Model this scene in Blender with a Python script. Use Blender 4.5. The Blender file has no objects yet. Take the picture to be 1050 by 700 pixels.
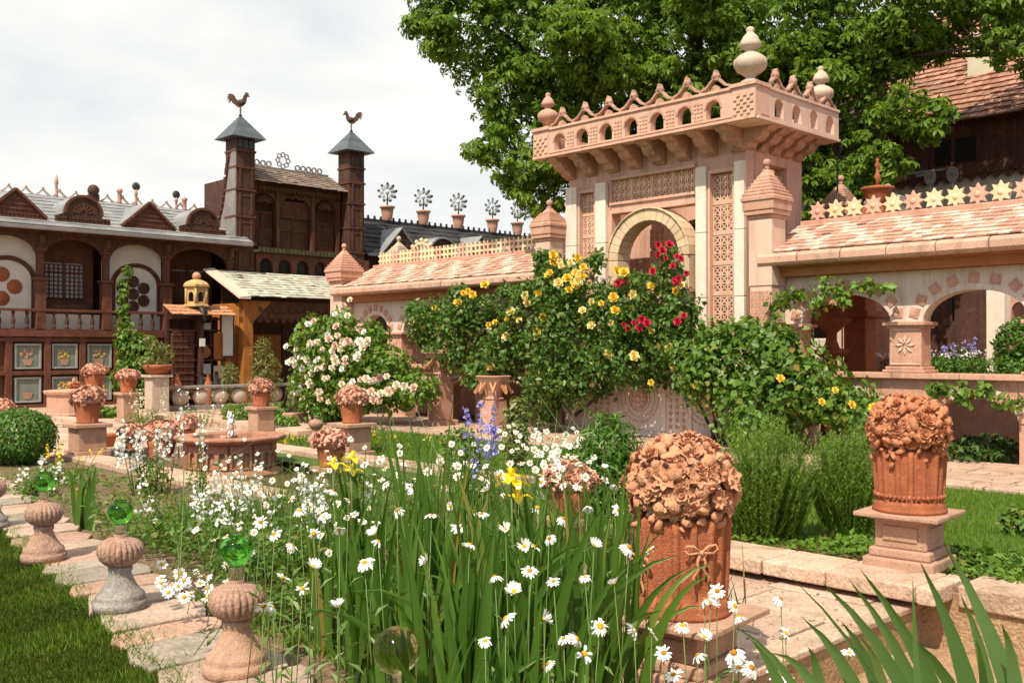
import bpy, math, random
import numpy as np
from mathutils import Vector, Matrix

R = math.radians
scene = bpy.context.scene
C = scene.collection
rng = random.Random(7)
nr = np.random.default_rng(11)

# ------------------------------------------------------------------ camera
EYE = 1.7
cam = bpy.data.cameras.new('camera')
cam.lens = 34.63
cam.sensor_width = 36
cam.clip_end = 4000
cam.clip_start = .05
camo = bpy.data.objects.new('camera', cam)
camo.location = (0, 0, EYE)
camo.rotation_euler = (R(90.454), 0, 0)
C.objects.link(camo)
scene.camera = camo

# ------------------------------------------------------------------ sky and sun
SUN_AZ = math.atan2(-.42, -.91)      # compass angle of the sun, from +Y towards +X
SUN_EL = R(54)
world = bpy.data.worlds.new('World')
scene.world = world
world.use_nodes = True
wn, wl = world.node_tree.nodes, world.node_tree.links
wn.clear()
w_out = wn.new('ShaderNodeOutputWorld')
sky = wn.new('ShaderNodeTexSky')
sky.sky_type = 'NISHITA'
sky.sun_disc = False
sky.sun_elevation = SUN_EL
sky.sun_rotation = SUN_AZ
sky.dust_density = 2.0
bg_sky = wn.new('ShaderNodeBackground')
bg_sky.inputs['Strength'].default_value = .11
wl.new(sky.outputs[0], bg_sky.inputs['Color'])
tc = wn.new('ShaderNodeTexCoord')
mp = wn.new('ShaderNodeMapping')
mp.inputs['Scale'].default_value = (1.0, 1.0, 3.2)
wl.new(tc.outputs['Generated'], mp.inputs['Vector'])
cn = wn.new('ShaderNodeTexNoise')
cn.inputs['Scale'].default_value = 2.3
cn.inputs['Detail'].default_value = 7
cn.inputs['Roughness'].default_value = .55
cn.inputs['Distortion'].default_value = .4
wl.new(mp.outputs[0], cn.inputs['Vector'])
ramp = wn.new('ShaderNodeValToRGB')
ramp.color_ramp.elements[0].position = .36
ramp.color_ramp.elements[0].color = (.72, .755, .765, 1)
ramp.color_ramp.elements[1].position = .62
ramp.color_ramp.elements[1].color = (.965, .95, .905, 1)
wl.new(cn.outputs['Fac'], ramp.inputs['Fac'])
bg_cl = wn.new('ShaderNodeBackground')
bg_cl.inputs['Strength'].default_value = .80
wl.new(ramp.outputs['Color'], bg_cl.inputs['Color'])
# the cloud bank stands in the half of the sky ahead; the half the sun is in is mostly clear
sep = wn.new('ShaderNodeSeparateXYZ')
wl.new(tc.outputs['Generated'], sep.inputs[0])
mr = wn.new('ShaderNodeMapRange')
mr.inputs['From Min'].default_value = -.45
mr.inputs['From Max'].default_value = .35
mr.inputs['To Min'].default_value = .38
mr.inputs['To Max'].default_value = .97
wl.new(sep.outputs['Y'], mr.inputs['Value'])
mixw = wn.new('ShaderNodeMixShader')
wl.new(mr.outputs[0], mixw.inputs['Fac'])
wl.new(bg_sky.outputs[0], mixw.inputs[1])
wl.new(bg_cl.outputs[0], mixw.inputs[2])
wl.new(mixw.outputs[0], w_out.inputs['Surface'])

sl = bpy.data.lights.new('sun', 'SUN')
sl.energy = 4.25
sl.angle = R(.55)
sl.color = (1, .885, .70)
so = bpy.data.objects.new('sun', sl)
to_sun = Vector((math.sin(SUN_AZ) * math.cos(SUN_EL), math.cos(SUN_AZ) * math.cos(SUN_EL), math.sin(SUN_EL)))
so.rotation_euler = to_sun.to_track_quat('Z', 'Y').to_euler()
so.location = to_sun * 40
C.objects.link(so)

vs = scene.view_settings
scene.display_settings.display_device = 'sRGB'
vs.view_transform = 'Standard'
vs.look = 'None'
vs.exposure = .5
vs.gamma = 1
vs.use_curve_mapping = False
scene.cycles.use_denoising = True
scene.cycles.max_bounces = 6
scene.cycles.transparent_max_bounces = 8
scene.cycles.caustics_reflective = False
scene.cycles.caustics_refractive = False

# ------------------------------------------------------------------ the two building lines
A44 = R(44)
UX, UY = math.sin(A44), -math.cos(A44)      # along the arcade, to the right and nearer
BX, BY = math.cos(A44), math.sin(A44)       # away behind the arcade
P0 = (6.9, 14.7)
Q0 = (-12.0, 30.0)
RZ_A = math.atan2(UY, UX)
RZ_L = A44


def G(u, v, z=0):
    return Vector((P0[0] + u * UX + v * BX, P0[1] + u * UY + v * BY, z))


def LF(u, v, z=0):
    return Vector((Q0[0] + u * BX - v * UX, Q0[1] + u * BY - v * UY, z))


FPX = 1010.0


def ray(px, py, d):
    return Vector(((px - 525) / FPX * d, d, EYE - (py - 358) / FPX * d))


def onfac(px, py, v):
    r = (px - 525) / FPX
    ox, oy = P0[0] + v * BX, P0[1] + v * BY
    u = (r * oy - ox) / (UX - r * UY)
    return ray(px, py, oy + u * UY)


def gp(px, py, z=0):
    d = (EYE - z) * FPX / (py - 358)
    return Vector(((px - 525) / FPX * d, d, z))


# ------------------------------------------------------------------ materials
def nodes_of(name):
    m = bpy.data.materials.new(name)
    m.use_nodes = True
    n, l = m.node_tree.nodes, m.node_tree.links
    return m, n, l, n['Principled BSDF']


def mat(name, c1, c2=None, scale=3, rough=.85, bump=.25, bscale=60, spec=.25, island=0, stain=None, stscale=1.2, stamt=.5, fine=.25, metal=0, stz=.55, lichen=0, licol=(.42, .40, .33), lisc=9):
    """weathered surface: large blotches c1/c2, fine speckle, optional stains with a shape of their own, bump"""
    m, n, l, p = nodes_of(name)
    c2 = c2 or tuple(x * .72 for x in c1)
    geo = n.new('ShaderNodeNewGeometry')
    n1 = n.new('ShaderNodeTexNoise')
    n1.inputs['Scale'].default_value = scale
    n1.inputs['Detail'].default_value = 6
    n1.inputs['Roughness'].default_value = .65
    l.new(geo.outputs['Position'], n1.inputs['Vector'])
    r = n.new('ShaderNodeMapRange')
    r.inputs['From Min'].default_value = .33
    r.inputs['From Max'].default_value = .67
    l.new(n1.outputs['Fac'], r.inputs['Value'])
    mx = n.new('ShaderNodeMix')
    mx.data_type = 'RGBA'
    mx.inputs['A'].default_value = (*c1, 1)
    mx.inputs['B'].default_value = (*c2, 1)
    l.new(r.outputs[0], mx.inputs['Factor'])
    col = mx.outputs['Result']
    n2 = n.new('ShaderNodeTexNoise')
    n2.inputs['Scale'].default_value = bscale
    n2.inputs['Detail'].default_value = 3
    l.new(geo.outputs['Position'], n2.inputs['Vector'])
    if fine:
        r2 = n.new('ShaderNodeMapRange')
        r2.inputs['From Min'].default_value = .3
        r2.inputs['From Max'].default_value = .7
        r2.inputs['To Min'].default_value = 1 - fine
        r2.inputs['To Max'].default_value = 1 + fine
        l.new(n2.outputs['Fac'], r2.inputs['Value'])
        mm = n.new('ShaderNodeVectorMath')
        mm.operation = 'SCALE'
        l.new(col, mm.inputs[0])
        l.new(r2.outputs[0], mm.inputs['Scale'])
        col = mm.outputs[0]
    if island:
        r3 = n.new('ShaderNodeMapRange')
        r3.inputs['To Min'].default_value = 1 - island
        r3.inputs['To Max'].default_value = 1 + island
        l.new(geo.outputs['Random Per Island'], r3.inputs['Value'])
        mm = n.new('ShaderNodeVectorMath')
        mm.operation = 'SCALE'
        l.new(col, mm.inputs[0])
        l.new(r3.outputs[0], mm.inputs['Scale'])
        col = mm.outputs[0]
    if stain:
        n3 = n.new('ShaderNodeTexNoise')
        n3.inputs['Scale'].default_value = stscale
        n3.inputs['Detail'].default_value = 8
        n3.inputs['Roughness'].default_value = .7
        n3.inputs['Distortion'].default_value = .6
        mp3 = n.new('ShaderNodeMapping')
        mp3.inputs['Location'].default_value = (7.3, 2.1, 4.4)
        mp3.inputs['Scale'].default_value = (1, 1, stz)
        l.new(geo.outputs['Position'], mp3.inputs[0])
        l.new(mp3.outputs[0], n3.inputs['Vector'])
        r4 = n.new('ShaderNodeMapRange')
        r4.inputs['From Min'].default_value = .495
        r4.inputs['From Max'].default_value = .66
        r4.inputs['To Max'].default_value = stamt
        l.new(n3.outputs['Fac'], r4.inputs['Value'])
        mx2 = n.new('ShaderNodeMix')
        mx2.data_type = 'RGBA'
        l.new(r4.outputs[0], mx2.inputs['Factor'])
        l.new(col, mx2.inputs['A'])
        mx2.inputs['B'].default_value = (*stain, 1)
        col = mx2.outputs['Result']
    if lichen:
        n4 = n.new('ShaderNodeTexNoise')
        n4.inputs['Scale'].default_value = lisc
        n4.inputs['Detail'].default_value = 9
        n4.inputs['Roughness'].default_value = .75
        mp4 = n.new('ShaderNodeMapping')
        mp4.inputs['Location'].default_value = (3.1, 9.2, 1.7)
        l.new(geo.outputs['Position'], mp4.inputs[0])
        l.new(mp4.outputs[0], n4.inputs['Vector'])
        r5 = n.new('ShaderNodeMapRange')
        r5.inputs['From Min'].default_value = .56
        r5.inputs['From Max'].default_value = .64
        r5.inputs['To Max'].default_value = lichen
        l.new(n4.outputs['Fac'], r5.inputs['Value'])
        mx3 = n.new('ShaderNodeMix')
        mx3.data_type = 'RGBA'
        l.new(r5.outputs[0], mx3.inputs['Factor'])
        l.new(col, mx3.inputs['A'])
        mx3.inputs['B'].default_value = (*licol, 1)
        col = mx3.outputs['Result']
    l.new(col, p.inputs['Base Color'])
    p.inputs['Roughness'].default_value = rough
    p.inputs['Specular IOR Level'].default_value = spec
    p.inputs['Metallic'].default_value = metal
    if bump:
        b = n.new('ShaderNodeBump')
        b.inputs['Strength'].default_value = bump
        b.inputs['Distance'].default_value = .02
        l.new(n2.outputs['Fac'], b.inputs['Height'])
        l.new(b.outputs[0], p.inputs['Normal'])
    return m


def leafmat(name, c1, c2, trans=.3, rough=.42, spec=.35, tcol=None, old=None):
    m, n, l, p = nodes_of(name)
    geo = n.new('ShaderNodeNewGeometry')
    mx = n.new('ShaderNodeValToRGB')
    e = mx.color_ramp.elements
    e[0].position, e[0].color = 0, (*c1, 1)
    e[1].position, e[1].color = .93, (*c2, 1)
    if old:
        x = e.new(.955)
        x.color = (*[c2[i] * .3 + old[i] * .7 for i in range(3)], 1)
        x = e.new(1.0)
        x.color = (*old, 1)
    l.new(geo.outputs['Random Per Island'], mx.inputs['Fac'])
    l.new(mx.outputs['Color'], p.inputs['Base Color'])
    p.inputs['Roughness'].default_value = rough
    p.inputs['Specular IOR Level'].default_value = spec
    t = n.new('ShaderNodeBsdfTranslucent')
    vm = n.new('ShaderNodeVectorMath')
    vm.operation = 'MULTIPLY'
    l.new(mx.outputs['Color'], vm.inputs[0])
    vm.inputs[1].default_value = tcol or (1.5, 1.35, .5)
    l.new(vm.outputs[0], t.inputs['Color'])
    ms = n.new('ShaderNodeMixShader')
    ms.inputs['Fac'].default_value = trans
    l.new(p.outputs[0], ms.inputs[1])
    l.new(t.outputs[0], ms.inputs[2])
    l.new(ms.outputs[0], n['Material Output'].inputs['Surface'])
    return m


def glassmat(name, col, rough=.03, ior=1.35, mixd=.45):
    m, n, l, p = nodes_of(name)
    p.inputs['Base Color'].default_value = (*col, 1)
    p.inputs['Transmission Weight'].default_value = 1
    p.inputs['Roughness'].default_value = rough
    p.inputs['IOR'].default_value = ior
    tr = n.new('ShaderNodeBsdfTransparent')
    tr.inputs['Color'].default_value = (*col, 1)
    ms = n.new('ShaderNodeMixShader')
    ms.inputs['Fac'].default_value = mixd
    l.new(p.outputs[0], ms.inputs[1])
    l.new(tr.outputs[0], ms.inputs[2])
    l.new(ms.outputs[0], n['Material Output'].inputs['Surface'])
    return m


M = {}
M['pink'] = mat('pink_render', (.66, .415, .325), (.58, .335, .25), 1.6, bump=.2, bscale=90, fine=.12, stain=(.27, .18, .14), stscale=3.4, stamt=.65, stz=.13, lichen=.35, licol=(.50, .37, .29), lisc=5)
M['pink_light'] = mat('pale_pink_render', (.68, .49, .40), (.62, .42, .33), 1.8, bump=.15, bscale=80, fine=.1, stain=(.42, .30, .23), stscale=3, stamt=.5, stz=.18, lichen=.3, licol=(.48, .38, .30), lisc=6)
M['lattice'] = mat('lattice_clay', (.64, .43, .32), (.56, .34, .23), 4, bump=.2, fine=.15, island=.12)
M['cream'] = mat('cream_stone', (.80, .71, .62), (.72, .61, .51), 2.2, bump=.25, bscale=50, fine=.1, stain=(.48, .37, .29), stscale=3.5, stamt=.55, stz=.15)
M['sand_arch'] = mat('sandstone_arch', (.66, .52, .34), (.60, .42, .27), 2.5, bump=.3, fine=.15, island=.12, stain=(.38, .30, .22), stamt=.5)
M['wing_wall'] = mat('grey_pink_plaster', (.64, .53, .465), (.66, .525, .45), 2.6, bump=.2, fine=.1, stain=(.40, .30, .24), stscale=3.2, stamt=.6, stz=.2, lichen=.3, licol=(.42, .36, .30), lisc=7)
M['beam'] = mat('orange_beam', (.42, .18, .075), (.34, .13, .055), 3, bump=.2, fine=.2)
M['eave'] = mat('eave_tile', (.58, .36, .275), (.50, .29, .215), 3, bump=.35, fine=.2, island=.12, stain=(.26, .17, .13), stscale=4, stamt=.6, lichen=.5, licol=(.36, .32, .26), lisc=12)
M['tile_pink'] = mat('roof_tile_pink', (.56, .315, .23), (.47, .255, .18), 5, bump=.3, fine=.2, island=.24, stain=(.30, .21, .16), stscale=4, stamt=.55, lichen=.4, licol=(.42, .36, .29), lisc=10)
M['tile_cream'] = mat('roof_tile_cream', (.70, .54, .445), (.60, .44, .35), 5, bump=.3, fine=.2, island=.2, stain=(.34, .25, .19), stscale=5, stamt=.5)
M['star_cream'] = mat('star_cream', (.76, .64, .42), (.70, .54, .33), 4, bump=.2, island=.1, stain=(.42, .28, .17))
M['star_pink'] = mat('star_pink', (.66, .43, .32), (.58, .36, .26), 4, bump=.2, island=.1, stain=(.36, .22, .16))
M['clay'] = mat('terracotta', (.43, .145, .062), (.31, .092, .04), 6, bump=.55, bscale=110, fine=.25, stain=(.22, .09, .045), stscale=7, stamt=.45, stz=.3, lichen=.35, licol=(.50, .30, .20), lisc=16)
M['clay_light'] = mat('pale_terracotta', (.59, .315, .18), (.49, .225, .12), 7, bump=.4, bscale=110, fine=.2, stain=(.33, .15, .09), stscale=8, stamt=.55, lichen=.35, licol=(.58, .45, .35), lisc=18)
M['clay_pink'] = mat('pink_terracotta', (.58, .335, .25), (.49, .26, .185), 6, bump=.4, fine=.22, stain=(.30, .17, .12), stscale=5, stamt=.55, stz=.3, lichen=.4, licol=(.50, .42, .35), lisc=14)
M['slab'] = mat('pedestal_stone', (.48, .29, .205), (.40, .235, .16), 5, bump=.4, bscale=90, fine=.2, stain=(.24, .16, .115), stscale=6, stamt=.6, stz=.35, lichen=.55, licol=(.36, .33, .26), lisc=15)
M['kerb'] = mat('kerb_stone', (.56, .415, .315), (.46, .29, .20), 3.2, bump=.7, bscale=38, fine=.25, island=.18, stain=(.22, .16, .12), stscale=4, stamt=.65, lichen=.55, licol=(.40, .37, .30), lisc=12)
M['flag'] = mat('flagstone', (.43, .33, .26), (.36, .255, .20), 3, bump=.5, bscale=40, fine=.22, island=.2, stain=(.24, .20, .15), stscale=4, stamt=.6)
M['patio'] = mat('patio_stone', (.50, .37, .285), (.42, .275, .20), 2.6, bump=.6, bscale=40, fine=.25, island=.16, stain=(.25, .18, .135), stscale=3, stamt=.6)
M['flag_grey'] = mat('grey_flagstone', (.34, .285, .23), (.26, .21, .165), 4, bump=.6, bscale=40, fine=.25, island=.2, stain=(.13, .12, .09), stscale=5, stamt=.6)
M['flag_pink'] = mat('pink_flagstone', (.46, .30, .23), (.38, .23, .165), 4, bump=.6, bscale=40, fine=.25, island=.2, stain=(.22, .18, .13), stscale=5, stamt=.6)
M['floor_sand'] = mat('basin_floor', (.40, .27, .155), (.31, .185, .10), 2.5, bump=.7, bscale=45, fine=.3, stain=(.20, .155, .07), stscale=2.2, stamt=.7)
M['soil'] = mat('soil', (.21, .14, .085), (.12, .078, .045), 5, bump=.9, bscale=30, fine=.4, stain=(.05, .07, .02), stscale=3, stamt=.6)
M['lawn'] = mat('lawn_ground', (.075, .13, .02), (.055, .095, .015), 3, bump=.6, bscale=60, fine=.4)
M['ball_clay'] = mat('weathered_ball_clay', (.42, .255, .19), (.31, .185, .135), 9, bump=.5, fine=.25, stain=(.17, .12, .09), stscale=9, stamt=.6, lichen=.5, licol=(.46, .39, .32), lisc=18)
M['bouquet_pink'] = mat('pink_clay_flowers', (.60, .335, .245), (.50, .245, .165), 7, bump=.3, fine=.2, island=.12, stain=(.34, .17, .11), stscale=8, stamt=.4)
M['fountain_clay'] = mat('fountain_clay', (.44, .215, .14), (.33, .145, .09), 6, bump=.45, fine=.25, stain=(.18, .10, .07), stscale=6, stamt=.55, stz=.3, lichen=.4, licol=(.46, .34, .26), lisc=14)
M['grey_stone'] = mat('grey_stone', (.32, .29, .26), (.24, .215, .19), 8, bump=.5, fine=.25, stain=(.12, .12, .09), stscale=9, stamt=.5)
M['pale_stone'] = mat('pale_stone', (.58, .47, .38), (.48, .37, .29), 4, bump=.4, fine=.2, stain=(.30, .24, .18), stscale=4, stamt=.5)
M['wood'] = mat('brown_timber', (.135, .053, .029), (.088, .034, .02), 3, bump=.4, bscale=40, fine=.25, rough=.6, stain=(.04, .016, .010), stscale=11, stamt=.65, stz=.07, lichen=.3, licol=(.26, .14, .09), lisc=6)
M['wood_red'] = mat('red_timber', (.165, .062, .036), (.10, .038, .023), 3, bump=.4, bscale=40, fine=.25, rough=.6, stain=(.055, .02, .012), stscale=11, stamt=.65, stz=.07, lichen=.3, licol=(.32, .15, .09), lisc=6)
M['wood_dark'] = mat('dark_timber', (.105, .045, .03), (.065, .028, .02), 3, bump=.5, bscale=40, fine=.3, rough=.65, stain=(.022, .011, .008), stscale=11, stamt=.65, stz=.07, lichen=.3, licol=(.19, .12, .09), lisc=6)
M['wood_orange'] = mat('orange_timber', (.42, .165, .04), (.32, .11, .026), 3, bump=.3, bscale=40, fine=.2, rough=.5, stain=(.15, .055, .015), stscale=11, stamt=.65, stz=.07, lichen=.3, licol=(.52, .28, .11), lisc=6)
M['white'] = mat('white_plaster', (.74, .71, .655), (.66, .62, .56), 2, bump=.15, fine=.06, stain=(.52, .45, .38), stamt=.3)
M['slate'] = mat('grey_slate', (.27, .275, .285), (.19, .195, .20), 2, bump=.3, fine=.2, island=.16, rough=.55, spec=.4)
M['slate_dark'] = mat('dark_slate', (.05, .05, .054), (.032, .031, .033), 2, bump=.3, fine=.3, island=.3, rough=.7, spec=.15)
M['turret'] = mat('turret_slate', (.095, .112, .125), (.065, .078, .088), 3, bump=.3, fine=.2, island=.18, rough=.5, spec=.4)
M['old_tile'] = mat('weathered_tile', (.26, .20, .155), (.19, .135, .10), 3, bump=.4, fine=.3, island=.3)
M['pale_tile'] = mat('pale_roof_tile', (.55, .51, .42), (.44, .41, .33), 2, bump=.3, fine=.2, island=.28, stain=(.20, .27, .26), stscale=2, stamt=.5)
M['red_tile'] = mat('red_roof_tile', (.41, .215, .155), (.32, .16, .115), 1.2, bump=.4, fine=.25, island=.3, stain=(.20, .12, .085), stscale=.8, stamt=.5)
M['grey_board'] = mat('weathered_board', (.27, .24, .235), (.20, .18, .175), 2, bump=.3, fine=.2, rough=.6)
M['plaster_beige'] = mat('beige_plaster', (.62, .56, .45), (.55, .49, .39), 2, bump=.15, fine=.1)
M['metal'] = mat('dark_metal', (.06, .085, .09), (.09, .075, .055), 8, bump=.2, rough=.5, spec=.5, metal=.6)
M['rust'] = mat('rusty_metal', (.10, .055, .035), (.06, .035, .025), 8, bump=.2, rough=.6, metal=.4)
M['gold'] = mat('ochre_paint', (.56, .41, .19), (.44, .29, .11), 6, bump=.2, stain=(.2, .13, .06), stscale=6)
M['sooty'] = mat('sooty_clay', (.52, .315, .235), (.40, .225, .165), 5, bump=.4, fine=.25, stain=(.13, .10, .085), stscale=6, stamt=.75, stz=.5, lichen=.5, licol=(.52, .43, .36), lisc=12)
M['ironwire'] = mat('iron', (.04, .04, .042), (.06, .055, .05), 8, rough=.5, metal=.7)
M['water'] = glassmat('water', (.93, .96, .96), .02, 1.33)
M['glass_green'] = glassmat('green_glass', (.19, .58, .085), .08, 1.32, .25)
M['glass_olive'] = glassmat('olive_glass', (.72, .66, .34), .04, 1.3, .3)
M['glass_clear'] = glassmat('clear_glass', (.86, .89, .78), .04)
M['bark'] = mat('bark', (.10, .07, .05), (.06, .042, .03), 6, bump=1, bscale=25, fine=.4)
M['window'] = mat('dark_window', (.02, .018, .018), (.03, .025, .022), 3, rough=.15, spec=.5, bump=0)
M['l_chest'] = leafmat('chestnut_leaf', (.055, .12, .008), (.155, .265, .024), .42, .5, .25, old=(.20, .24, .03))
M['l_chest_lit'] = leafmat('sunlit_chestnut_leaf', (.075, .15, .010), (.18, .285, .028), .42, .5, .25)  # brighter copy of the chestnut leaf, sunlight on the outer boughs put into colour
M['l_rose'] = leafmat('rose_leaf', (.05, .115, .018), (.115, .21, .035), .28, .4, .35, old=(.26, .20, .05))
M['l_vine'] = leafmat('vine_leaf', (.06, .135, .016), (.16, .27, .042), .32, .42, .35, old=(.26, .20, .05))
M['l_bright'] = leafmat('fresh_leaf', (.08, .17, .018), (.16, .27, .035), .3, old=(.26, .20, .05))
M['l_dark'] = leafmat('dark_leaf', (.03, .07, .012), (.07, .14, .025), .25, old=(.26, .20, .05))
M['l_box'] = leafmat('topiary_leaf', (.045, .12, .012), (.10, .21, .025), .25)
M['l_rosemary'] = leafmat('rosemary_needle', (.095, .18, .025), (.20, .31, .055), .35, .55)
M['l_olive'] = leafmat('olive_leaf', (.13, .165, .045), (.22, .25, .08), .3)
M['l_iris'] = leafmat('iris_blade', (.04, .098, .010), (.095, .19, .026), .3, .4, .35, old=(.26, .20, .05))
M['l_irisblue'] = leafmat('flag_blade', (.085, .165, .05), (.15, .26, .085), .3, .45, .3, old=(.34, .30, .10))
M['stem'] = leafmat('flower_stem', (.08, .14, .025), (.14, .21, .05), .15)
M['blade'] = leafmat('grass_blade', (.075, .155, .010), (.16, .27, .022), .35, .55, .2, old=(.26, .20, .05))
M['blade_dark'] = leafmat('shaded_lawn_blade', (.032, .062, .008), (.075, .115, .013), .3, .6, .15, old=(.26, .20, .05))  # shade over the near lawn is put into this darker green
M['petal_white'] = leafmat('white_petal', (.80, .79, .74), (.90, .89, .86), .2, .6, .2, (1, 1, .95))
M['petal_cream'] = leafmat('cream_petal', (.78, .64, .46), (.86, .79, .66), .2, .6, .2, (1, .95, .85))
M['petal_blush'] = leafmat('blush_petal', (.74, .42, .34), (.82, .62, .50), .2, .6, .2, (1, .9, .85))
M['petal_yellow'] = leafmat('yellow_petal', (.82, .52, .03), (.86, .64, .10), .2, .55, .2, (1, .9, .5))
M['petal_pale'] = leafmat('pale_yellow_petal', (.86, .68, .22), (.88, .74, .34), .2, .55, .2, (1, .95, .7))
M['petal_red'] = leafmat('crimson_petal', (.42, .012, .035), (.58, .03, .07), .15, .5, .3, (1.1, .6, .6))
M['petal_blue'] = leafmat('violet_petal', (.30, .27, .66), (.44, .40, .78), .25, .6, .2, (1, 1, 1))
M['iris_yellow'] = leafmat('flag_iris_petal', (.86, .60, .01), (.88, .68, .03), .25, .5, .2, (1, .9, .3))
M['disc'] = mat('daisy_disc', (.75, .42, .015), (.62, .30, .01), 200, bump=.5, bscale=400)
M['p_teal'] = mat('panel_grey_green', (.20, .23, .19), (.15, .18, .15), 4, bump=.15)
M['p_frame'] = mat('panel_frame_grey', (.36, .36, .33), (.28, .28, .26), 4, bump=.15)
M['p_yellow'] = mat('panel_ochre', (.50, .36, .08), (.42, .28, .06), 8, bump=.15)
M['p_pink'] = mat('panel_rose', (.42, .25, .18), (.34, .20, .14), 8, bump=.15)
M['p_blue'] = mat('panel_pale_blue', (.46, .51, .53), (.38, .43, .45), 8, bump=.15)


# ------------------------------------------------------------------ mesh helpers
class MB:
    def __init__(s):
        s.v, s.f, s.m, s.sm = [], [], [], []

    def add(s, verts, faces, mi=0, smooth=False, mx=None):
        o = len(s.v)
        if mx is not None:
            verts = [mx @ Vector(v) for v in verts]
        s.v.extend([tuple(v) for v in verts])
        for f in faces:
            s.f.append(tuple(i + o for i in f))
            s.m.append(mi)
            s.sm.append(smooth)

    def box(s, x0, x1, y0, y1, z0, z1, mi=0, mx=None):
        s.add([(x0, y0, z0), (x1, y0, z0), (x1, y1, z0), (x0, y1, z0), (x0, y0, z1), (x1, y0, z1), (x1, y1, z1), (x0, y1, z1)],
              [(0, 3, 2, 1), (4, 5, 6, 7), (0, 1, 5, 4), (1, 2, 6, 5), (2, 3, 7, 6), (3, 0, 4, 7)], mi, False, mx)

    def hexa(s, p, mi=0, mx=None):
        s.add(p, [(0, 3, 2, 1), (4, 5, 6, 7), (0, 1, 5, 4), (1, 2, 6, 5), (2, 3, 7, 6), (3, 0, 4, 7)], mi, False, mx)

    def bar(s, p, q, w, y0, y1, mi=0):
        """flat bar between two (x, z) points, from depth y0 to y1"""
        dx, dz = q[0] - p[0], q[1] - p[1]
        L = math.hypot(dx, dz) or 1
        ox, oz = -dz / L * w / 2, dx / L * w / 2
        s.prism([(p[0] - ox, p[1] - oz), (q[0] - ox, q[1] - oz), (q[0] + ox, q[1] + oz), (p[0] + ox, p[1] + oz)], y0, y1, mi)

    def prism(s, poly, y0, y1, mi=0, mx=None):
        n = len(poly)
        a = sum(poly[i][0] * poly[(i + 1) % n][1] - poly[(i + 1) % n][0] * poly[i][1] for i in range(n))
        if a < 0:
            poly = poly[::-1]
        v = [(x, y0, z) for x, z in poly] + [(x, y1, z) for x, z in poly]
        f = [tuple(range(n)), tuple(range(2 * n - 1, n - 1, -1))]
        f += [(i, i + n, (i + 1) % n + n, (i + 1) % n) for i in range(n)]
        s.add(v, f, mi, False, mx)

    def slabpoly(s, poly, z0, z1, mi=0):
        n = len(poly)
        a = sum(poly[i][0] * poly[(i + 1) % n][1] - poly[(i + 1) % n][0] * poly[i][1] for i in range(n))
        if a < 0:
            poly = poly[::-1]
        v = [(x, y, z0) for x, y in poly] + [(x, y, z1) for x, y in poly]
        f = [tuple(range(n - 1, -1, -1)), tuple(range(n, 2 * n))]
        f += [(i, (i + 1) % n, (i + 1) % n + n, i + n) for i in range(n)]
        s.add(v, f, mi)

    def lathe(s, prof, n=16, mi=0, smooth=True, c=(0, 0, 0), flute=0, nf=0, a0=0, mx=None):
        v, f = [], []
        k = len(prof)
        for r, z in prof:
            for j in range(n):
                a = a0 + 2 * math.pi * j / n
                rr = r
                if flute and r > .001:
                    rr = r * (1 - flute * (1 - abs(math.sin(a * nf / 2))) ** 2)
                v.append((c[0] + rr * math.cos(a), c[1] + rr * math.sin(a), c[2] + z))
        for i in range(k - 1):
            for j in range(n):
                j2 = (j + 1) % n
                f.append((i * n + j, i * n + j2, (i + 1) * n + j2, (i + 1) * n + j))
        f.append(tuple(range(n - 1, -1, -1)))
        f.append(tuple((k - 1) * n + j for j in range(n)))
        s.add(v, f, mi, smooth, mx)

    def tube(s, pts, rad, n=6, mi=0, smooth=True):
        pts = [Vector(p) for p in pts]
        k = len(pts)
        if not isinstance(rad, (list, tuple)):
            rad = [rad] * k
        v, f = [], []
        ref = Vector((.31, .17, .93))
        for i, p in enumerate(pts):
            d = (pts[min(i + 1, k - 1)] - pts[max(i - 1, 0)]).normalized()
            a = d.cross(ref)
            if a.length < .05:
                a = d.cross(Vector((1, 0, 0)))
            a.normalize()
            b = d.cross(a)
            for j in range(n):
                t = 2 * math.pi * j / n
                v.append(p + (a * math.cos(t) + b * math.sin(t)) * rad[i])
        for i in range(k - 1):
            for j in range(n):
                j2 = (j + 1) % n
                f.append((i * n + j, i * n + j2, (i + 1) * n + j2, (i + 1) * n + j))
        f.append(tuple(range(n - 1, -1, -1)))
        f.append(tuple((k - 1) * n + j for j in range(n)))
        s.add(v, f, mi, smooth)

    def ball(s, c, r, nu=10, nv=7, mi=0, sc=(1, 1, 1), fn=None, mx=None):
        v, f = [], []
        for i in range(nv + 1):
            ph = math.pi * i / nv
            for j in range(nu):
                th = 2 * math.pi * j / nu
                rr = r * (fn(ph, th) if fn else 1)
                v.append((c[0] + rr * math.sin(ph) * math.cos(th) * sc[0], c[1] + rr * math.sin(ph) * math.sin(th) * sc[1], c[2] + rr * math.cos(ph) * sc[2]))
        for i in range(nv):
            for j in range(nu):
                j2 = (j + 1) % nu
                f.append((i * nu + j, (i + 1) * nu + j, (i + 1) * nu + j2, i * nu + j2))
        s.add(v, f, mi, True, mx)

    def mesh(s, name, mats):
        me = bpy.data.meshes.new(name)
        me.from_pydata(s.v, [], s.f)
        for m in (mats if isinstance(mats, (list, tuple)) else [mats]):
            me.materials.append(M[m] if isinstance(m, str) else m)
        me.polygons.foreach_set('material_index', s.m)
        me.polygons.foreach_set('use_smooth', s.sm)
        me.update()
        return me

    def build(s, name, mats, parent=None, loc=None, rz=0, bev=0, label=None):
        return link(s.mesh(name, mats), name, parent, loc, rz, bev, label)


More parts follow.
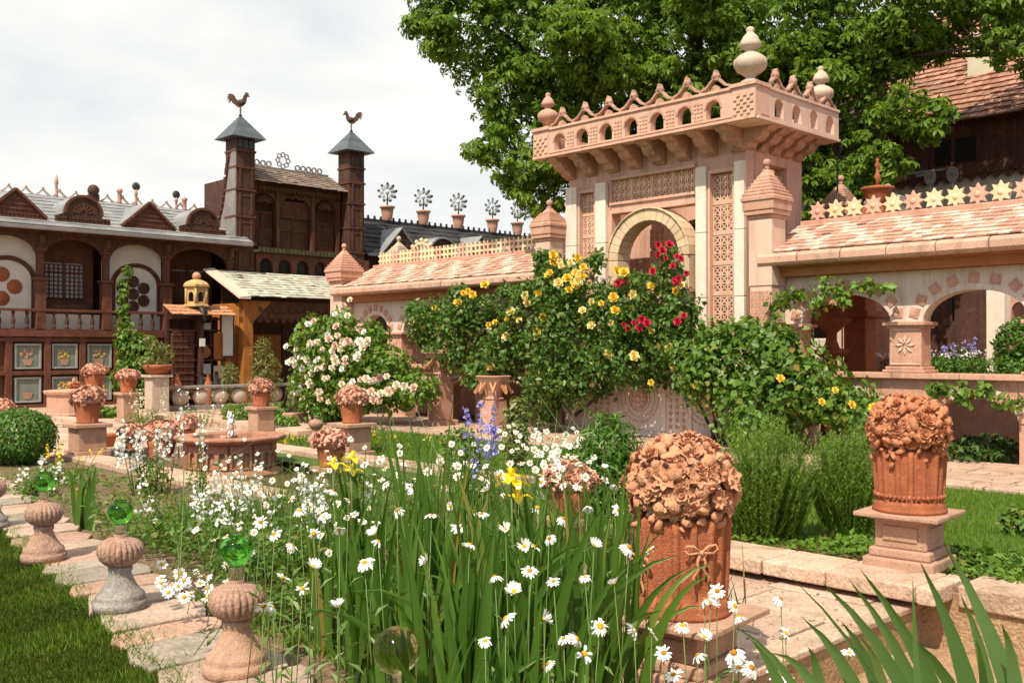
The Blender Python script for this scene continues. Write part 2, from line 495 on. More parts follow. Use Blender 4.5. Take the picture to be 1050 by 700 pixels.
def link(me, name, parent=None, loc=None, rz=0, bev=0, label=None):
    o = bpy.data.objects.new(name, me)
    C.objects.link(o)
    if parent:
        o.parent = parent
    if loc is not None:
        o.location = loc
    if rz:
        o.rotation_euler = (0, 0, rz)
    if bev:
        b = o.modifiers.new('bevel', 'BEVEL')
        b.width = bev
        b.segments = 2
        b.limit_method = 'ANGLE'
        b.angle_limit = R(50)
    if label:
        o['label'] = label
    return o


def tag(o, label=None, cat=None, group=None, kind=None):
    if label:
        o['label'] = label
    if cat:
        o['category'] = cat
    if group:
        o['group'] = group
    if kind:
        o['kind'] = kind
    return o


def thing(name, label, cat, loc=(0, 0, 0), rz=0, group=None):
    o = bpy.data.objects.new(name, None)
    o.empty_display_size = .2
    C.objects.link(o)
    o.location = loc
    o.rotation_euler = (0, 0, rz)
    return tag(o, label, cat, group)


def copy_tree(o, parent=None):
    c = o.copy()
    C.objects.link(c)
    if parent:
        c.parent = parent
    for ch in list(o.children):
        copy_tree(ch, c)
    return c


def dup(o, loc, rz=None, label=None, sc=None):
    c = copy_tree(o)
    c.location = loc
    if rz is not None:
        c.rotation_euler = (0, 0, rz)
    if label:
        c['label'] = label
    if sc:
        c.scale = (sc, sc, sc)
    return c


def np_mesh(name, V, Q, mats, midx=None, smooth=False):
    V = np.ascontiguousarray(V, dtype=np.float32)
    Q = np.ascontiguousarray(Q, dtype=np.int32)
    k = Q.shape[1]
    me = bpy.data.meshes.new(name)
    me.vertices.add(len(V))
    me.vertices.foreach_set('co', V.ravel())
    me.loops.add(Q.size)
    me.loops.foreach_set('vertex_index', Q.ravel())
    me.polygons.add(len(Q))
    me.polygons.foreach_set('loop_start', np.arange(len(Q), dtype=np.int32) * k)
    for m in (mats if isinstance(mats, (list, tuple)) else [mats]):
        me.materials.append(M[m] if isinstance(m, str) else m)
    if midx is not None:
        me.polygons.foreach_set('material_index', np.asarray(midx, dtype=np.int32))
    if smooth:
        me.polygons.foreach_set('use_smooth', np.ones(len(Q), dtype=bool))
    me.update(calc_edges=True)
    return me


def unit(a):
    return a / np.maximum(np.linalg.norm(a, axis=1, keepdims=True), 1e-6)


def rand_unit(n):
    return unit(nr.normal(size=(n, 3)))


def leaf_arrays(P, A, N, L, W, wide=.5, fold=.18, droop=.12):
    """five-vertex folded leaves -> verts, quads"""
    n = len(P)
    A = unit(A)
    S = unit(np.cross(A, N))
    N2 = np.cross(S, A)
    L = np.broadcast_to(np.asarray(L, float), (n,))[:, None]
    W = np.broadcast_to(np.asarray(W, float), (n,))[:, None]
    b = P
    c = P + A * L * wide
    t = P + A * L - N2 * L * droop
    l = c - S * W / 2 + N2 * W * fold
    r = c + S * W / 2 + N2 * W * fold
    V = np.stack([b, c, t, l, r], 1).reshape(-1, 3)
    o = np.arange(n)[:, None] * 5
    Q = np.concatenate([o + np.array([[0, 1, 2, 3]]), o + np.array([[0, 4, 2, 1]])], 0)
    return V, Q


def wob(d, seed=0, f=3.0):
    a = np.array([1.3, 2.1, .7]) + seed
    return (np.sin(d @ np.array([f, f * .7, f * 1.3]) + a[0]) + np.sin(d @ np.array([-f * 1.1, f * 1.7, f * .6]) + a[1]) + np.sin(d @ np.array([f * 2.3, -f * 1.9, f * 2.1]) + a[2])) / 3


def blob_points(n, blobs, shell=.55, lump=.18, lf=3.0):
    """points through the outer part of a union of ellipsoids; returns points and outward directions"""
    B = np.array(blobs, float)
    w = (B[:, 3] * B[:, 5] + B[:, 3] * B[:, 4] + B[:, 4] * B[:, 5])
    k = nr.choice(len(B), size=int(n * 1.6), p=w / w.sum())
    d = rand_unit(len(k))
    rr = (shell + (1 - shell) * nr.random(len(k)) ** .6) * (1 + lump * wob(d * 1.0 + B[k, :3], 0, lf))
    P = B[k, :3] + d * rr[:, None] * B[k, 3:6]
    keep = np.ones(len(k), bool)
    for i in range(len(B)):
        q = np.linalg.norm((P - B[i, :3]) / B[i, 3:6], axis=1)
        keep &= ~((q < shell * .85) & (k != i))
    P, d = P[keep][:n], d[keep][:n]
    return P, d


def foliage(name, m, n, blobs, L, W, parent=None, shell=.55, lump=.18, up=.5, out=.8, spread=.9, lf=3.0, wide=.5, fold=.18, loc=None):
    P, d = blob_points(n, blobs, shell, lump, lf)
    k = len(P)
    N = unit(d * out + np.array([0, 0, up]) + nr.normal(size=(k, 3)) * spread * .6)
    A = unit(np.cross(N, rand_unit(k)) + np.array([0, 0, -.25]))
    Ls = L * (.45 + nr.random(k) ** 1.3 * .95)
    V, Q = leaf_arrays(P, A, N, Ls, Ls * W / L, wide, fold)
    return link(np_mesh(name, V, Q, m), name, parent, loc)


# ------------------------------------------------------------------ building helpers
def arch_wall(mb, x0, x1, z0, z1, y0, y1, arches, n=14, mi=0):
    xs = x0
    for c, h, zb, zs, rise in sorted(arches):
        if c - h > xs + 1e-4:
            mb.box(xs, c - h, y0, y1, z0, z1, mi)
        if zb > z0 + 1e-4:
            mb.box(c - h, c + h, y0, y1, z0, zb, mi)
        pts = [(c - h * math.cos(math.pi * i / n), zs + rise * math.sin(math.pi * i / n)) for i in range(n + 1)]
        for (xa, za), (xb, zb2) in zip(pts[:-1], pts[1:]):
            mb.hexa([(xa, y0, za), (xb, y0, zb2), (xb, y1, zb2), (xa, y1, za), (xa, y0, z1), (xb, y0, z1), (xb, y1, z1), (xa, y1, z1)], mi)
        xs = c + h
    if x1 > xs + 1e-4:
        mb.box(xs, x1, y0, y1, z0, z1, mi)


def arch_ring(mb, c, zs, r0, r1, y0, y1, k0=1, k1=1, n=14, mi=0, legs=0, gap=0.0, mi2=None):
    for i in range(n):
        a, b = math.pi * (i + gap) / n, math.pi * (i + 1 - gap) / n
        p = lambda r, k, t: (c - r * math.cos(t), zs + r * k * math.sin(t))
        mb.prism([p(r0, k0, a), p(r1, k1, a), p(r1, k1, b), p(r0, k0, b)], y0, y1, mi if (mi2 is None or i % 2) else mi2)
    if legs:
        mb.box(c - r1, c - r0, y0, y1, zs - legs, zs, mi)
        mb.box(c + r0, c + r1, y0, y1, zs - legs, zs, mi)


def lattice(mb, x0, x1, z0, z1, y0, y1, nx, nz, bar=.022, mi=0, cross=True):
    dx, dz = (x1 - x0) / nx, (z1 - z0) / nz
    for i in range(nx + 1):
        x = x0 + i * dx
        mb.box(x - bar / 2, x + bar / 2, y0, y1, z0, z1, mi)
    for j in range(nz + 1):
        z = z0 + j * dz
        mb.box(x0 + .001, x1 - .001, y0 + .003, y1 - .003, z - bar / 2, z + bar / 2, mi)
    if cross:
        for i in range(nx):
            for j in range(nz):
                xa, xb, za, zb = x0 + i * dx, x0 + (i + 1) * dx, z0 + j * dz, z0 + (j + 1) * dz
                mb.bar((xa, za), (xb, zb), bar, y0 + .006, y1 - .006, mi)
                mb.bar((xa, zb), (xb, za), bar, y0 + .009, y1 - .009, mi)


def tile_roof(mb, x0, x1, e, r, rows, tw, pat=None, th=.03, lift=.03, jit=.006, gap=.004, rs=3):
    """individual tiles from the eave (y, z) e up to the ridge r, each lying on the one below"""
    rn = random.Random(rs)
    lifts = {}
    dy, dz = (r[0] - e[0]) / rows, (r[1] - e[1]) / rows
    L = math.hypot(dy, dz)
    ny, nz = -dz / L, dy / L
    n = max(1, round((x1 - x0) / tw))
    tw = (x1 - x0) / n
    for j in range(rows):
        off = tw / 2 if j % 2 else 0
        for i in range(n + (1 if off else 0)):
            xa = max(x0, x0 + i * tw - off) + gap
            xb = min(x1, x0 + (i + 1) * tw - off) - gap
            if xb - xa < .01:
                continue
            k = lift + rn.uniform(-jit, jit) * (1 if rn.random() > .06 else 3)
            sl_ = rn.uniform(-.012, .012) if rn.random() > .05 else rn.uniform(-.05, .02)
            ya, za = e[0] + dy * j + dy / L * sl_, e[1] + dz * j + dz / L * sl_
            yb, zb = ya + dy * 1.12, za + dz * 1.12
            a = (ya + ny * k, za + nz * k)
            b = (yb + ny * .004, zb + nz * .004)
            mi = pat(i, j) if pat else 0
            mb.hexa([(xa, a[0] - ny * th, a[1] - nz * th), (xb, a[0] - ny * th, a[1] - nz * th), (xb, b[0] - ny * th, b[1] - nz * th), (xa, b[0] - ny * th, b[1] - nz * th),
                     (xa, a[0], a[1]), (xb, a[0], a[1]), (xb, b[0], b[1]), (xa, b[0], b[1])], mi)


def star_poly(cx, cz, r, k=8, inner=.5, a0=0):
    return [(cx + (r if i % 2 == 0 else r * inner) * math.cos(a0 + math.pi * i / k), cz + (r if i % 2 == 0 else r * inner) * math.sin(a0 + math.pi * i / k)) for i in range(2 * k)]


def pyramid(mb, hx, hy, z0, z1, mi=0, c=(0, 0), top=.02):
    mb.hexa([(c[0] - hx, c[1] - hy, z0), (c[0] + hx, c[1] - hy, z0), (c[0] + hx, c[1] + hy, z0), (c[0] - hx, c[1] + hy, z0),
             (c[0] - top, c[1] - top, z1), (c[0] + top, c[1] - top, z1), (c[0] + top, c[1] + top, z1), (c[0] - top, c[1] + top, z1)], mi)


def petal_grid(mb, a, tilt, r, w, cup, curl, mx, mi=0):
    """one cupped petal leaving the centre at angle a"""
    v = []
    for i in range(4):
        t = i / 3
        for j in range(3):
            s = (j - 1)
            ww = w * math.sin(math.pi * min(1, .22 + t * .66)) * s
            x = r * t * math.cos(tilt) - curl * t * t * r * -.3
            z = r * t * math.sin(tilt) + cup * abs(s) * r * t - curl * r * max(0, t - .6)
            v.append((x * math.cos(a) - ww * math.sin(a), x * math.sin(a) + ww * math.cos(a), z))
    f = [(i * 3 + j, i * 3 + j + 1, (i + 1) * 3 + j + 1, (i + 1) * 3 + j) for i in range(3) for j in range(2)]
    mb.add(v, f, mi, True, mx)
# ================================================================== ground, paving, basins
TOWER_U0, TOWER_U1 = -8.28, -3.96


def sheet(mb, u0, u1, v0, v1, z, mi=0):
    mb.add([G(u0, v0, z), G(u1, v0, z), G(u1, v1, z), G(u0, v1, z)], [(0, 1, 2, 3)], mi)


BA = (-10.2, -3.3, -9.2, -6.6, -.16)       # fountain basin  u0 u1 v0 v1 floor
BS = (.6, 2.72, -11.4, -8.12, -.15)         # low flagged ledge in front of the bed kerb
BB = (2.72, 9.0, -14.5, -8.12, -.42)       # sunken basin at the right
us = sorted({-900, 900, BA[0], BA[1], BS[0], BS[1], BB[1]})
vs_ = sorted({-900, 1800, BA[2], BA[3], BS[2], BS[3], BB[2], BB[3]})
g = MB()
for i in range(len(us) - 1):
    for j in range(len(vs_) - 1):
        cu, cv = (us[i] + us[i + 1]) / 2, (vs_[j] + vs_[j + 1]) / 2
        if any(b[0] < cu < b[1] and b[2] < cv < b[3] for b in (BA, BS, BB)):
            continue
        sheet(g, us[i], us[i + 1], vs_[j], vs_[j + 1], 0)
tag(g.build('ground', 'soil'), kind='structure')
for nm, b, m in (('basin_floor', BA, 'floor_sand'), ('ledge_floor', BS, 'patio'), ('sand_floor', BB, 'floor_sand')):
    g = MB()
    sheet(g, b[0], b[1], b[2], b[3], b[4])
    for (ua, va), (ub, vb) in (((b[0], b[2]), (b[1], b[2])), ((b[1], b[2]), (b[1], b[3])), ((b[1], b[3]), (b[0], b[3])), ((b[0], b[3]), (b[0], b[2]))):
        if nm == 'ledge_floor' and ua == ub == b[1]:
            continue
        z1 = BS[4] if (nm == 'sand_floor' and ua == ub == b[0]) else 0
        g.add([G(ua, va, b[4]), G(ub, vb, b[4]), G(ub, vb, z1), G(ua, va, z1)], [(0, 1, 2, 3)])
    tag(g.build(nm, m), kind='structure')

# lawns
g = MB()
LE = lambda u: -12.80 - .15 * u        # edge of the near lawn
g.add([G(-60, -60, .004), G(20, -60, .004), G(20, LE(20) , .004), G(-60, LE(-60), .004)], [(0, 1, 2, 3)])
sheet(g, -12, 8, -7.3, -2.75, .004)
sheet(g, -26, -18.8, -8, -3.2, .006)
tag(g.build('lawn', 'lawn'), kind='structure')
# patio in front of the arcade, pale paving on the left, court behind
g = MB()
rp = random.Random(5)


def paving(mb, u0, u1, v0, v1, z, su, sv, h=.03):
    v = v0
    while v < v1 - .05:
        vv = min(v1, v + sv * rp.uniform(.8, 1.25))
        u = u0 - rp.random() * su
        while u < u1:
            uu = u + su * rp.uniform(.7, 1.4)
            a, b = max(u, u0) + .008, min(uu, u1) - .008
            if b - a > .03:
                k = rp.uniform(-.006, .006)
                p = [G(a, v + .008), G(b, v + .008), G(b, vv - .008), G(a, vv - .008)]
                mb.hexa([(q.x, q.y, z) for q in p] + [(q.x, q.y, z + h + k) for q in p])
            u = uu
        v = vv


paving(g, -22, 9, -2.75, .05, .0, .7, .45)
tag(g.build('patio', 'patio'), kind='structure')
g = MB()
paving(g, -19, -10.3, -12.0, -9.1, 0, .8, .55)
paving(g, -30, -19, -13, -1.5, 0, .8, .55)
paving(g, -18.8, -10.3, -9.1, -3, 0, .9, .6, .025)
tag(g.build('pavement', 'kerb'), kind='structure')
g = MB()
rp = random.Random(9)
paving(g, BS[0], BS[1] + .03, BS[2], BS[3], BS[4], .75, .6, .04)
tag(g.build('ledge_paving', 'patio', bev=.008), kind='structure')
# flagstone edging under the row of globe pedestals
g = MB()
rp = random.Random(21)
u = -12.0
while u < 3.0:
    w = rp.uniform(.30, .55)
    a, b = rp.uniform(-.05, .05), rp.uniform(-.05, .05)
    h = rp.uniform(.03, .055)
    e0, e1 = LE(u) + .0, LE(u + w) + .0
    wd = .55 + .04 * (u > -3)
    pts = [(u + .01, e0 + a), (u + w * .5, (e0 + e1) / 2 - .05 + a), (u + w - .02, e1 + b), (u + w - .025, e1 + wd * .5), (u + w - .03 + a * .4, e1 + wd + b), (u + w * .5, (e0 + e1) / 2 + wd + .05), (u + .03, e0 + wd + a), (u, e0 + wd * .5)]
    pp = [G(x, y) for x, y in pts]
    g.slabpoly([(q.x, q.y) for q in pp], -.02, h, rp.choice((0, 0, 1, 2)))
    u += w
tag(g.build('flagstone_path', ['flag', 'flag_grey', 'flag_pink'], bev=.012), kind='structure')


def kerb_run(name, u0, u1, v0, v1, z0, z1, L, seed):
    """a run of kerb stones; along u unless the run is longer in v"""
    rk = random.Random(seed)
    mb = MB()
    along_u = (u1 - u0) > (v1 - v0)
    t, end = (u0, u1) if along_u else (v0, v1)
    while t < end - .02:
        tt = min(end, t + L * rk.uniform(.75, 1.3))
        k = [rk.uniform(-.014, .014) for _ in range(6)]
        if along_u:
            p = [(t + .006, v0 + k[0]), (tt - .006, v0 + k[1]), (tt - .006, v1 + k[2]), (t + .006, v1 + k[3])]
        else:
            p = [(u0 + k[0], t + .006), (u1 + k[1], t + .006), (u1 + k[2], tt - .006), (u0 + k[3], tt - .006)]
        q = [G(*a) for a in p]
        mb.hexa([(c.x, c.y, z0) for c in q] + [(c.x, c.y, z1 + k[4] * .5) for c in q])
        t = tt
    return tag(mb.build(name, 'kerb', bev=.014), kind='structure')


kerb_run('kerb', -12.5, -3.0, -9.6, -9.1, -.2, .07, .75, 1)
kerb_run('kerb', -10.5, -3.0, -6.7, -6.25, -.2, .08, .75, 2)
kerb_run('kerb', -10.6, -10.15, -9.1, -6.7, -.2, .07, .7, 3)
kerb_run('kerb', -3.4, -2.95, -9.1, -6.7, -.2, .07, .7, 13)
kerb_run('kerb', .3, 2.95, -8.42, -7.86, -.06, .055, .62, 4)
kerb_run('kerb', 2.98, 9.5, -8.16, -7.72, -.10, .05, .8, 5)
kerb_run('kerb', -19, -10.7, -6.9, -6.5, -.1, .12, .8, 6)
kerb_run('kerb', -19, -10.7, -5.0, -4.6, -.1, .14, .8, 7)
kerb_run('kerb', -19, -12.7, -9.5, -9.1, -.1, .10, .8, 8)
kerb_run('kerb', -3.4, 9, -2.9, -2.7, -.1, .05, .9, 9)
g = MB()
sheet(g, BB[0] + .02, 9, -7.97, -7.96, -.43)
g = MB()
for k in range(14):                      # rough face of the basin wall under the kerb
    a = 2.98 + k * .45
    q = [G(a, -8.10), G(a + .44, -8.10), G(a + .44, -7.7), G(a, -7.7)]
    g.hexa([(c.x, c.y, -.45) for c in q] + [(c.x, c.y, -.10) for c in q])
tag(g.build('basin_wall', 'clay_pink', bev=.02), 'low pinkish stone wall of the sunken sandy basin at right', 'wall')

# water film in the fountain basin
g = MB()
for u0_, u1_ in ((-10.1, -3.5),):
    g.add([G(u0_, -9.05, BA[4] + .03), G(u1_, -9.05, BA[4] + .03), G(u1_, -6.75, BA[4] + .03), G(u0_, -6.75, BA[4] + .03)], [(0, 1, 2, 3)])
tag(g.build('water', 'water'), kind='structure')


# ================================================================== gate tower
T = thing('gate_tower', 'tall pink gate tower with pierced clay panels, round arch and bracketed parapet', 'tower', G(0, 0), RZ_A)
WT = 5.68       # top of the wall under the parapet
D1 = 1.98       # depth
w = MB()
# front wall pieces round the openings
LW = [(-7.92, -7.54), (-4.70, -4.22)]        # lattice columns
w.box(-8.28, -7.10, .07, .35, 0, 2.0)
w.box(-5.06, -3.96, .07, .35, 0, 2.0)
w.box(-7.10, -5.06, .07, .35, 0, 2.84)
w.box(-8.28, -7.92, .06, .35, 2.0, 4.92)
w.box(-7.54, -7.10, .06, .35, 2.0, 4.92)
w.box(-5.06, -4.70, .06, .35, 2.0, 4.92)
w.box(-4.22, -3.96, .06, .35, 2.0, 4.92)
w.box(-7.10, -5.06, .04, .32, 4.42, 4.60)
w.box(-7.10, -5.06, .12, .34, 5.10, 5.14)
w.box(-8.28, -7.10, .07, .35, 4.92, WT)
w.box(-5.06, -3.96, .07, .35, 4.92, WT)
w.box(-7.10, -5.06, .07, .35, 5.12, WT)
for x0, x1 in LW:                            # raised frame lips either side of the pierced columns
    w.box(x0 - .05, x0, .0, .06, 1.6, 4.97)
    w.box(x1, x1 + .05, .0, .06, 1.6, 4.97)
    w.box(x0 - .05, x1 + .05, .003, .06, 4.92, 4.99)
w.box(-7.12, -5.04, .0, .05, 4.585, 4.64)
w.box(-7.12, -5.04, .0, .06, 5.09, 5.15)
# left and back walls
w.box(-8.28, -8.0, .36, D1, 0, WT)
arch_wall(w, -8.0, -4.24, 0, WT, D1 - .28, D1, [(-6.08, 1.25, 1.2, 3.3, 1.1)])
# right wall with its tall recess window
w.box(-4.24, -3.96, .36, .62, 0, WT)
w.box(-4.24, -3.96, .62, 1.45, 0, 3.4)
w.box(-4.24, -3.96, .62, 1.45, 5.1, WT)
w.box(-4.24, -3.96, 1.45, D1 + .001, 0, WT)
w.box(-6.95, -6.55, 1.15, 1.5, 0, 4.6)
w.build('wall', 'pink', T, bev=.008)
for x0, x1 in ((-8.285, -7.985), (-7.47, -7.19), (-5.0, -4.77), (-4.165, -3.955)):
    p = MB()
    z = 1.35
    for k, h in enumerate((1.3, 1.2, 1.27)):
        z1 = min(z + h, 5.08)
        p.box(x0, x1, -.035 - .003 * (k % 2), .057, z, z1 - .008)
        z = z1
    p.build('pilaster', 'cream', T, bev=.012)
for x0, x1 in LW:
    z = 4.90
    for k in range(6):
        m = MB()
        s = (x1 - x0)
        m.box(x0 + .002, x1 - .002, .10, .17, z - s - .07, z - s - .005)
        lattice(m, x0 + .015, x1 - .015, z - s, z - .02, .10, .16, 3, 3, .025)
        m.build('lattice_panel', 'lattice', T)
        z -= s + .075
for k in range(4):
    m = MB()
    x0 = -7.09 + k * .51
    m.box(x0 + .44, x0 + .505, .09, .17, 4.62, 5.10)
    lattice(m, x0 + .015, x0 + .43, 4.645, 5.095, .10, .16, 3, 3, .025)
    m.build('lattice_panel', 'lattice', T)
for z0 in (2.9, 3.35, 3.8):
    m = MB()
    lattice(m, -6.93, -6.57, z0, z0 + .38, 1.10, 1.145, 3, 3, .03)
    m.build('lattice_panel', 'lattice', T)
for v0 in (.64, 1.03):
    for z0 in (3.5, 4.0, 4.5):
        m = MB()
        lattice(m, .01, .38, 0, .44, 0, .05, 3, 3, .025)
        o = m.build('lattice_panel', 'lattice', T, loc=(-4.06, v0, z0), rz=R(90))
a = MB()
arch_ring(a, -6.08, 3.46, .74, .98, -.10, .30, .98, .98, 17, gap=.015)
a.box(-7.06, -6.82, -.10, .30, 2.84, 3.45)
a.box(-5.34, -5.10, -.10, .30, 2.84, 3.45)
arch_ring(a, -6.08, 3.46, .97, 1.0, -.14, -.06, .98, .98, 17)
a.build('arch', 'sand_arch', T, bev=.012)
a = MB()
a.box(-5.62, -5.05, -.22, .06, 2.76, 2.84)
a.box(-5.60, -5.07, -.17, .06, 2.66, 2.76)
for k in range(3):
    a.ball((-5.50 + k * .17, -.16, 2.60), .055, 10, 6)
a.box(-5.58, -5.09, -.12, .06, 2.50, 2.66)
a.build('sill', 'clay_pink', T, bev=.01)
# brackets
for k in range(8):
    x = -8.2 + k * .585
    b = MB()
    prof = [(.06, 5.68), (-.58, 5.68), (-.58, 5.60), (-.50, 5.55), (-.40, 5.53), (-.36, 5.46), (-.28, 5.40), (-.16, 5.38), (-.10, 5.30), (.06, 5.24)]
    mx = Matrix.Translation((x + .13, 0, 0)) @ Matrix.Rotation(R(90), 4, 'Z')
    b.prism(prof, -.0, .26, 0, mx)
    b.build('bracket', 'sooty' if k % 3 == 1 else 'clay_pink', T, bev=.012)
for k in range(5):
    y = .10 + k * .42
    b = MB()
    mx = Matrix.Translation((-3.98, y, 0))
    b.prism([(-x, z) for x, z in prof], -.13, .13, 0, mx)
    b.build('bracket', 'sooty' if k % 3 == 1 else 'clay_pink', T, bev=.012)
# parapet
PU0, PU1, PV0, PV1 = -8.64, -3.34, -.62, 2.26
PZ0, PZ1 = 5.68, 6.18
c = MB()
n_b = 7
bw = (PU1 - PU0 - .98) / n_b
arches = [(PU0 + .49 + (i + .5) * bw - .06, .15, PZ0 + .06, PZ0 + .24, .15) for i in range(n_b)]
arch_wall(c, PU0 + .44, PU1 - .46, PZ0, PZ1, PV0, PV0 + .15, arches)
c.box(PU0 + .44, PU1 - .46, PV0 - .03, PV0 + .0, PZ0 + .02, PZ0 + .06)
c.box(PU0, PU1, PV0 + .15, 0.1, PZ0, PZ0 + .05)
c.box(PU0, PU1, PV0 - .04, PV0 + .2, PZ0 - .05, PZ0 - .002)
c.box(PU0 + .44, PU1 - .46, PV0 - .03, PV0 + .18, PZ1 + .001, PZ1 + .05)
# corner blocks
for x0, x1 in ((PU0, PU0 + .44), (PU1 - .46, PU1)):
    c.box(x0, x1, PV0 - .012, PV0 + .42, PZ0 + .004, PZ1 + .02)
    c.box(x0 - .03, x1 + .03, PV0 - .05, PV0 + .46, PZ1 + .021, PZ1 + .085)
c.box(PU0, PU0 + .15, PV0 + .43, PV1, PZ0 + .004, PZ1)
c.box(PU0 + .16, PU1 - .16, PV1 - .15, PV1, PZ0 + .003, PZ1)
c.build('parapet', 'pink', T, bev=.01)
c = MB()
arch_wall(c, 0, PV1 - PV0 - .42, PZ0, PZ1, 0, .15, [(.33 + i * .6, .15, PZ0 + .06, PZ0 + .24, .15) for i in range(4)])
c.box(0, PV1 - PV0 - .42, -.03, .18, PZ1 + .001, PZ1 + .05)
c.box(-.38, PV1 - PV0 - .42, -.037, .6, PZ0 - .055, PZ0 - .006)
c.build('parapet', 'pink_light', T, loc=(PU1 - .002, PV0 + .42, 0), rz=R(90), bev=.01)
m = MB()
for x, h, zb, zs, rs_ in arches:
    arch_ring(m, x, zs, .15, .185, PV0 - .012, PV0 + .02, 1, 1, 8)
m.build('arch_rims', 'sooty', T)
for x0, x1, nx in ((PU0 + .03, PU0 + .41, 5), (PU1 - .43, PU1 - .03, 6)):
    m = MB()
    for i in range(nx):
        for j in range(nx):
            if (i + j) % 2 == 0:
                s = (x1 - x0) / nx
                z = PZ0 + .04
                sz = .38 / nx
                m.box(x0 + i * s, x0 + (i + 1) * s - .003, PV0 - .035, PV0 - .008, z + j * sz, z + (j + 1) * sz - .003)
    m.build('checker_panel', 'lattice', T, bev=.004)
for i in range(n_b - 1):
    m = MB()
    x = PU0 + .49 + (i + 1) * bw - .06
    for a_ in range(3):
        for b_ in range(5):
            m.box(x - .10 + a_ * .07, x - .10 + a_ * .07 + .045, PV0 - .016, PV0 + .002, PZ0 + .08 + b_ * .07, PZ0 + .08 + b_ * .07 + .045)
    m.build('checker_panel', 'lattice', T)


def crest(mb, L):
    """open gable-shaped crest tile with a knob"""
    h = L * .5
    zz = [(-h, 0), (-h, .05), (-h * .62, .085), (-h * .5, .12), (-h * .22, .20), (0, .25), (h * .22, .20), (h * .5, .12), (h * .62, .085), (h, .05), (h, 0)]
    inn = [(h * .75, 0), (h * .45, .045), (h * .15, .14), (0, .165), (-h * .15, .14), (-h * .45, .045), (-h * .75, 0)]
    for (p0, p1) in zip(zz[:-1], zz[1:]):
        mb.bar((p0[0], p0[1] + .01), (p1[0], p1[1] + .01), .042, -.045, .045)
    mb.prism([(-.055, .2), (.055, .2), (.07, .27), (.04, .31), (.03, .36), (0, .39), (-.03, .36), (-.04, .31), (-.07, .27)], -.05, .05)
    mb.ball((0, 0, .275), .075, 10, 7)
    mb.prism([(-.10, 0), (.10, 0), (.06, .09), (0, .12), (-.06, .09)], -.045, .045)


for i in range(n_b):
    m = MB()
    crest(m, bw * .98)
    m.build('crest', 'sooty', T, loc=(PU0 + .49 + (i + .5) * bw - .05, PV0 + .08, PZ1 + .05), bev=.006)
for i in range(4):
    m = MB()
    crest(m, .58)
    m.build('crest', 'sooty', T, loc=(PU1 - .08, PV0 + .42 + .33 + i * .6, PZ1 + .05), rz=R(90), bev=.006)


def urn_prof(s):
    return [(r * s, z * s) for r, z in ((0, 0), (.14, 0), (.14, .05), (.08, .08), (.075, .12), (.13, .16), (.22, .22), (.26, .30), (.25, .38), (.17, .45), (.09, .49), (.08, .53), (.15, .57), (.17, .61), (.155, .65), (.11, .74), (.06, .79), (.055, .81), (.07, .84), (.05, .88), (0, .90))]


m = MB()
m.lathe(urn_prof(1.12), 36, flute=.10, nf=14)
m.build('urn_finial', 'pale_stone', T, loc=(PU1 - .23, PV0 + .2, PZ1 + .085))
m = MB()
m.lathe(urn_prof(.86), 32, flute=.1, nf=14)
m.build('urn_finial', 'clay_pink', T, loc=(PU0 + .22, PV0 + .2, PZ1 + .085))
m = MB()
m.lathe(urn_prof(.92), 32, flute=.1, nf=14)
m.build('urn_finial', 'pale_stone', T, loc=(PU1 - .2, 1.95, PZ1 + .05))
# plinth with round mosaic reliefs
b = MB()
b.box(-8.3, -3.94, -.10, .068, 0, .12)
b.box(-8.3, -3.94, -.06, .069, .12, 1.34)
b.box(-8.3, -3.94, -.12, .068, 1.34, 1.42)
for x in (-7.62, -6.9, -5.7, -5.1, -4.4):
    b.box(x - .05, x + .05, -.085, -.055, .14, 1.33)
b.build('plinth', 'wing_wall', T, bev=.008)
for x in (-8.0, -6.3, -4.75):
    m = MB()
    for r0, r1, d in ((.44, .47, .03), (.35, .38, .02), (.24, .27, .03)):
        for i in range(28):
            t = 2 * math.pi * i / 28
            t2 = 2 * math.pi * (i + .8) / 28
            m.prism([(x + r * math.cos(q), .75 + r * math.sin(q)) for r, q in ((r0, t), (r1, t), (r1, t2), (r0, t2))], -.06 - d, -.055)
    m.prism([(x + .2 * math.cos(2 * math.pi * i / 24), .75 + .2 * math.sin(2 * math.pi * i / 24)) for i in range(24)], -.085, -.055, 1)
    for i in range(8):
        t = math.pi * i / 4
        m.ball((x + .12 * math.cos(t), -.085, .75 + .12 * math.sin(t)), .035, 8, 5)
    m.ball((x, -.085, .75), .05, 8, 5)
    m.build('mosaic_roundel', ['pink_light', 'clay_pink'], T)
for x in (-7.26, -5.4):
    m = MB()
    rq = random.Random(int(-x * 100))
    for j in range(9):
        for i in range(3):
            m.prism(star_poly(x - .15 + i * .15, .24 + j * .125, .05, 4, .55, rq.random()), -.075, -.055)
    m.build('mosaic_strip', 'clay_pink', T)


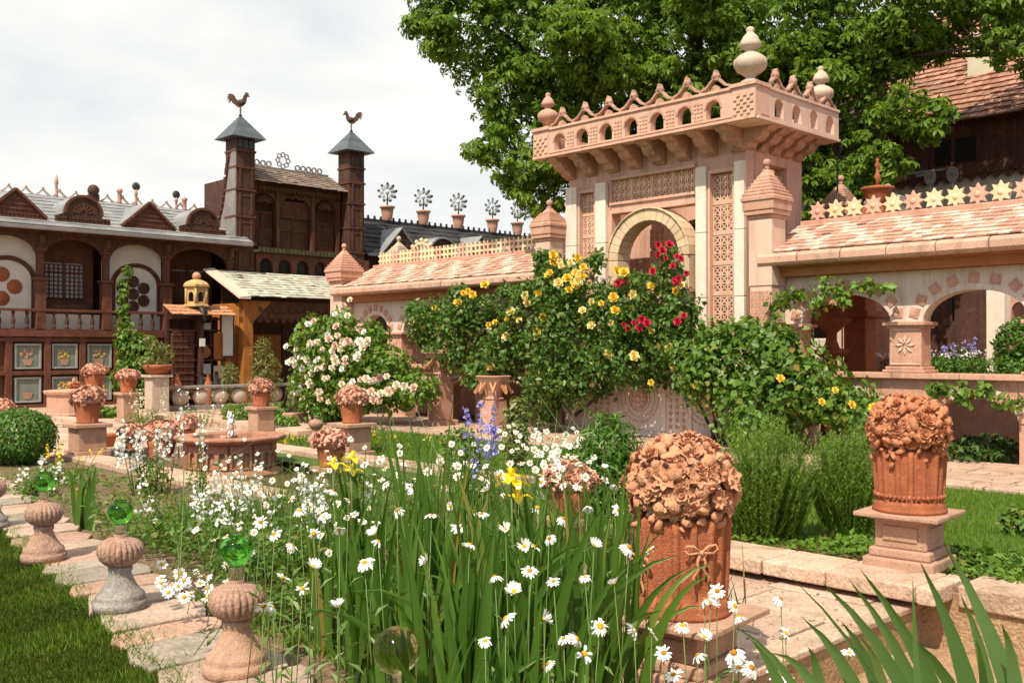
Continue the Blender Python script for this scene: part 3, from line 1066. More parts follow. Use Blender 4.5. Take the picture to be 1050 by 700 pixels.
# ================================================================== arcade wings
def cap_pillar(name, label, u, v, w, zb, zt, parent=None, group=None, mats=('pink_light', 'clay_pink'), deco=True):
    t = thing(name, label, 'pillar', G(u, v), RZ_A, group)
    w *= .68
    h = w / 2
    m = MB()
    m.box(-h * .93, h * .93, -h * .93, h * .93, 0, zb - 1.15)
    m.box(-h, h, -h, h, zb - 1.15, zb)
    m.build('shaft', mats[0], t, bev=.012)
    if deco:
        m = MB()
        lattice(m, -h * .8, h * .8, zb - 1.95, zb - 1.25, -h * .93 - .025, -h * .93 + .003, 5, 6, .03)
        m.build('relief_panel', 'clay_pink', t)
    m = MB()
    m.box(-h * 1.1, h * 1.1, -h * 1.1, h * 1.1, zb, zb + .06)
    m.box(-h * 1.28, h * 1.28, -h * 1.28, h * 1.28, zb + .06, zb + .14)
    m.box(-h * 1.36, h * 1.36, -h * 1.36, h * 1.36, zb + .14, zb + .30)
    m.box(-h * 1.45, h * 1.45, -h * 1.45, h * 1.45, zb + .30, zb + .37)
    m.build('capital', mats[1], t, bev=.012)
    m = MB()
    pyramid(m, h * 1.4, h * 1.4, zb + .37, zt - .17)
    k = random.Random(int(u * 10))
    for s in range(6):
        zz = zb + .4 + s * (zt - .3 - zb - .4) / 6
        q = h * 1.4 * (1 - (zz - zb - .37) / (zt - .17 - zb - .37))
        m.box(-q - .012, q + .012, -q - .012, q + .012, zz, zz + .035)
    m.build('pyramid_roof', mats[1], t, bev=.006)
    m = MB()
    m.ball((0, 0, zt - .09), .07, 12, 8, fn=lambda a, b: 1 + .1 * math.sin(b * 6))
    m.lathe([(.05, zt - .2), (.035, zt - .15)], 10)
    m.build('finial', mats[1], t)
    return t


def wing(name, label, u0, u1, arches, side):
    t = thing(name, label, 'arcade', G(0, 0), RZ_A)
    SILL = 1.33
    w_ = MB()
    low = [(c, h * .82, .0, .62, .34) for c, h in arches]
    arch_wall(w_, u0, u1, 0, SILL - .09, .0, .34, low)
    w_.build('base_wall', 'clay_pink', t, bev=.01)
    for c, h in arches:
        q = MB()
        arch_ring(q, c, .62, h * .83, h * .83 + .17, -.02, .05, .34 / (h * .82), .52 / (h * .83 + .17), 9, gap=.03, mi2=1)
        q.build('arch_ring', ['wing_wall', 'clay_pink'], t, bev=.006)
    s = MB()
    x = u0
    i = 0
    while x < u1 - .05:
        x2 = min(u1, x + 1.05)
        s.box(x + .004, x2 - .004, -.12, .46, SILL - .088, SILL + .0)
        x = x2
        i += 1
    s.build('sill', 'slab' if side == 'x' else 'clay_pink', t, bev=.012)
    w_ = MB()
    arch_wall(w_, u0, u1, 2.13, 2.93, .02, .30, [(c, h, 2.13, 2.135, .46) for c, h in arches], 18)
    w_.build('arch_wall', 'wing_wall', t, bev=.006)
    for c, h in arches:
        q = MB()
        for i in range(9):
            a_ = math.pi * (i + .5) / 9
            cx, cz = c - (h + .14) * math.cos(a_), 2.17 + .60 * math.sin(a_)
            if cz > 2.78 or cz < 2.2:
                cz = min(2.78, max(2.22, cz))
            mx = Matrix.Translation((cx, 0, cz)) @ Matrix.Rotation(a_ - math.pi / 2 + .15 * (-1) ** i, 4, 'Y')
            q.box(-.075, .075, .0, .03, -.075, .075, 0, mx)
            q.box(-.05, .05, -.008, .03, -.05, .05, 0, mx)
        q.build('ornament_tiles', 'clay_pink', t, bev=.004)
    edges = sorted([(c - h, c + h) for c, h in arches])
    gaps = [(edges[i][1], edges[i + 1][0]) for i in range(len(edges) - 1)]
    if edges[0][0] - u0 > .2:
        gaps.append((u0, edges[0][0]))
    if u1 - edges[-1][1] > .2:
        gaps.append((edges[-1][1], u1))
    for a_, b_ in gaps:
        c = (a_ + b_) / 2
        h = (b_ - a_) / 2
        pt = MB()
        pt.box(c - h * .98, c + h * .98, -.03, .33, SILL + .10, 2.06)
        pt.box(c - h * 1.15, c + h * 1.15, -.08, .38, SILL + .05, SILL + .10)
        pt.box(c - h * 1.3, c + h * 1.3, -.11, .41, SILL + .002, SILL + .05)
        pt.box(c - h * 1.3, c + h * 1.3, -.11, .41, 2.07, 2.13)
        pt.box(c - h * 1.15, c + h * 1.15, -.06, .37, 2.03, 2.068)
        o = pt.build('pillar', 'clay_pink', t, bev=.012)
        pt = MB()
        for i in range(8):
            a2 = math.pi * i / 4
            pt.prism([(c + .02 * math.cos(a2 - .5), 1.77 + .02 * math.sin(a2 - .5)), (c + .10 * math.cos(a2 - .22), 1.77 + .10 * math.sin(a2 - .22)), (c + .155 * math.cos(a2), 1.77 + .155 * math.sin(a2)), (c + .10 * math.cos(a2 + .22), 1.77 + .10 * math.sin(a2 + .22))], -.05, -.028)
        for bx in ((c - h * .9, c + h * .9, 2.0, 2.02), (c - h * .9, c + h * .9, 1.46, 1.48)):
            pt.box(bx[0], bx[1], -.045, -.027, bx[2], bx[3])
        pt.build('flower_relief', 'pink_light', o)
    # back row of the gallery
    w_ = MB()
    if side == 'l':
        arch_wall(w_, u0, u1, 2.13, 2.95, 1.75, 1.98, [(c, h, 2.13, 2.135, .46) for c, h in arches], 12)
    w_.box(u0, u1, 1.72, 2.0, 0, 1.0)
    for a_, b_ in gaps if side == 'l' else ():
        w_.box((a_ + b_) / 2 - .17, (a_ + b_) / 2 + .17, 1.75, 1.98, 1.0, 2.13)
    w_.build('back_wall', 'clay_pink', t, bev=.01)
    b = MB()
    b.box(u0 - .02, u1, -.20, .36, 2.935, 3.10)
    b.box(u0 - .02, u1, -.30, .30, 3.08, 3.16)
    b.box(u0, u1, 1.70, 2.1, 2.955, 3.15)
    b.box(u0, u1, .36, 1.70, 3.05, 3.10)
    b.build('eave_beam', 'beam', t, bev=.01)
    e = MB()
    x = u0 - .08
    i = 0
    rk = random.Random(4)
    while x < u1 - .02:
        x2 = min(u1, x + .76)
        k = rk.uniform(-.008, .008)
        pr = [(-.47 + k, 3.12), (-.50 + k, 3.16), (-.50 + k, 3.26), (-.46 + k, 3.31), (-.38, 3.335), (.0, 3.42), (.0, 3.16), (-.38, 3.10)]
        mx = Matrix.Translation((x + .008, 0, 0)) @ Matrix.Rotation(R(90), 4, 'Z')
        e.prism([(p0, p1) for p0, p1 in pr], -(x2 - x - .016), 0, 0, mx)
        x = x2
    e.build('eave_tiles', 'eave', t, bev=.012)
    r = MB()
    rowp = lambda i, j: 1 if ((i + (j if (i // 5) % 2 == 0 else -j)) % 5 in (0, 1) and True) else 0

    def pat(i, j):
        return 1 if (i + j) % 6 in (0, 1) or (i - j) % 6 == 3 else 0
    tile_roof(r, u0 - .05, u1, (-.42, 3.335), (.92, 3.93), 8, .155, pat, .022, .026, .007, .003)
    r.build('roof', ['tile_pink', 'tile_cream'], t)
    r = MB()
    r.hexa([(u0, .93, 3.90), (u1, .93, 3.90), (u1, 2.15, 3.12), (u0, 2.15, 3.12), (u0, .93, 3.93), (u1, .93, 3.93), (u1, 2.2, 3.18), (u0, 2.2, 3.18)])
    r.build('rear_roof', 'tile_pink', t)
    r = MB()
    r.box(u0 - .03, u1, .86, 1.02, 3.88, 4.0)
    o = r.build('ridge', 'clay_pink', t, bev=.015)
    return t


RA = [(-2.07 + 2.06 * i, .77) for i in range(4)]
RW = wing('arcade_wing', 'pink open arcade with diamond patterned tile roof running right of the gate tower', -3.33, 5.6, RA, 'r')
LA = [(-15.05 + 1.72 * i, .55) for i in range(4)]
LWg = wing('arcade_wing', 'pink open arcade with tile roof running left from the gate tower behind roses', -16.3, -8.3, LA, 'l')
x = -3.05
i = 0
while x < 5.5:
    m = MB()
    m.prism(star_poly(0, .15, .185, 8, .60, R(22.5 * 0)), -.03, .03)
    m.ball((0, -.03, .15), .05, 8, 5, sc=(1, .5, 1))
    m.build('star_tile', ('star_pink', 'star_cream', 'star_cream', 'star_pink', 'star_cream')[i % 5], RW, loc=(x, .94, 4.0), bev=.006)
    x += .345
    i += 1
x = -16.0
i = 0
while x < -8.5:
    m = MB()
    for dx in (-.07, .07):
        m.bar((dx, 0), (dx, .33), .05, -.025, .025)
    m.bar((-.145, .10), (.145, .10), .05, -.022, .022)
    m.bar((-.145, .24), (.145, .24), .05, -.022, .022)
    m.build('crest_tile', ('star_cream', 'star_pink')[i % 3 == 2], LWg, loc=(x, .94, 4.0))
    x += .30
    i += 1

cap_pillar('capped_pillar', 'pink pillar with pyramid cap where the right arcade meets the gate tower', -3.36, -.24, .66, 3.93, 5.0)
cap_pillar('capped_pillar', 'pink pillar with pyramid cap at the left edge of the gate tower', -8.55, -.24, .62, 3.95, 4.86)
cap_pillar('capped_pillar', 'pink pyramid capped pillar at the far left end of the left arcade', -16.3, -.1, .78, 3.45, 4.55)
cap_pillar('capped_pillar', 'pale pyramid capped turret behind the far left end of the left arcade', -16.0, 1.5, .72, 3.85, 4.85, mats=('pink_light', 'pale_stone'))
cap_pillar('capped_turret', 'small pale cone capped turret behind the left arcade ridge, nearer the pierced fan gable', -14.3, 2.2, .72, 3.55, 4.45, mats=('clay_pink', 'pale_stone'))
cap_pillar('capped_turret', 'small ochre cone capped turret behind the left arcade ridge, nearer the gate tower', -12.9, 2.2, .72, 3.55, 4.38, mats=('clay_pink', 'pale_stone'))
cap_pillar('capped_pillar', 'brownish pyramid capped pillar close behind the tower, above the right arcade roof', -3.95, 3.5, .62, 4.25, 5.25, mats=('pink_light', 'slab'))
cap_pillar('capped_pillar', 'low dark pyramid capped pillar beside the taller brownish capped one behind the right arcade', -3.2, 4.0, .7, 4.3, 5.05, mats=('clay_pink', 'grey_stone'))
fg = thing('fan_gable', 'pierced ochre fan shaped gable behind the ridge of the left arcade', 'gable', G(-15.0, 1.5), RZ_A)
m = MB()
for r0, r1 in ((.50, .56), (.3, .35), (.1, .15)):
    arch_ring(m, 0, 3.98, r0, r1, -.03, .03, 1.1, 1.1, 14)
for i in range(9):
    a_ = math.pi * (i + .5) / 9
    m.bar((.1 * math.cos(a_), 3.98 + .1 * math.sin(a_)), (.56 * math.cos(a_), 3.98 + .6 * math.sin(a_)), .04, -.022, .022)
    m.ball((.60 * math.cos(a_), 0, 3.98 + .66 * math.sin(a_)), .06, 8, 5)
m.box(-.6, .6, -.05, .05, 3.9, 3.98)
m.build('lattice_fan', 'star_cream', fg)
m = MB()
m.box(-.5, .5, -.04, .04, 0, 3.9)
m.build('post', 'clay_pink', fg)
# clay chimney pot with finials behind the right arcade
cp = thing('clay_finial_pot', 'orange clay pot with stacked ball finial behind the star cresting', 'pot', G(-2.6, 2.3), RZ_A)
m = MB()
m.box(-.2, .2, -.2, .2, 3.0, 4.3)
m.lathe([(.16, 4.3), (.22, 4.5), (.26, 4.62), (.30, 4.64), (.30, 4.68), (.2, 4.7)], 14)
m.build('pot', 'clay', cp)
m = MB()
m.lathe([(.04, 4.7), (.03, 4.82), (.07, 4.88), (.03, 4.95), (.025, 5.05), (.055, 5.1), (.02, 5.16), (.04, 5.2), (0, 5.24)], 10)
m.build('finial', 'clay', cp)
for k, (u, v, z) in enumerate(((-3.55, 2.6, 5.1), (-1.75, 2.6, 4.3), (-1.35, 2.6, 4.3))):
    t = thing('wheel_ornament', ('dark wire wheel close to the tower, highest of three behind the right arcade', 'dark wire wheel on a rod just right of the clay finial pot', 'dark wire wheel on a rod, rightmost of the three behind the star cresting')[k], 'ornament', G(u, v), RZ_A)
    m = MB()
    m.tube([(0, 0, 2.2), (0, 0, z + .4)], .02, 6)
    m.build('rod', 'ironwire', t)
    m = MB()
    arch_ring(m, 0, z + .5, .075, .10, -.02, .02, 1.4, 1.4, 10)
    arch_ring(m, 0, z + .5, -.075, -.10, -.02, .02, 1.4, 1.4, 10)
    for i in range(6):
        a_ = math.pi * i / 6
        m.bar((-.08 * math.cos(a_), z + .5 - .12 * math.sin(a_)), (.08 * math.cos(a_), z + .5 + .12 * math.sin(a_)), .025, -.015, .015)
    m.build('wheel', 'ironwire', t)
# ================================================================== balcony house at the left
H1 = thing('balcony_house', 'long brown timbered house with arched balcony, disc panels and grey slate roof at left', 'house', LF(0, 0), RZ_L)
X0, X1 = -6.4, 3.95
w = MB()
w.box(X0, X1, 2.2, 2.4, 0, 6.0)
w.box(X0, X0 + .2, .95, 2.2, 0, 5.3)
w.box(X0, X1, .0, 2.2, 2.12, 2.2)
w.box(X0, X1, .12, .2, 0, 2.05)
w.build('wall', 'wood', H1)
for x in (-5.95, -4.05, -2.23, -.33, 1.57, 3.75):
    f = MB()
    f.box(x - .14, x + .14, -.02, .26, 2.82, 3.7)
    f.box(x - .19, x + .19, -.07, .31, 3.7, 3.78)
    f.box(x - .09, x + .09, .03, .21, 3.78, 5.0)
    f.box(x - .15, x + .15, -.02, .26, 4.55, 4.63)
    f.box(x - .14, x + .14, -.02, .26, 2.2, 2.82)
    f.box(x - .07, x + .07, -.09, .05, 4.75, 5.02)
    f.build('balcony_post', 'wood_red', H1, bev=.012)
f = MB()
edges = [-5.95, -4.05, -2.23, -.33, 1.57, 3.75]
ar = [((a + b) / 2, (b - a) / 2 - .1, 4.38, 4.385, .55) for a, b in zip(edges[:-1], edges[1:])]
arch_wall(f, X0, X1, 4.38, 5.05, .06, .18, ar)
f.box(X0, X1, -.02, .25, 5.052, 5.16)
f.build('arch_board', 'wood', H1, bev=.008)
f = MB()
f.box(X0, X1, -.03, .13, 2.79, 2.87)
f.box(X0, X1, -.02, .12, 2.24, 2.30)
f.box(X0, X1, -.10, .24, 2.06, 2.24)
f.build('balcony_rail', 'wood_red', H1, bev=.008)
proto = None
x = X0 + .1
while x < X1:
    if min(abs(x - e) for e in edges) > .2:
        if proto is None:
            m = MB()
            m.lathe([(.05, 0), (.05, .06), (.03, .08), (.06, .16), (.065, .22), (.032, .34), (.028, .38), (.05, .42), (.05, .49)], 10)
            proto = m.build('baluster', 'wood_dark', H1, loc=(x, .05, 2.3))
        else:
            c = proto.copy()
            C.objects.link(c)
            c.location = (x, .05, 2.3)
    x += .37
for k, (x, kind) in enumerate(((-5.0, 'l'), (-3.14, 'd'), (-1.28, 'l'), (.62, 'f'), (2.66, 'm'))):
    if kind in 'df':
        m = MB()
        m.box(x - .93, x + .93, .44, .52, 2.2, 5.04)
        p_ = m.build('white_panel', 'white', H1, bev=.01)
        m = MB()
        arch_ring(m, x + .12, 3.7, .66, .80, .40, .438, .85, .86, 14, legs=1.48)
        m.build('arch_frame', 'wood', H1)
        if kind == 'd':
            for i, (dx, dz) in enumerate(((0, .36), (.36, 0), (0, -.36), (-.36, 0))):
                m = MB()
                mx = Matrix.Translation((x + dx * .95 - .02, .435, 3.5 + dz * .95)) @ Matrix.Rotation(R(90), 4, 'X')
                m.lathe([(.19, 0), (.21, .02), (.19, .05), (.13, .035), (.12, .05), (.07, .04), (.05, .06), (0, .06)], 20, mx=mx)
                m.build('clay_disc', 'clay', p_)
        else:
            m = MB()
            for i in range(7):
                a_ = math.pi / 3 * i
                cx, cz = (x + .02, 3.42) if i == 6 else (x + .02 + .39 * math.cos(a_ + .52), 3.42 + .39 * math.sin(a_ + .52))
                for j in range(6):
                    b_ = math.pi / 3 * j
                    m.ball((cx + .11 * math.cos(b_), .43, cz + .11 * math.sin(b_)), .07, 8, 5, sc=(1, .35, 1))
                arch_ring(m, cx, cz, .155, .185, .405, .437, 1, 1, 8)
                arch_ring(m, cx, cz, -.155, -.185, .405, .437, 1, 1, 8)
                m.ball((cx, .43, cz), .06, 8, 5, sc=(1, .4, 1))
            m.build('carved_rosette', 'wood_dark', p_)
    else:
        m = MB()
        m.box(x - .9, x + .9, .98, 1.08, 2.2, 5.0)
        m.box(x - .62, x + .62, .92, .97, 3.98, 4.04)
        m.build('inner_wall', 'wood_red', H1)
        m = MB()
        lattice(m, x - .55, x - .02, 3.25, 4.25, .90, .95, 4, 8, .03, 0, kind == 'm')
        lattice(m, x + .05, x + .58, 3.25, 4.25, .90, .95, 4, 8, .03, 0, kind == 'm')
        m.box(x - .03, x + .05, .89, .96, 3.2, 4.5)
        fr = m.build('lattice_window', 'wood', H1)
        m = MB()
        m.box(x - .54, x + .57, .955, .975, 3.25, 4.3)
        m.build('pane', 'p_blue', fr)
        m = MB()
        m.box(x - .62, x + .62, .70, .78, 2.95, 3.05)
        lattice(m, x - .55, x + .55, 2.40, 2.92, .72, .76, 8, 4, .03)
        m.box(x - .62, x + .62, .70, .78, 2.30, 2.38)
        lt = m.build('parapet_screen', 'wood_red', H1)
        m = MB()
        m.box(x - .6, x + .6, .79, .82, 2.3, 2.98)
        m.build('backing_board', 'white', lt)
# white infill behind the balusters
m = MB()
m.box(-2.2, 3.4, .30, .34, 2.2, 2.74)
m.build('white_panel', 'white', H1)
# roof
r = MB()
tile_roof(r, X0 - .2, X1 + .35, (-.48, 5.22), (2.35, 6.50), 9, .42, None, .03, .025, .004, .003)
r.build('roof', 'slate', H1)
r = MB()
r.box(X0 - .2, X1 + .35, -.50, -.40, 5.10, 5.21)
r.box(X0 - .2, X1 + .35, -.40, .0, 5.165, 5.2)
r.build('gutter', 'grey_board', H1, bev=.02)
r = MB()
r.hexa([(X0, 2.36, 6.42), (X1 + .3, 2.36, 6.42), (X1 + .3, 4.6, 5.3), (X0, 4.6, 5.3), (X0, 2.36, 6.47), (X1 + .3, 2.36, 6.47), (X1 + .3, 4.6, 5.35), (X0, 4.6, 5.35)])
r.build('rear_roof', 'slate', H1)
x = X0
while x < X1:
    m = MB()
    for (a_, b_) in (((-.24, 0), (-.11, .09)), ((-.11, .09), (0, .21)), ((0, .21), (.11, .09)), ((.11, .09), (.24, 0))):
        m.bar(a_, b_, .05, -.03, .03)
    m.ball((0, 0, .24), .045, 8, 5)
    m.build('ridge_crest', 'pale_stone', H1, loc=(x, 2.36, 6.49))
    x += .5
# dormers: alternately a triangular and a round gable
for k, (x, kind) in enumerate(((-4.9, 'r'), (-2.95, 't'), (-1.05, 'r'), (.95, 't'), (2.75, 'r'))):
    m = MB()
    if kind == 't':
        m.prism([(-.78, 0), (.78, 0), (.78, .16), (0, .86), (-.78, .16)], -.02, .05)
    else:
        m.prism([(-.80, 0), (.80, 0), (.80, .26), (.56, .26)] + [(.55 * math.cos(math.pi * i / 14), .34 + .56 * math.sin(math.pi * i / 14)) for i in range(15)] + [(-.56, .26), (-.80, .26)], -.02, .05)
    d = m.build('dormer', 'wood' if kind == 't' else 'wood_dark', H1, loc=(x, .0, 5.36))
    m = MB()
    for i in range(14):
        xx = -.72 + i * .11
        m.prism([(xx - .045, .03), (xx + .045, .03), (xx + .045, .09), (xx, .15), (xx - .045, .09)], -.045, -.02)
        m.box(xx - .03, xx + .03, -.04, -.02, .18, .24)
    if kind == 't':
        for z in (.32, .46, .60):
            hw = .78 * (1 - (z - .12) / .74)
            m.box(-hw + .06, hw - .06, -.04, -.02, z, z + .05)
        m.bar((-.86, .12), (0, .90), .075, -.10, .02)
        m.bar((.86, .12), (0, .90), .075, -.10, .02)
    else:
        arch_ring(m, 0, .34, .50, .58, -.08, .03, 1, 1, 14)
        arch_ring(m, 0, .34, .30, .34, -.04, -.02, 1, 1, 14)
        for i in range(7):
            a_ = math.pi * (i + .5) / 7
            m.bar((.1 * math.cos(a_), .36 + .1 * math.sin(a_)), (.3 * math.cos(a_), .36 + .3 * math.sin(a_)), .045, -.04, -.02)
    m.build('carving', 'wood_red' if kind == 't' else 'wood', d)
    m = MB()
    if kind == 't':
        m.hexa([(-.80, .05, .14), (0, .05, .84), (0, 1.9, .84), (-.80, .5, .14), (-.84, .05, .18), (0, .05, .90), (0, 2.0, .90), (-.84, .55, .18)])
        m.hexa([(.80, .05, .14), (0, .05, .84), (0, 1.9, .84), (.80, .5, .14), (.84, .05, .18), (0, .05, .90), (0, 2.0, .90), (.84, .55, .18)])
    else:
        arch_ring(m, 0, .34, .51, .56, .05, 1.2, 1, 1, 12)
    m.build('dormer_roof', 'slate', d)
# ridge ornaments above the balcony house
for k, (x, h, kind) in enumerate(((-1.0, .75, 's'), (1.0, .55, 'n'), (1.55, .62, 's'), (2.95, .5, 's2'), (3.25, .5, 'n'), (.15, .55, 'b'))):
    t = thing('roof_finial', ('slim clay spike on the slate ridge above the round gable', 'short pale chimney stub on the slate ridge beside a small round ornament', 'small round grey wheel on a rod on the slate ridge', 'small grey wheel next to the right end of the slate ridge', 'pale chimney stub at the right end of the slate ridge', 'dark knobbly ornament on the slate ridge near the middle')[k], 'finial', LF(x, 2.36, 6.45), RZ_L)
    m = MB()
    if kind == 'b':
        m.box(-.16, .16, -.1, .1, 0, .25)
        m.ball((0, 0, .38), .19, 10, 7, fn=lambda a, b: 1 + .2 * math.sin(5 * b) * math.sin(4 * a))
        m.build('knob', 'wood_dark', t)
    elif kind == 'n':
        m.lathe([(.08, 0), (.07, .1), (.07, h - .15), (.10, h - .12), (.10, h - .06), (.04, h)], 10)
        m.build('stub', 'clay_pink', t)
    else:
        m.lathe([(.07, 0), (.045, .15), (.045, h * .6), (.07, h * .65), (.02, h)], 8)
        m.build('rod', 'clay_pink', t)
        if kind == 's2' or k == 2:
            m = MB()
            m.ball((0, 0, h + .05), .14, 12, 8, sc=(1, .3, 1))
            m.build('wheel', 'metal', t)
# ground floor timber grid
f = MB()
for x in (-5.2, -4.1, -3.1, -2.05, -1.06, -.03, .7, 1.6, 2.5, 3.4):
    f.box(x - .09, x + .09, -.04, .12, 0, 2.06)
for z in (.06, 1.02, 1.98):
    f.box(X0, X1, -.03, .118, z - .06, z + .06)
f.build('ground_floor_grid', 'wood_red', H1, bev=.01)
LBL = ('grey green tile picture with a plain flower vase, upper left of the six', 'tile picture with a large yellow bouquet, upper middle of the six', 'dark tile picture with a brownish vase, upper right of the six',
       'grey green tile picture low at the left of the six', 'tile picture with a small yellow bouquet, lower middle of the six', 'dim tile picture, lower right of the six beside the vine')
for j, zc in enumerate((1.50, .54)):
    for i, xc in enumerate((-2.58, -1.56, -.55)):
        t = thing('framed_picture', LBL[j * 3 + i], 'picture', LF(xc, .06, zc), RZ_L, 'framed tile pictures under the balcony')
        m = MB()
        for bx in ((-.36, .36, .31, .36), (-.36, .36, -.36, -.31), (-.36, -.31, -.31, .31), (.31, .36, -.31, .31)):
            m.box(bx[0], bx[1], -.06, .05, bx[2], bx[3])
        m.build('frame', 'p_frame', t)
        m = MB()
        m.box(-.31, .31, -.02, .03, -.31, .31)
        m.build('panel', 'p_teal', t)
        m = MB()
        rr_ = random.Random(i * 7 + j)
        m.prism([(-.09, -.26), (.09, -.26), (.14, -.08), (-.14, -.08)], -.035, -.021, 1)
        if (i, j) != (0, 1):
            for q in range(16):
                a_, b_ = rr_.uniform(-.18, .18), rr_.uniform(-.06, .2)
                m.ball((a_ * (1 - .8 * abs(b_ - .05)), -.025, b_), rr_.uniform(.03, .055), 7, 4, sc=(1, .3, 1), mi=0 if (i == 1 or rr_.random() < .3) else 1)
        m.build('painted_bouquet', ['p_yellow', 'p_pink'], t)

# ================================================================== rooster tower house
H2 = thing('rooster_house', 'dark carved wooden house between two slim turrets topped by roosters', 'house', LF(0, 0), RZ_L)
w = MB()
w.box(4.6, 8.46, .75, 3.6, 0, 7.7)
w.box(3.70, 9.3, 1.9, 3.6, 0, 6.2)
w.build('wall', 'wood_dark', H2)
for x0, x1, zt in ((3.92, 4.62, 8.78), (8.44, 9.10, 8.95)):
    m = MB()
    m.box(x0, x1, 0, .72, 0, zt)
    tw_ = m.build('turret', 'wood_dark', H2, bev=.01)
    m = MB()
    for z in (4.1, 5.2, 6.1, 7.0, 7.75, 8.3):
        m.box(x0 - .03, x1 + .03, -.04, .74, z, z + .07)
    for z in (4.2, 5.3, 6.2, 7.1):
        m.box(x0 + .10, x0 + .17, -.035, .0, z, z + .75)
        m.box(x1 - .17, x1 - .10, -.035, .0, z, z + .75)
        m.box(x0 + .17, x1 - .17, -.022, .0, z + .62, z + .68)
    m.build('trim_boards', 'wood', tw_)
    m = MB()
    for q in range(3):
        xa = x0 + .08 + q * .20
        m.prism([(xa, 8.42), (xa + .14, 8.42), (xa + .14, 8.66), (xa + .07, 8.74), (xa, 8.66)], -.012, .002)
    m.build('louvre', 'window', tw_)
    cx = (x0 + x1) / 2
    m = MB()
    for q in range(9):
        h0 = .63 * (1 - q / 9)
        h1 = .63 * (1 - (q + 1.1) / 9.3)
        z0, z1 = zt - .02 + q * .092, zt - .02 + (q + 1) * .092 + .02
        m.hexa([(cx - h0, .36 - h0, z0), (cx + h0, .36 - h0, z0), (cx + h0, .36 + h0, z0), (cx - h0, .36 + h0, z0), (cx - h1, .36 - h1, z1), (cx + h1, .36 - h1, z1), (cx + h1, .36 + h1, z1), (cx - h1, .36 + h1, z1)])
    m.build('pyramid_roof', 'turret', H2)
m = MB()
m.prism([(-1.55, 5.0), (-.0, 5.0), (-.0, 8.4), (-.28, 8.4), (-.45, 7.8), (-.6, 7.2), (-.8, 6.5), (-1.1, 5.9), (-1.5, 5.5)], 0, .05)
m.build('side_cladding', 'grey_board', H2, loc=(3.90, .0, 0), rz=R(-90))
m = MB()
for q in range(12):
    z = 5.6 + q * .22
    y = 1.5 - 1.15 * ((z - 5.5) / 2.9) ** .6
    m.box(3.86, 3.96, y, y + .14, z, z + .15)
m.build('stepped_edge', 'wood_dark', H2)
m = MB()
tile_roof(m, 4.5, 8.5, (.05, 7.42), (1.35, 8.12), 7, .17, None, .03, .03, .01, .004)
m.build('roof', 'old_tile', H2)
m = MB()
for x in [4.75 + .235 * i for i in range(15)]:
    if 6.1 < x < 6.9:
        continue
    for a0 in (1, -1):
        arch_ring(m, x, 8.30, .07 * a0, .115 * a0, 1.33, 1.37, 1, 1, 8)
m.box(4.6, 8.4, 1.30, 1.40, 8.10, 8.20)
for i in range(8):
    a_ = math.pi / 4 * i
    for a0 in (1, -1):
        arch_ring(m, 6.5 + .21 * math.cos(a_), 8.50 + .21 * math.sin(a_), .06 * a0, .095 * a0, 1.33 + .002 * i, 1.36 + .002 * i, 1, 1, 7)
m.build('ridge_cresting', 'grey_board', H2)
# carved front: upper arches, doors, shutters
f = MB()
arch_wall(f, 4.66, 8.34, 6.55, 7.35, .50, .60, [(5.25, .48, 6.55, 6.6, .5), (6.5, .62, 6.55, 6.6, .5), (7.75, .48, 6.55, 6.6, .5)])
f.box(4.66, 8.34, .40, .74, 7.35, 7.45)
for x in (4.72, 5.76, 7.2, 8.28):
    f.box(x - .06, x + .06, .44, .70, 5.2, 7.35)
f.build('carved_front', 'wood', H2, bev=.008)
for x0, x1, z1, m_ in ((4.85, 5.62, 6.5, 'wood'), (5.9, 7.08, 6.95, 'wood'), (7.35, 8.15, 6.3, 'wood')):
    m = MB()
    m.box(x0, x1, .68, .75, 5.2, z1)
    m.box(x0, x0 + .05, .62, .68, 5.2, z1)
    m.box(x1 - .05, x1, .62, .68, 5.2, z1)
    xm = (x0 + x1) / 2
    m.box(xm - .03, xm + .03, .64, .68, 5.2, z1)
    for z in (5.25, 5.85, z1 - .1):
        m.box(x0 + .05, x1 - .05, .65, .68, z, z + .07)
    m.build('shutter', m_, H2, bev=.006)
m = MB()
for i in range(24):
    x = 4.74 + i * .152
    m.prism([(x - .07, 7.34), (x + .07, 7.34), (x + .07, 7.24), (x, 7.14), (x - .07, 7.24)], .36, .40)
m.build('eave_valance', 'wood', H2)
for x0, x1, z0, z1, nx, nz in ((4.86, 5.61, 5.25, 5.85, 5, 4), (7.36, 8.14, 5.25, 5.85, 5, 4), (5.92, 7.06, 6.35, 6.9, 7, 3)):
    m = MB()
    lattice(m, x0, x1, z0, z1, .60, .64, nx, nz, .035)
    m.build('carved_lattice', 'wood_red', H2)
for cx, cz in ((5.24, 6.75), (6.49, 6.98), (7.75, 6.75)):
    m = MB()
    for i in range(9):
        a_ = math.pi * (i + .5) / 9
        m.bar((cx + .12 * math.cos(a_), cz + .12 * math.sin(a_)), (cx + .34 * math.cos(a_), cz + .30 * math.sin(a_)), .04, .46, .50)
    arch_ring(m, cx, cz, .08, .13, .45, .50, 1, 1, 8)
    m.build('sunburst_carving', 'wood', H2)
f = MB()
f.box(4.6, 8.6, -.25, .75, 4.98, 5.06)
for i in range(26):
    f.box(4.62 + i * .152, 4.62 + i * .152 + .1, -.29, -.25, 4.98, 5.13)
f.build('ledge', mat('mossy_board', (.08, .085, .03), (.05, .035, .02), 6), H2)
f = MB()
arch_wall(f, 4.66, 9.3, 4.0, 4.96, -.02, .12, [(5.05 + i * .72, .25, 4.2, 4.55, .25) for i in range(6)])
f.build('arcade_board', 'wood_red', H2, bev=.008)
f = MB()
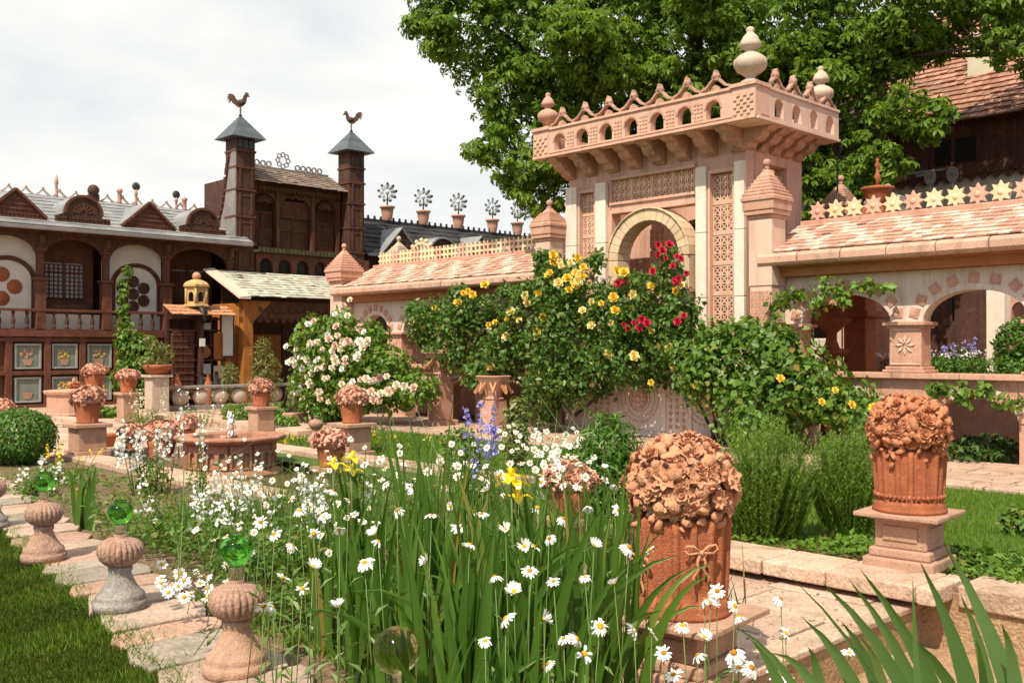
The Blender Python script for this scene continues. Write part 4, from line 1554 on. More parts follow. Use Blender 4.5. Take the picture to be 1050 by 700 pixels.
f.box(4.66, 9.3, .13, .18, 3.9, 4.97)
f.build('backing_board', 'window', H2)


def rooster(name, label, loc, rz, flip=1, s=1.0):
    t = thing(name, label, 'weathervane', loc, rz)
    m = MB()
    m.tube([(0, 0, -.1), (0, 0, .32 * s)], .025, 8)
    m.lathe([(.06, .02), (.05, .06), (.02, .1)], 8)
    m.build('rod', 'rust', t)
    pl = [(-.02, .30), (.06, .34), (.15, .42), (.20, .50), (.215, .60), (.22, .67), (.29, .67), (.33, .64), (.30, .71), (.265, .75), (.28, .80), (.24, .79), (.225, .84), (.195, .795), (.17, .83), (.155, .77), (.125, .73), (.08, .62), (.02, .56), (-.08, .55), (-.15, .60),
          (-.19, .70), (-.26, .76), (-.36, .78), (-.45, .72), (-.38, .72), (-.47, .63), (-.38, .66), (-.45, .54), (-.36, .60), (-.40, .46), (-.30, .55), (-.27, .46), (-.20, .42), (-.12, .34)]
    m = MB()
    # rooster outline given real body thickness: the middle bulges
    pl = [(a * flip * s, b * s) for a, b in pl]
    m.prism(pl, -.02, .02)
    m.ball((.03 * flip * s, 0, .48 * s), .13 * s, 10, 7, sc=(1.15, .55, .85))
    m.ball((.20 * flip * s, 0, .71 * s), .06 * s, 8, 6, sc=(1, .7, 1))
    m.bar((0, .32 * s), (.02 * flip, .2 * s), .03, -.015, .015)
    m.build('rooster', 'rust', t)
    return t


rooster('rooster_vane', 'rusty rooster weathervane facing right on the left turret', LF(4.27, .36, 9.55), RZ_L - R(44), 1, 1.0)
rooster('rooster_vane', 'dark rooster weathervane facing left on the right turret', LF(8.77, .36, 9.72), RZ_L - R(44), -1, .95)

# porch with pale tiled roof in front of the rooster house
H3 = thing('porch', 'open porch with pale tiled lean-to roof and orange corner post', 'porch', LF(0, 0), RZ_L)
m = MB()
tile_roof(m, 3.1, 8.6, (-2.35, 3.34), (-.1, 4.28), 10, .19, None, .03, .03, .012, .004)
m.build('roof', 'pale_tile', H3)
m = MB()
m.hexa([(2.72, -2.45, 3.24), (3.12, -2.45, 3.24), (3.12, -.05, 4.26), (2.72, -.05, 4.26), (2.72, -2.45, 3.31), (3.12, -2.45, 3.36), (3.12, -.05, 4.36), (2.72, -.05, 4.31)])
m.build('verge_board', 'pink_light', H3, bev=.01)
m = MB()
m.box(3.0, 3.34, -2.2, -1.9, 0, 3.2)
m.box(3.02, 3.26, -1.85, -.1, 0, 3.15)
m.hexa([(3.0, -2.19, 2.5), (3.3, -2.19, 2.5), (3.3, -1.91, 2.5), (3.0, -1.91, 2.5), (3.0, -2.19, 3.22), (4.0, -2.19, 3.22), (4.0, -1.91, 3.22), (3.0, -1.91, 3.22)])
m.build('post', 'wood_orange', H3, bev=.012)
m = MB()
m.box(3.34, 8.6, -2.16, -1.98, 2.66, 3.22)
for i in range(18):
    xx = 3.6 + i * .28
    m.prism(star_poly(xx, 2.95, .11, 6, .55), -2.2, -2.15)
    m.prism([(xx - .14, 2.66), (xx + .14, 2.66), (xx, 2.54)], -2.15, -2.0)
m.build('carved_lintel', 'wood', H3)
m = MB()
m.box(3.3, 8.6, -.25, -.15, 0, 4.2)
m.box(4.2, 4.3, -.3, -.25, 0, 2.5)
m.box(5.5, 5.6, -.3, -.25, 0, 2.5)
m.build('back_wall', 'wood_dark', H3)
m = MB()
m.box(4.35, 5.45, -.29, -.26, 0, 2.2)
m.build('door', 'wood_orange', H3, label='orange brown plank door deep in the porch')
b_ = thing('notice_board', 'tall white notice board hanging beside the orange porch post', 'board', LF(2.55, -2.0, 1.5), RZ_L)
m = MB()
m.box(-.19, .19, -.02, .02, 0, 1.28)
m.build('board', 'white', b_)
m = MB()
m.box(-.23, .23, -.03, .03, 1.28, 1.33)
m.box(-.23, .23, -.03, .03, -.05, 0)
m.box(-.23, -.19, -.03, .03, 0, 1.28)
m.box(.19, .23, -.03, .03, 0, 1.28)
m.build('frame', 'wood', b_)

# roofed display stand with a lantern on top
K = thing('display_stand', 'wooden display stand under a scalloped orange awning in front of the balcony', 'stand', LF(1.6, -1.9), RZ_L)
m = MB()
tile_roof(m, -1.0, 1.05, (-.55, 2.72), (.1, 3.02), 3, .16, None, .03, .03, .01, .01)
m.build('awning', 'clay_light', K)
m = MB()
m.box(-.06, .06, -.35, -.23, 0, 2.75)
m.build('post', 'wood_dark', K)
for sx in (-.95, .85):
    m = MB()
    m.box(sx, sx + .1, .0, .1, 0, 2.8)
    m.build('post', 'wood_dark', K)
m = MB()
for z in (.0, .45, .9, 1.35, 1.8, 2.25, 2.6):
    m.box(-.85, .85, -.1, .3, z, z + .05)
m.box(-.85, .85, .3, .34, 0, 2.7)
m.box(-.02, .04, -.08, .3, 0, 2.6)
m.box(.42, .46, -.08, .3, 0, 2.6)
m.build('shelves', 'wood_dark', K)
m = MB()
for z in range(22):
    for x in range(4):
        m.box(-.80 + x * .175, -.645 + x * .175, -.12 + .02 * (z % 2), .1, .2 + z * .095, .28 + z * .095)
m.build('brick_stack', 'wood_red', K)
m = MB()
m.tube([(0, -.42, 2.5), (0, -.5, 2.62), (0, -.48, 2.8), (0, -.35, 2.92), (0, -.2, 2.95)], [.07, .1, .11, .1, .07], 10)
m.build('scroll_bracket', 'ironwire', K)
for k, (nm, mt, bx, lb) in enumerate((('sample_tile', 'p_blue', (.08, .40, .96, 1.26), 'pale blue square tile in the middle of the awning stand'), ('sample_tile', 'wood_orange', (.5, .8, 1.4, 2.2), 'tall ochre tile on the right of the awning stand'),
                                      ('sample_tile', 'clay_light', (.08, .4, .5, .86), 'pinkish tile low on the awning stand'), ('sample_tile', 'pale_stone', (.5, .82, .5, 1.2), 'beige tile low right on the awning stand'), ('sample_tile', 'p_blue', (.06, .4, 2.3, 2.5), 'narrow bluish tile under the awning'), ('sample_tile', 'white', (-.09, .09, 1.78, 2.02), 'small white card on the dark post of the stand'))):
    m = MB()
    y = -.4 if mt == 'white' else -.13
    m.box(bx[0], bx[1], y, y + .03, bx[2], bx[3])
    o = m.build(nm, mt, None, loc=K.location, rz=RZ_L, bev=.006)
    tag(o, lb, 'tile')
t = thing('round_plaque', 'round ochre disc hanging in the awning stand', 'plaque', LF(1.6, -1.9), RZ_L)
m = MB()
m.lathe([(.19, 0), (.2, .02), (.17, .035), (.05, .04), (0, .05)], 20, mx=Matrix.Translation((.2, -.1, 1.62)) @ Matrix.Rotation(R(90), 4, 'X'))
m.build('disc', 'wood_orange', t)
L = thing('lantern', 'small golden six sided lantern house on top of the orange awning', 'lantern', LF(1.6, -1.9, 2.98), RZ_L)
m = MB()
m.lathe([(.42, 0), (.42, .05), (.38, .07), (.36, .07)], 6, smooth=False)
m.lathe([(.36, .58), (.42, .60), (.42, .66), (.34, .74), (.2, .80), (.1, .83)], 6, smooth=False)
for i in range(6):
    a_ = math.pi / 3 * i
    m.lathe([(.045, .06), (.045, .6)], 6, c=(.33 * math.cos(a_), .33 * math.sin(a_), 0))
m.build('frame', 'gold', L)
m = MB()
m.ball((0, 0, .92), .13, 12, 8)
m.build('ball_finial', 'clay_light', L)
m = MB()
for i in range(6):
    a_ = math.pi / 3 * i + math.pi / 6
    mx = Matrix.Rotation(a_, 4, 'Z') @ Matrix.Translation((.27, 0, .07)) @ Matrix.Rotation(R(90), 4, 'Z')
    m2 = MB()
    arch_wall(m2, -.16, .16, 0, .52, -.02, .02, [(0, .09, .08, .25, .12)], 8)
    m.add(m2.v, m2.f, 0, False, mx)
m.build('panel', 'gold', L)
m = MB()
m.lathe([(.2, .07), (.2, .58)], 8)
m.build('core', 'window', L)

# long dark roof behind the left arcade
H4 = thing('dark_roof_house', 'low house with long black gabled roof behind the left arcade', 'house', LF(0, 0), RZ_L)
m = MB()
m.box(9.3, 22, .6, 4.5, 0, 5.2)
m.build('wall', 'wood_dark', H4)
m = MB()
tile_roof(m, 9.3, 22, (.0, 5.15), (1.9, 6.78), 8, .38, None, .03, .03, .008, .004)
m.build('roof', 'slate_dark', H4)
m = MB()
m.hexa([(9.3, 1.92, 6.7), (22, 1.92, 6.7), (22, 4.6, 5.1), (9.3, 4.6, 5.1), (9.3, 1.92, 6.76), (22, 1.92, 6.76), (22, 4.7, 5.15), (9.3, 4.7, 5.15)])
m.box(9.3, 22, 1.82, 2.0, 6.74, 6.84)
m.build('rear_roof', 'slate_dark', H4)
for k in range(5):
    x = 10.9 + k * 2.05
    m = MB()
    if k % 2 == 0:
        m.prism([(x - .95, 5.2), (x + .95, 5.2), (x, 6.25)], .1, .18)
        for z, hw in ((5.35, .6), (5.6, .36), (5.82, .16)):
            m.box(x - hw, x + hw, .07, .1, z, z + .09)
    else:
        m.prism([(x - .75, 5.2), (x + .75, 5.2)] + [(x + .75 * math.cos(math.pi * i / 12), 5.3 + .78 * math.sin(math.pi * i / 12)) for i in range(13)], .1, .18)
        arch_ring(m, x, 5.3, .45, .5, .06, .1, 1, 1, 10)
    d = m.build('dormer', 'wood_dark', H4)
    m = MB()
    if k % 2 == 0:
        m.hexa([(x - 1.02, .04, 5.16), (x, .04, 6.27), (x, 1.4, 6.27), (x - 1.02, .2, 5.16), (x - 1.08, .0, 5.2), (x, .0, 6.36), (x, 1.5, 6.36), (x - 1.08, .25, 5.2)])
        m.hexa([(x + 1.02, .04, 5.16), (x, .04, 6.27), (x, 1.4, 6.27), (x + 1.02, .2, 5.16), (x + 1.08, .0, 5.2), (x, .0, 6.36), (x, 1.5, 6.36), (x + 1.08, .25, 5.2)])
    else:
        arch_ring(m, x, 5.3, .75, .82, .0, 1.2, 1.04, 1.04, 12)
    m.build('dormer_roof', 'slate', d)
m = MB()
x = 9.4
while x < 22:
    m.ball((x, 1.9, 6.94), .055, 6, 5)
    m.prism([(x - .1, 6.84), (x + .1, 6.84), (x, 6.93)], 1.88, 1.92)
    x += .31
m.build('ridge_cresting', 'slate_dark', H4)
# wind wheels in pots on the ridge
LB5 = ('blue grey metal flower wheel in a pink pot, nearest the rooster turret', 'blue grey metal flower wheel in a pink pot, second from the rooster turret', 'blue grey metal flower wheel in a pink pot, third from the rooster turret', 'blue grey metal flower wheel in a pink pot, fourth from the rooster turret', 'blue grey metal flower wheel in a pink pot nearest the chestnut leaves')
ww = None
for k, px in enumerate((397, 434, 470, 505, 530.5)):
    r_ = (px - 525) / FPX
    q = LF(0, 1.9)
    u = (r_ * q.y - q.x) / (BX - r_ * BY)
    loc = LF(u, 1.9, 6.82)
    if ww is None:
        ww = thing('wheel_planter', LB5[0], 'ornament', loc, R(8), 'flower wheels in pots along the dark ridge')
        m = MB()
        m.lathe([(.16, 0), (.18, .04), (.23, .3), (.25, .5), (.30, .52), (.31, .60), (.25, .61), (.0, .58)], 18)
        m.build('pot', 'clay_pink', ww)
        m = MB()
        m.tube([(0, 0, .55), (0, 0, 1.1)], .03, 6)
        m.build('rod', 'ironwire', ww)
        m = MB()
        for i in range(9):
            a_ = 2 * math.pi * i / 9
            mx = Matrix.Translation((0, 0, 1.16)) @ Matrix.Rotation(a_, 4, 'Y') @ Matrix.Translation((0, 0, .27)) @ Matrix.Rotation(R(28), 4, 'Z')
            m.ball((0, 0, 0), .15, 8, 6, sc=(.62, .16, 1.0), mx=mx)
            m.ball((0, -.02, .08), .06, 6, 4, 1, sc=(1, .5, 1), mx=mx)
        m.ball((0, 0, 1.16), .09, 8, 6, sc=(1, .6, 1))
        m.build('flower_wheel', ['p_blue', 'metal'], ww)
    else:
        dup(ww, loc, R(8) + k * .12, LB5[k])

# ================================================================== house at the right behind the arcade
H5 = thing('tiled_house', 'large house with red tiled roof and dark carved wooden upper storey behind the chestnut', 'house', G(0, 10), RZ_A)
m = MB()
m.box(-13.5, 7, .05, 8, 0, 6.02)
m.build('wall', 'plaster_beige', H5)
m = MB()
m.box(-13.5, 7, -.12, .04, 6.02, 7.4)
for i in range(70):
    x = -13.4 + i * .29
    m.prism([(x - .14, 6.02), (x + .14, 6.02), (x, 5.86)], -.10, -.05)
for i in range(14):
    m.box(-13 + i * 1.45, -12.9 + i * 1.45, -.17, -.12, 6.03, 7.3)
m.build('timber_storey', 'wood_dark', H5)
for i, x in enumerate((-6.4, -4.2, -1.2)):
    m = MB()
    if i == 1:
        m.box(x - .5, x + .5, -.16, -.12, 6.35, 6.95)
        m.build('window', 'window', H5)
    else:
        m.bar((x - .4, 6.6), (x, 6.3), .06, -.16, -.12)
        m.bar((x + .4, 6.6), (x, 6.3), .06, -.16, -.12)
        arch_ring(m, x, 6.55, .22, .28, -.16, -.12, 1, 1, 10)
        m.build('carving', 'wood', H5)
m = MB()
m.box(-5.4, -4.5, -.15, -.121, 6.2, 6.26)
m.box(-5.2, -4.7, -.15, -.121, 6.12, 6.19)
m.build('carving', 'p_frame', H5)
m = MB()
tile_roof(m, -14, 7.5, (-.75, 7.25), (5.0, 11.9), 26, .2, None, .045, .05, .012, .006)
m.build('roof', 'red_tile', H5)
m = MB()
m.hexa([(-14, 5.02, 11.8), (7.5, 5.02, 11.8), (7.5, 10, 7.2), (-14, 10, 7.2), (-14, 5.02, 11.86), (7.5, 5.02, 11.86), (7.5, 10.1, 7.3), (-14, 10.1, 7.3)])
m.build('rear_roof', 'red_tile', H5)
m = MB()
q = onfac(1012, 78, 11.4)
du = (q.x - P0[0]) * UX + (q.y - P0[1]) * UY
m.box(du - .36, du + .36, 1.1, 1.75, 7.8, 9.75)
m.box(du - .42, du + .42, 1.04, 1.81, 9.75, 9.85)
m.build('chimney', 'plaster_beige', H5, bev=.02)

# ================================================================== court behind the right arcade
t = thing('court_column', 'white column in the court seen through the right arcade arch', 'column', G(-1.45, 5.0), RZ_A)
m = MB()
m.box(-.17, .17, -.17, .17, .4, 4.0)
m.box(-.24, .24, -.24, .24, 0, .4)
m.build('shaft', 'cream', t, bev=.02)
t = thing('lattice_screen', 'pierced pink clay screen wall behind the white court column', 'screen', G(-1.1, 6.2), RZ_A)
m = MB()
arch_wall(m, -.75, 3.6, 0, 4.0, 0, .15, [(-.35, .17, 1.3, 2.5, .17), (1.3, .2, 1.3, 2.5, .2)])
m.build('wall', 'clay_pink', t)
m = MB()
lattice(m, .0, .75, 1.2, 3.6, -.07, .0, 4, 11, .05)
m.build('lattice', 'pink_light', t)
t = thing('court_pier', 'dark red clay pier behind the vine in the first right arch', 'pier', G(-3.1, 2.6), RZ_A)
m = MB()
m.box(-.22, .22, -.22, .22, 0, 3.3)
m.box(-.3, .3, -.3, .3, 2.3, 2.42)
m.build('shaft', 'clay', t, bev=.02)
t = thing('clay_urn_stack', 'dark clay bowl on a column just inside the first right arch', 'urn', G(-3.15, 1.6), RZ_A)
m = MB()
m.lathe([(.2, 0), (.18, 1.2), (.12, 1.3), (.1, 1.5), (.30, 1.62), (.32, 1.68), (.15, 1.72), (.1, 1.85), (.1, 2.0), (.33, 2.2), (.36, 2.25), (.3, 2.27), (.2, 2.34), (.2, 2.44), (.08, 2.5), (0, 2.54)], 20)
m.build('bowl', 'clay', t)
t = thing('garden_shed', 'dark shed wall with a pale green door deep in the court', 'shed', G(-4.6, 8.2), RZ_A)
m = MB()
m.box(-3, 12, 0, .3, 0, 5)
m.build('wall', 'wood_dark', t)
m = MB()
m.box(-.3, .3, -.05, -.003, 0, 2.7)
m.build('door', 'p_blue', t)
t = thing('beige_walling', 'pale beige trough with white flowers inside the first right arch', 'walling', G(-5.4, 6.0), RZ_A)  # plain block for a low beige wall, added to lighten the dark court
m = MB()
m.box(-.9, .9, -.3, .3, 0, 1.95)
m.build('walling', 'plaster_beige', t, bev=.03)
foliage('leaves', 'l_box', 500, [(-.5, -.2, 1.45, .5, .3, .25)], .08, .04, t)
P = np.stack([nr.uniform(-.9, .1, 120), nr.uniform(-.55, -.3, 120), 1.55 + nr.normal(size=120) * .06], 1)
V, Q = leaf_arrays(P, rand_unit(120) + np.array([0, 0, .5]), rand_unit(120), .07, .06)
link(np_mesh('petals', V, Q, 'petal_white'), 'petals', t)
# ================================================================== sculpted clay bouquets
def clay_template(kind, seed):
    """unit-sized modelled clay rose or daisy made of cupped petals"""
    b, rk = MB(), random.Random(seed)
    if kind == 'rose':
        for n, tilt, r, w, curl in ((6, .30, 1.0, .52, .30), (5, .72, .86, .44, .12), (4, 1.12, .70, .34, 0), (3, 1.42, .56, .22, 0)):
            for i in range(n):
                petal_grid(b, 2 * math.pi * i / n + tilt * 3 + rk.uniform(-.15, .15), tilt + rk.uniform(-.1, .1), r, w, .22, curl, None)
        b.ball((0, 0, .1), .42, 10, 7)
        b.ball((0, 0, -.15), .72, 12, 7, sc=(1, 1, .6))
    else:
        n = rk.choice((6, 7, 8))
        for i in range(n):
            petal_grid(b, 2 * math.pi * i / n, .3, 1.0, .36, .3, .25, None)
        b.ball((0, 0, .12), .30, 10, 6, fn=lambda p, t: 1 + .12 * math.sin(8 * t) * math.sin(p * 8))
        b.ball((0, 0, -.2), .7, 12, 7, sc=(1, 1, .5))
    return b


CT = {k: [clay_template(k, i) for i in range(3)] for k in ('rose', 'daisy')}


def clay_flower(mb, c, r, n, kind, rk, nu=14, nv=9):
    """one modelled clay flower, bud, nut or leaf of the bouquet; n is the outward direction"""
    z = Vector(n).normalized()
    q = z.to_track_quat('Z', 'Y').to_matrix().to_4x4()
    mx = Matrix.Translation(c) @ q @ Matrix.Rotation(rk.random() * 6.28, 4, 'Z') @ Matrix.Rotation(rk.uniform(-.35, .35), 4, 'X')
    if kind in CT:
        t = rk.choice(CT[kind])
        mx = mx @ Matrix.Scale(r * 1.18, 4)
        o = len(mb.v)
        mb.v.extend([tuple(mx @ Vector(v)) for v in t.v])
        mb.f.extend([tuple(i + o for i in f) for f in t.f])
        mb.m.extend(t.m)
        mb.sm.extend(t.sm)
    elif kind == 'bud':
        mb.ball((0, 0, 0), r * .85, nu, nv, sc=(.62, .68, 1.15), fn=lambda p, t: 1 + .12 * math.cos(3 * t + p * 2), mx=mx @ Matrix.Rotation(rk.uniform(.3, 1.4), 4, 'X'))
    elif kind == 'leaf':
        mb.ball((0, 0, 0), r, nu, nv, sc=(.5, 1.15, .28), fn=lambda p, t: 1 + .10 * math.cos(6 * t), mx=mx @ Matrix.Rotation(rk.uniform(-.8, .8), 4, 'X'))
    else:
        mb.ball((0, 0, 0), r * .8, nu, nv, sc=(1, .85, .95), fn=lambda p, t: 1 + .09 * math.sin(5 * t) + .06 * math.sin(7 * p), mx=mx)


def bouquet(mb, cz, rx, rz, n, r, seed, fine=True, low=-.35):
    rk = random.Random(seed)
    nu, nv = (14, 9) if fine else (9, 6)
    mb.ball((0, 0, cz), 1, 24, 14, sc=(rx * .86, rx * .86, rz * .86))
    ga = math.pi * (3 - math.sqrt(5))
    for i in range(n):
        z = 1 - (i + .5) / n * (1 - low)
        a = i * ga + rk.uniform(-.15, .15)
        s = math.sqrt(max(0, 1 - z * z))
        d = Vector((s * math.cos(a), s * math.sin(a), z))
        rr = r * rk.uniform(.72, 1.28)
        k = rk.uniform(.88, 1.03)
        kind = rk.choices(('rose', 'daisy', 'bud', 'leaf', 'nut'), (4, 2, 3, 1.2, 3.6))[0]
        clay_flower(mb, Vector((d.x * rx * k, d.y * rx * k, cz + d.z * rz * k)), rr, (d.x, d.y, d.z * rx / rz + .15), kind, rk, nu, nv)
    if fine:
        for i in range(64):                  # trailing berries and leaves hanging over the rim
            a = rk.random() * 6.28
            zz = cz + rz * low - abs(rk.gauss(0, .055))
            rr = rx * rk.uniform(.83, .90)
            clay_flower(mb, Vector((rr * math.cos(a), rr * math.sin(a), zz)), rk.uniform(.02, .042), (math.cos(a), math.sin(a), 0), rk.choice(('nut', 'leaf', 'bud')), rk, 8, 6)


def big_bouquet(label_pot, label_ped, loc, rz, zp, pot_h, clus_h, rx, seed, pw=.36, sw=.225, bow=False):
    """ribbed clay pot with a modelled bouquet, standing on a plate and pedestal"""
    pd = thing('stone_pedestal', label_ped, 'pedestal', loc, rz)
    m = MB()
    m.box(-sw, sw, -sw, sw, .14, zp - .05)
    m.build('shaft', 'slab', pd, bev=.012)
    m = MB()
    for s in (-1, 1):
        m.box(-sw * .66, sw * .66, s * sw - .012, s * sw + .012, .2, zp - .1)
        m.box(s * sw - .012, s * sw + .012, -sw * .66, sw * .66, .2, zp - .1)
    m.build('panel', 'slab', pd, bev=.006)
    m = MB()
    m.box(-sw - .07, sw + .07, -sw - .07, sw + .07, -.02, .07)
    m.box(-sw - .035, sw + .035, -sw - .035, sw + .035, .071, .14)
    m.build('base', 'slab', pd, bev=.015)
    m = MB()
    m.box(-pw, pw, -pw, pw, zp - .034, zp)
    m.box(-sw - .03, sw + .03, -sw - .03, sw + .03, zp - .06, zp - .035)
    m.build('plate', 'slab', pd, bev=.008)
    t = thing('bouquet_pot', label_pot, 'sculpture', (loc[0], loc[1], loc[2] + zp), rz)
    b = MB()
    R0, R1 = rx * .74, rx * .80
    n = 40
    prof = [(R0 * 1.16, 0), (R0 * 1.16, .025), (R0 * 1.10, .045), (R0 * 1.12, .06), (R0 * 1.03, .085), (R0 * 1.0, .10)] + [(R0 + (R1 - R0) * i / 8, .10 + (pot_h - .10) * i / 8) for i in range(1, 9)] + [(R1 * .9, pot_h + .02), (0, pot_h + .02)]
    v0 = len(b.v)
    nn = 256
    b.lathe(prof, nn)
    k = 16
    for i in range(v0, len(b.v)):            # octagonal ribbed body
        x, y, z = b.v[i]
        rr = math.hypot(x, y)
        if rr < .01 or z < .09:
            continue
        a = math.atan2(y, x)
        d = (a * k / (2 * math.pi)) % 1
        e = min(d, 1 - d)
        f = 1.0 + (.055 if e < .17 else (.02 if e < .22 else -.04))
        a8 = (a + math.pi / 8) % (math.pi / 4) - math.pi / 8
        f *= .965 + .06 * (1 / math.cos(a8) - 1) / .0824
        b.v[i] = (x * f, y * f, z)
    b.build('pot', 'clay', t)
    rk = random.Random(seed)
    m = MB()
    for i in range(46 if not bow else 0):
        a = 2 * math.pi * i / 46
        m.ball((R0 * 1.06 * math.cos(a), R0 * 1.06 * math.sin(a), .125), .017, 6, 5, sc=(1, 1, .8 + .4 * (i % 2)))
    if not bow:
        m.build('bead_garland', 'clay', t)
    if bow:
        for a in (R(-118), R(-38)):
            m = MB()
            c, s = math.cos(a), math.sin(a)
            P = lambda tx, z, o=.0: ((R1 * 1.02 + o) * math.cos(a + tx / R1), (R1 * 1.02 + o) * math.sin(a + tx / R1), z)
            z0 = pot_h * (.55 if a < -1.5 else .72)
            for sg in (-1, 1):
                m.tube([P(0, z0, .012), P(sg * .04, z0 + .035, .022), P(sg * .075, z0 + .038, .026), P(sg * .088, z0 + .015, .024), P(sg * .066, z0 - .008, .02), P(sg * .03, z0 - .004, .016), P(0, z0, .012)], .0075, 6)
                m.tube([P(0, z0, .01), P(sg * .022, z0 - .05, .018), P(sg * .012, z0 - .09, .012), P(sg * .04, z0 - .13, .016), P(sg * .035, z0 - .18, .014)], [.008, .009, .008, .008, .004], 6)
            m.ball(P(0, z0, .02), .015, 8, 6)
            m.build('bow', 'clay_light', t)
    m = MB()
    bouquet(m, pot_h + clus_h * .36, rx * .93, clus_h * .60, 210, rx * .150, seed)
    m.build('flower_cluster', 'clay_light' if bow else mat('orange_terracotta', (.54, .25, .13), (.43, .165, .08), 7, bump=.4, bscale=110, fine=.2, stain=(.33, .13, .07), stscale=7), t)
    return t


pA = gp(699, 690, BS[4] + .03)
big_bouquet('large ribbed clay pot of modelled flowers trimmed with clay bows, beside the irises', 'square stone pedestal on the low ledge under the clay pot with bows', (pA.x, pA.y, BS[4] + .03), RZ_A + R(6), .36, .52, .46, .318, 3, bow=True)
pB = gp(932, 578, .05)
big_bouquet('large ribbed clay pot of orange clay flowers before the right lawn', 'moulded stone pedestal on the kerb corner before the right lawn', (pB.x, pB.y, .055), RZ_A + R(4), .41, .46, .43, .315, 8, .315, .195)

SMALL = None


def small_pot(label, loc, rz, pot_r, pot_h, clus, seed, mats=('clay', 'clay_pink'), group=None):
    t = thing('flower_pot', label, 'sculpture', loc, rz, group)
    m = MB()
    m.lathe([(pot_r * .8, 0), (pot_r * .84, .02), (pot_r * .78, .04), (pot_r * .92, pot_h * .6), (pot_r, pot_h * .92), (pot_r * .98, pot_h), (0, pot_h)], 40, flute=.07, nf=14)
    m.build('pot', mats[0], t)
    m = MB()
    bouquet(m, pot_h + clus * .35, pot_r * 1.22, clus * .65, 74, pot_r * .255, seed, fine=False)
    m.build('flower_cluster', mats[1], t)
    return t


def pedestal(label, loc, rz, w, h, mat_='slab'):
    t = thing('stone_pedestal', label, 'pedestal', loc, rz)
    m = MB()
    m.box(-w * .42, w * .42, -w * .42, w * .42, .04, h - .06)
    m.build('shaft', mat_, t, bev=.012)
    m = MB()
    m.box(-w * .55, w * .55, -w * .55, w * .55, h - .06, h)
    m.build('plate', mat_, t, bev=.01)
    m = MB()
    m.box(-w * .52, w * .52, -w * .52, w * .52, -.05, .04)
    m.build('base', mat_, t, bev=.012)
    return t


def at_px(px, D, z=0):
    return Vector(((px - 525) / FPX * D, D, z))


# px, distance, pedestal height, base z, pot radius, pot height, cluster height
POTS = [
    (90, 15.5, .46, .08, .20, .30, .27, 'clay pot of clay flowers on a wide stone block at the left basin corner', ('clay', 'bouquet_pink')),
    (131.5, 22.5, .62, .1, .20, .30, .20, 'clay pot with a pale bouquet left of the potted plant pedestal', ('clay', 'bouquet_pink')),
    (97, 25.0, .55, .12, .24, .38, .26, 'clay pot of reddish clay flowers in front of the tile pictures', ('clay', 'bouquet_pink')),
    (268, 19.5, .52, .05, .19, .28, .26, 'clay pot of clay flowers on the block right behind the fountain', ('clay', 'bouquet_pink')),
    (361, 15.7, .48, .05, .19, .28, .30, 'clay pot of pink clay flowers on the block at the right end of the basin', ('clay', 'bouquet_pink')),
]
PBL = ('wide stone block at the left basin corner under a clay flower pot', 'slim stone block under the pale bouquet left of the bonsai pedestal', 'stone block under the pot in front of the tile pictures', 'stone block right behind the fountain carrying a clay flower pot', 'stone block at the right end of the basin under pink clay flowers')
for i, (px, D, ph, z0, pr, pot_h, cl, lb, mt) in enumerate(POTS):
    q = at_px(px, D, z0)
    if ph:
        pedestal(PBL[i], q, RZ_A, .52 if i in (0, 4) else .44, ph)
    small_pot(lb, (q.x, q.y, z0 + ph), RZ_A + i, pr, pot_h, cl, 30 + i, mt)
for i, (px, D, z0, s, lb, mt) in enumerate((
        (135, 16.0, .06, .85, 'low clay pot of pale flowers right of the wide stone block', ('clay', 'bouquet_pink')),
        (166, 14.9, .06, 1.12, 'low clay pot of pink flowers just left of the fountain', ('clay', 'bouquet_pink')),
        (190, 17.4, .06, .95, 'low clay pot of flowers behind the left rim of the fountain', ('clay', 'bouquet_pink')),
        (2, 21.0, .08, 1.1, 'clay pot of pale flowers at the left edge above the round topiary', ('clay', 'bouquet_pink')),
        (583, 8.6, .0, .95, 'clay pot of pale clay flowers among the white daisies and irises', ('clay', 'bouquet_pink')),
        (340, 12.3, .0, .95, 'clay pot of pale flowers among daisies near the basin end', ('clay', 'bouquet_pink')))):
    q = at_px(px, D, z0)
    lift = .24 if i in (4, 5) else .0
    if lift:
        pedestal('small stone block hidden in the daisies under the ' + ('pot by the irises' if i == 4 else 'pot near the basin'), q, RZ_A, .36, lift)
    small_pot(lb, (q.x, q.y, z0 + lift), RZ_A + i, .19 * s, .24 * s, .25 * s, 60 + i, mt)
q = at_px(111, 16.6, .06)
m = MB()
m.lathe([(.09, 0), (.13, .16), (.15, .17), (.15, .22), (.12, .22), (.11, .18), (0, .17)], 20)
tag(m.build('plain_pot', 'clay', None, loc=q), 'small empty clay pot behind the wide stone block', 'pot')

# wide tub with a knob at the left
t = thing('clay_tub', 'wide many sided clay tub with a modelled knob on its lid near the tile pictures', 'tub', at_px(76, 24, .1), RZ_A)
t.scale = (.74, .74, .8)
m = MB()
m.lathe([(.82, 0), (.86, .05), (.82, .1), (.84, .62), (.92, .66), (.95, .74), (.88, .76), (.2, .80), (0, .80)], 12, smooth=False)
m.build('tub', 'clay_pink', t, bev=.01)
m = MB()
rk = random.Random(3)
for i in range(14):
    clay_flower(m, Vector((rk.uniform(-.16, .16), rk.uniform(-.16, .16), .84 + rk.uniform(0, .14))), .09, (0, 0, 1), rk.choice(('rose', 'nut')), rk, 8, 6)
m.lathe([(.08, .9), (.05, 1.0), (.07, 1.06), (.02, 1.14)], 8)
m.build('knob', 'clay_light', t)

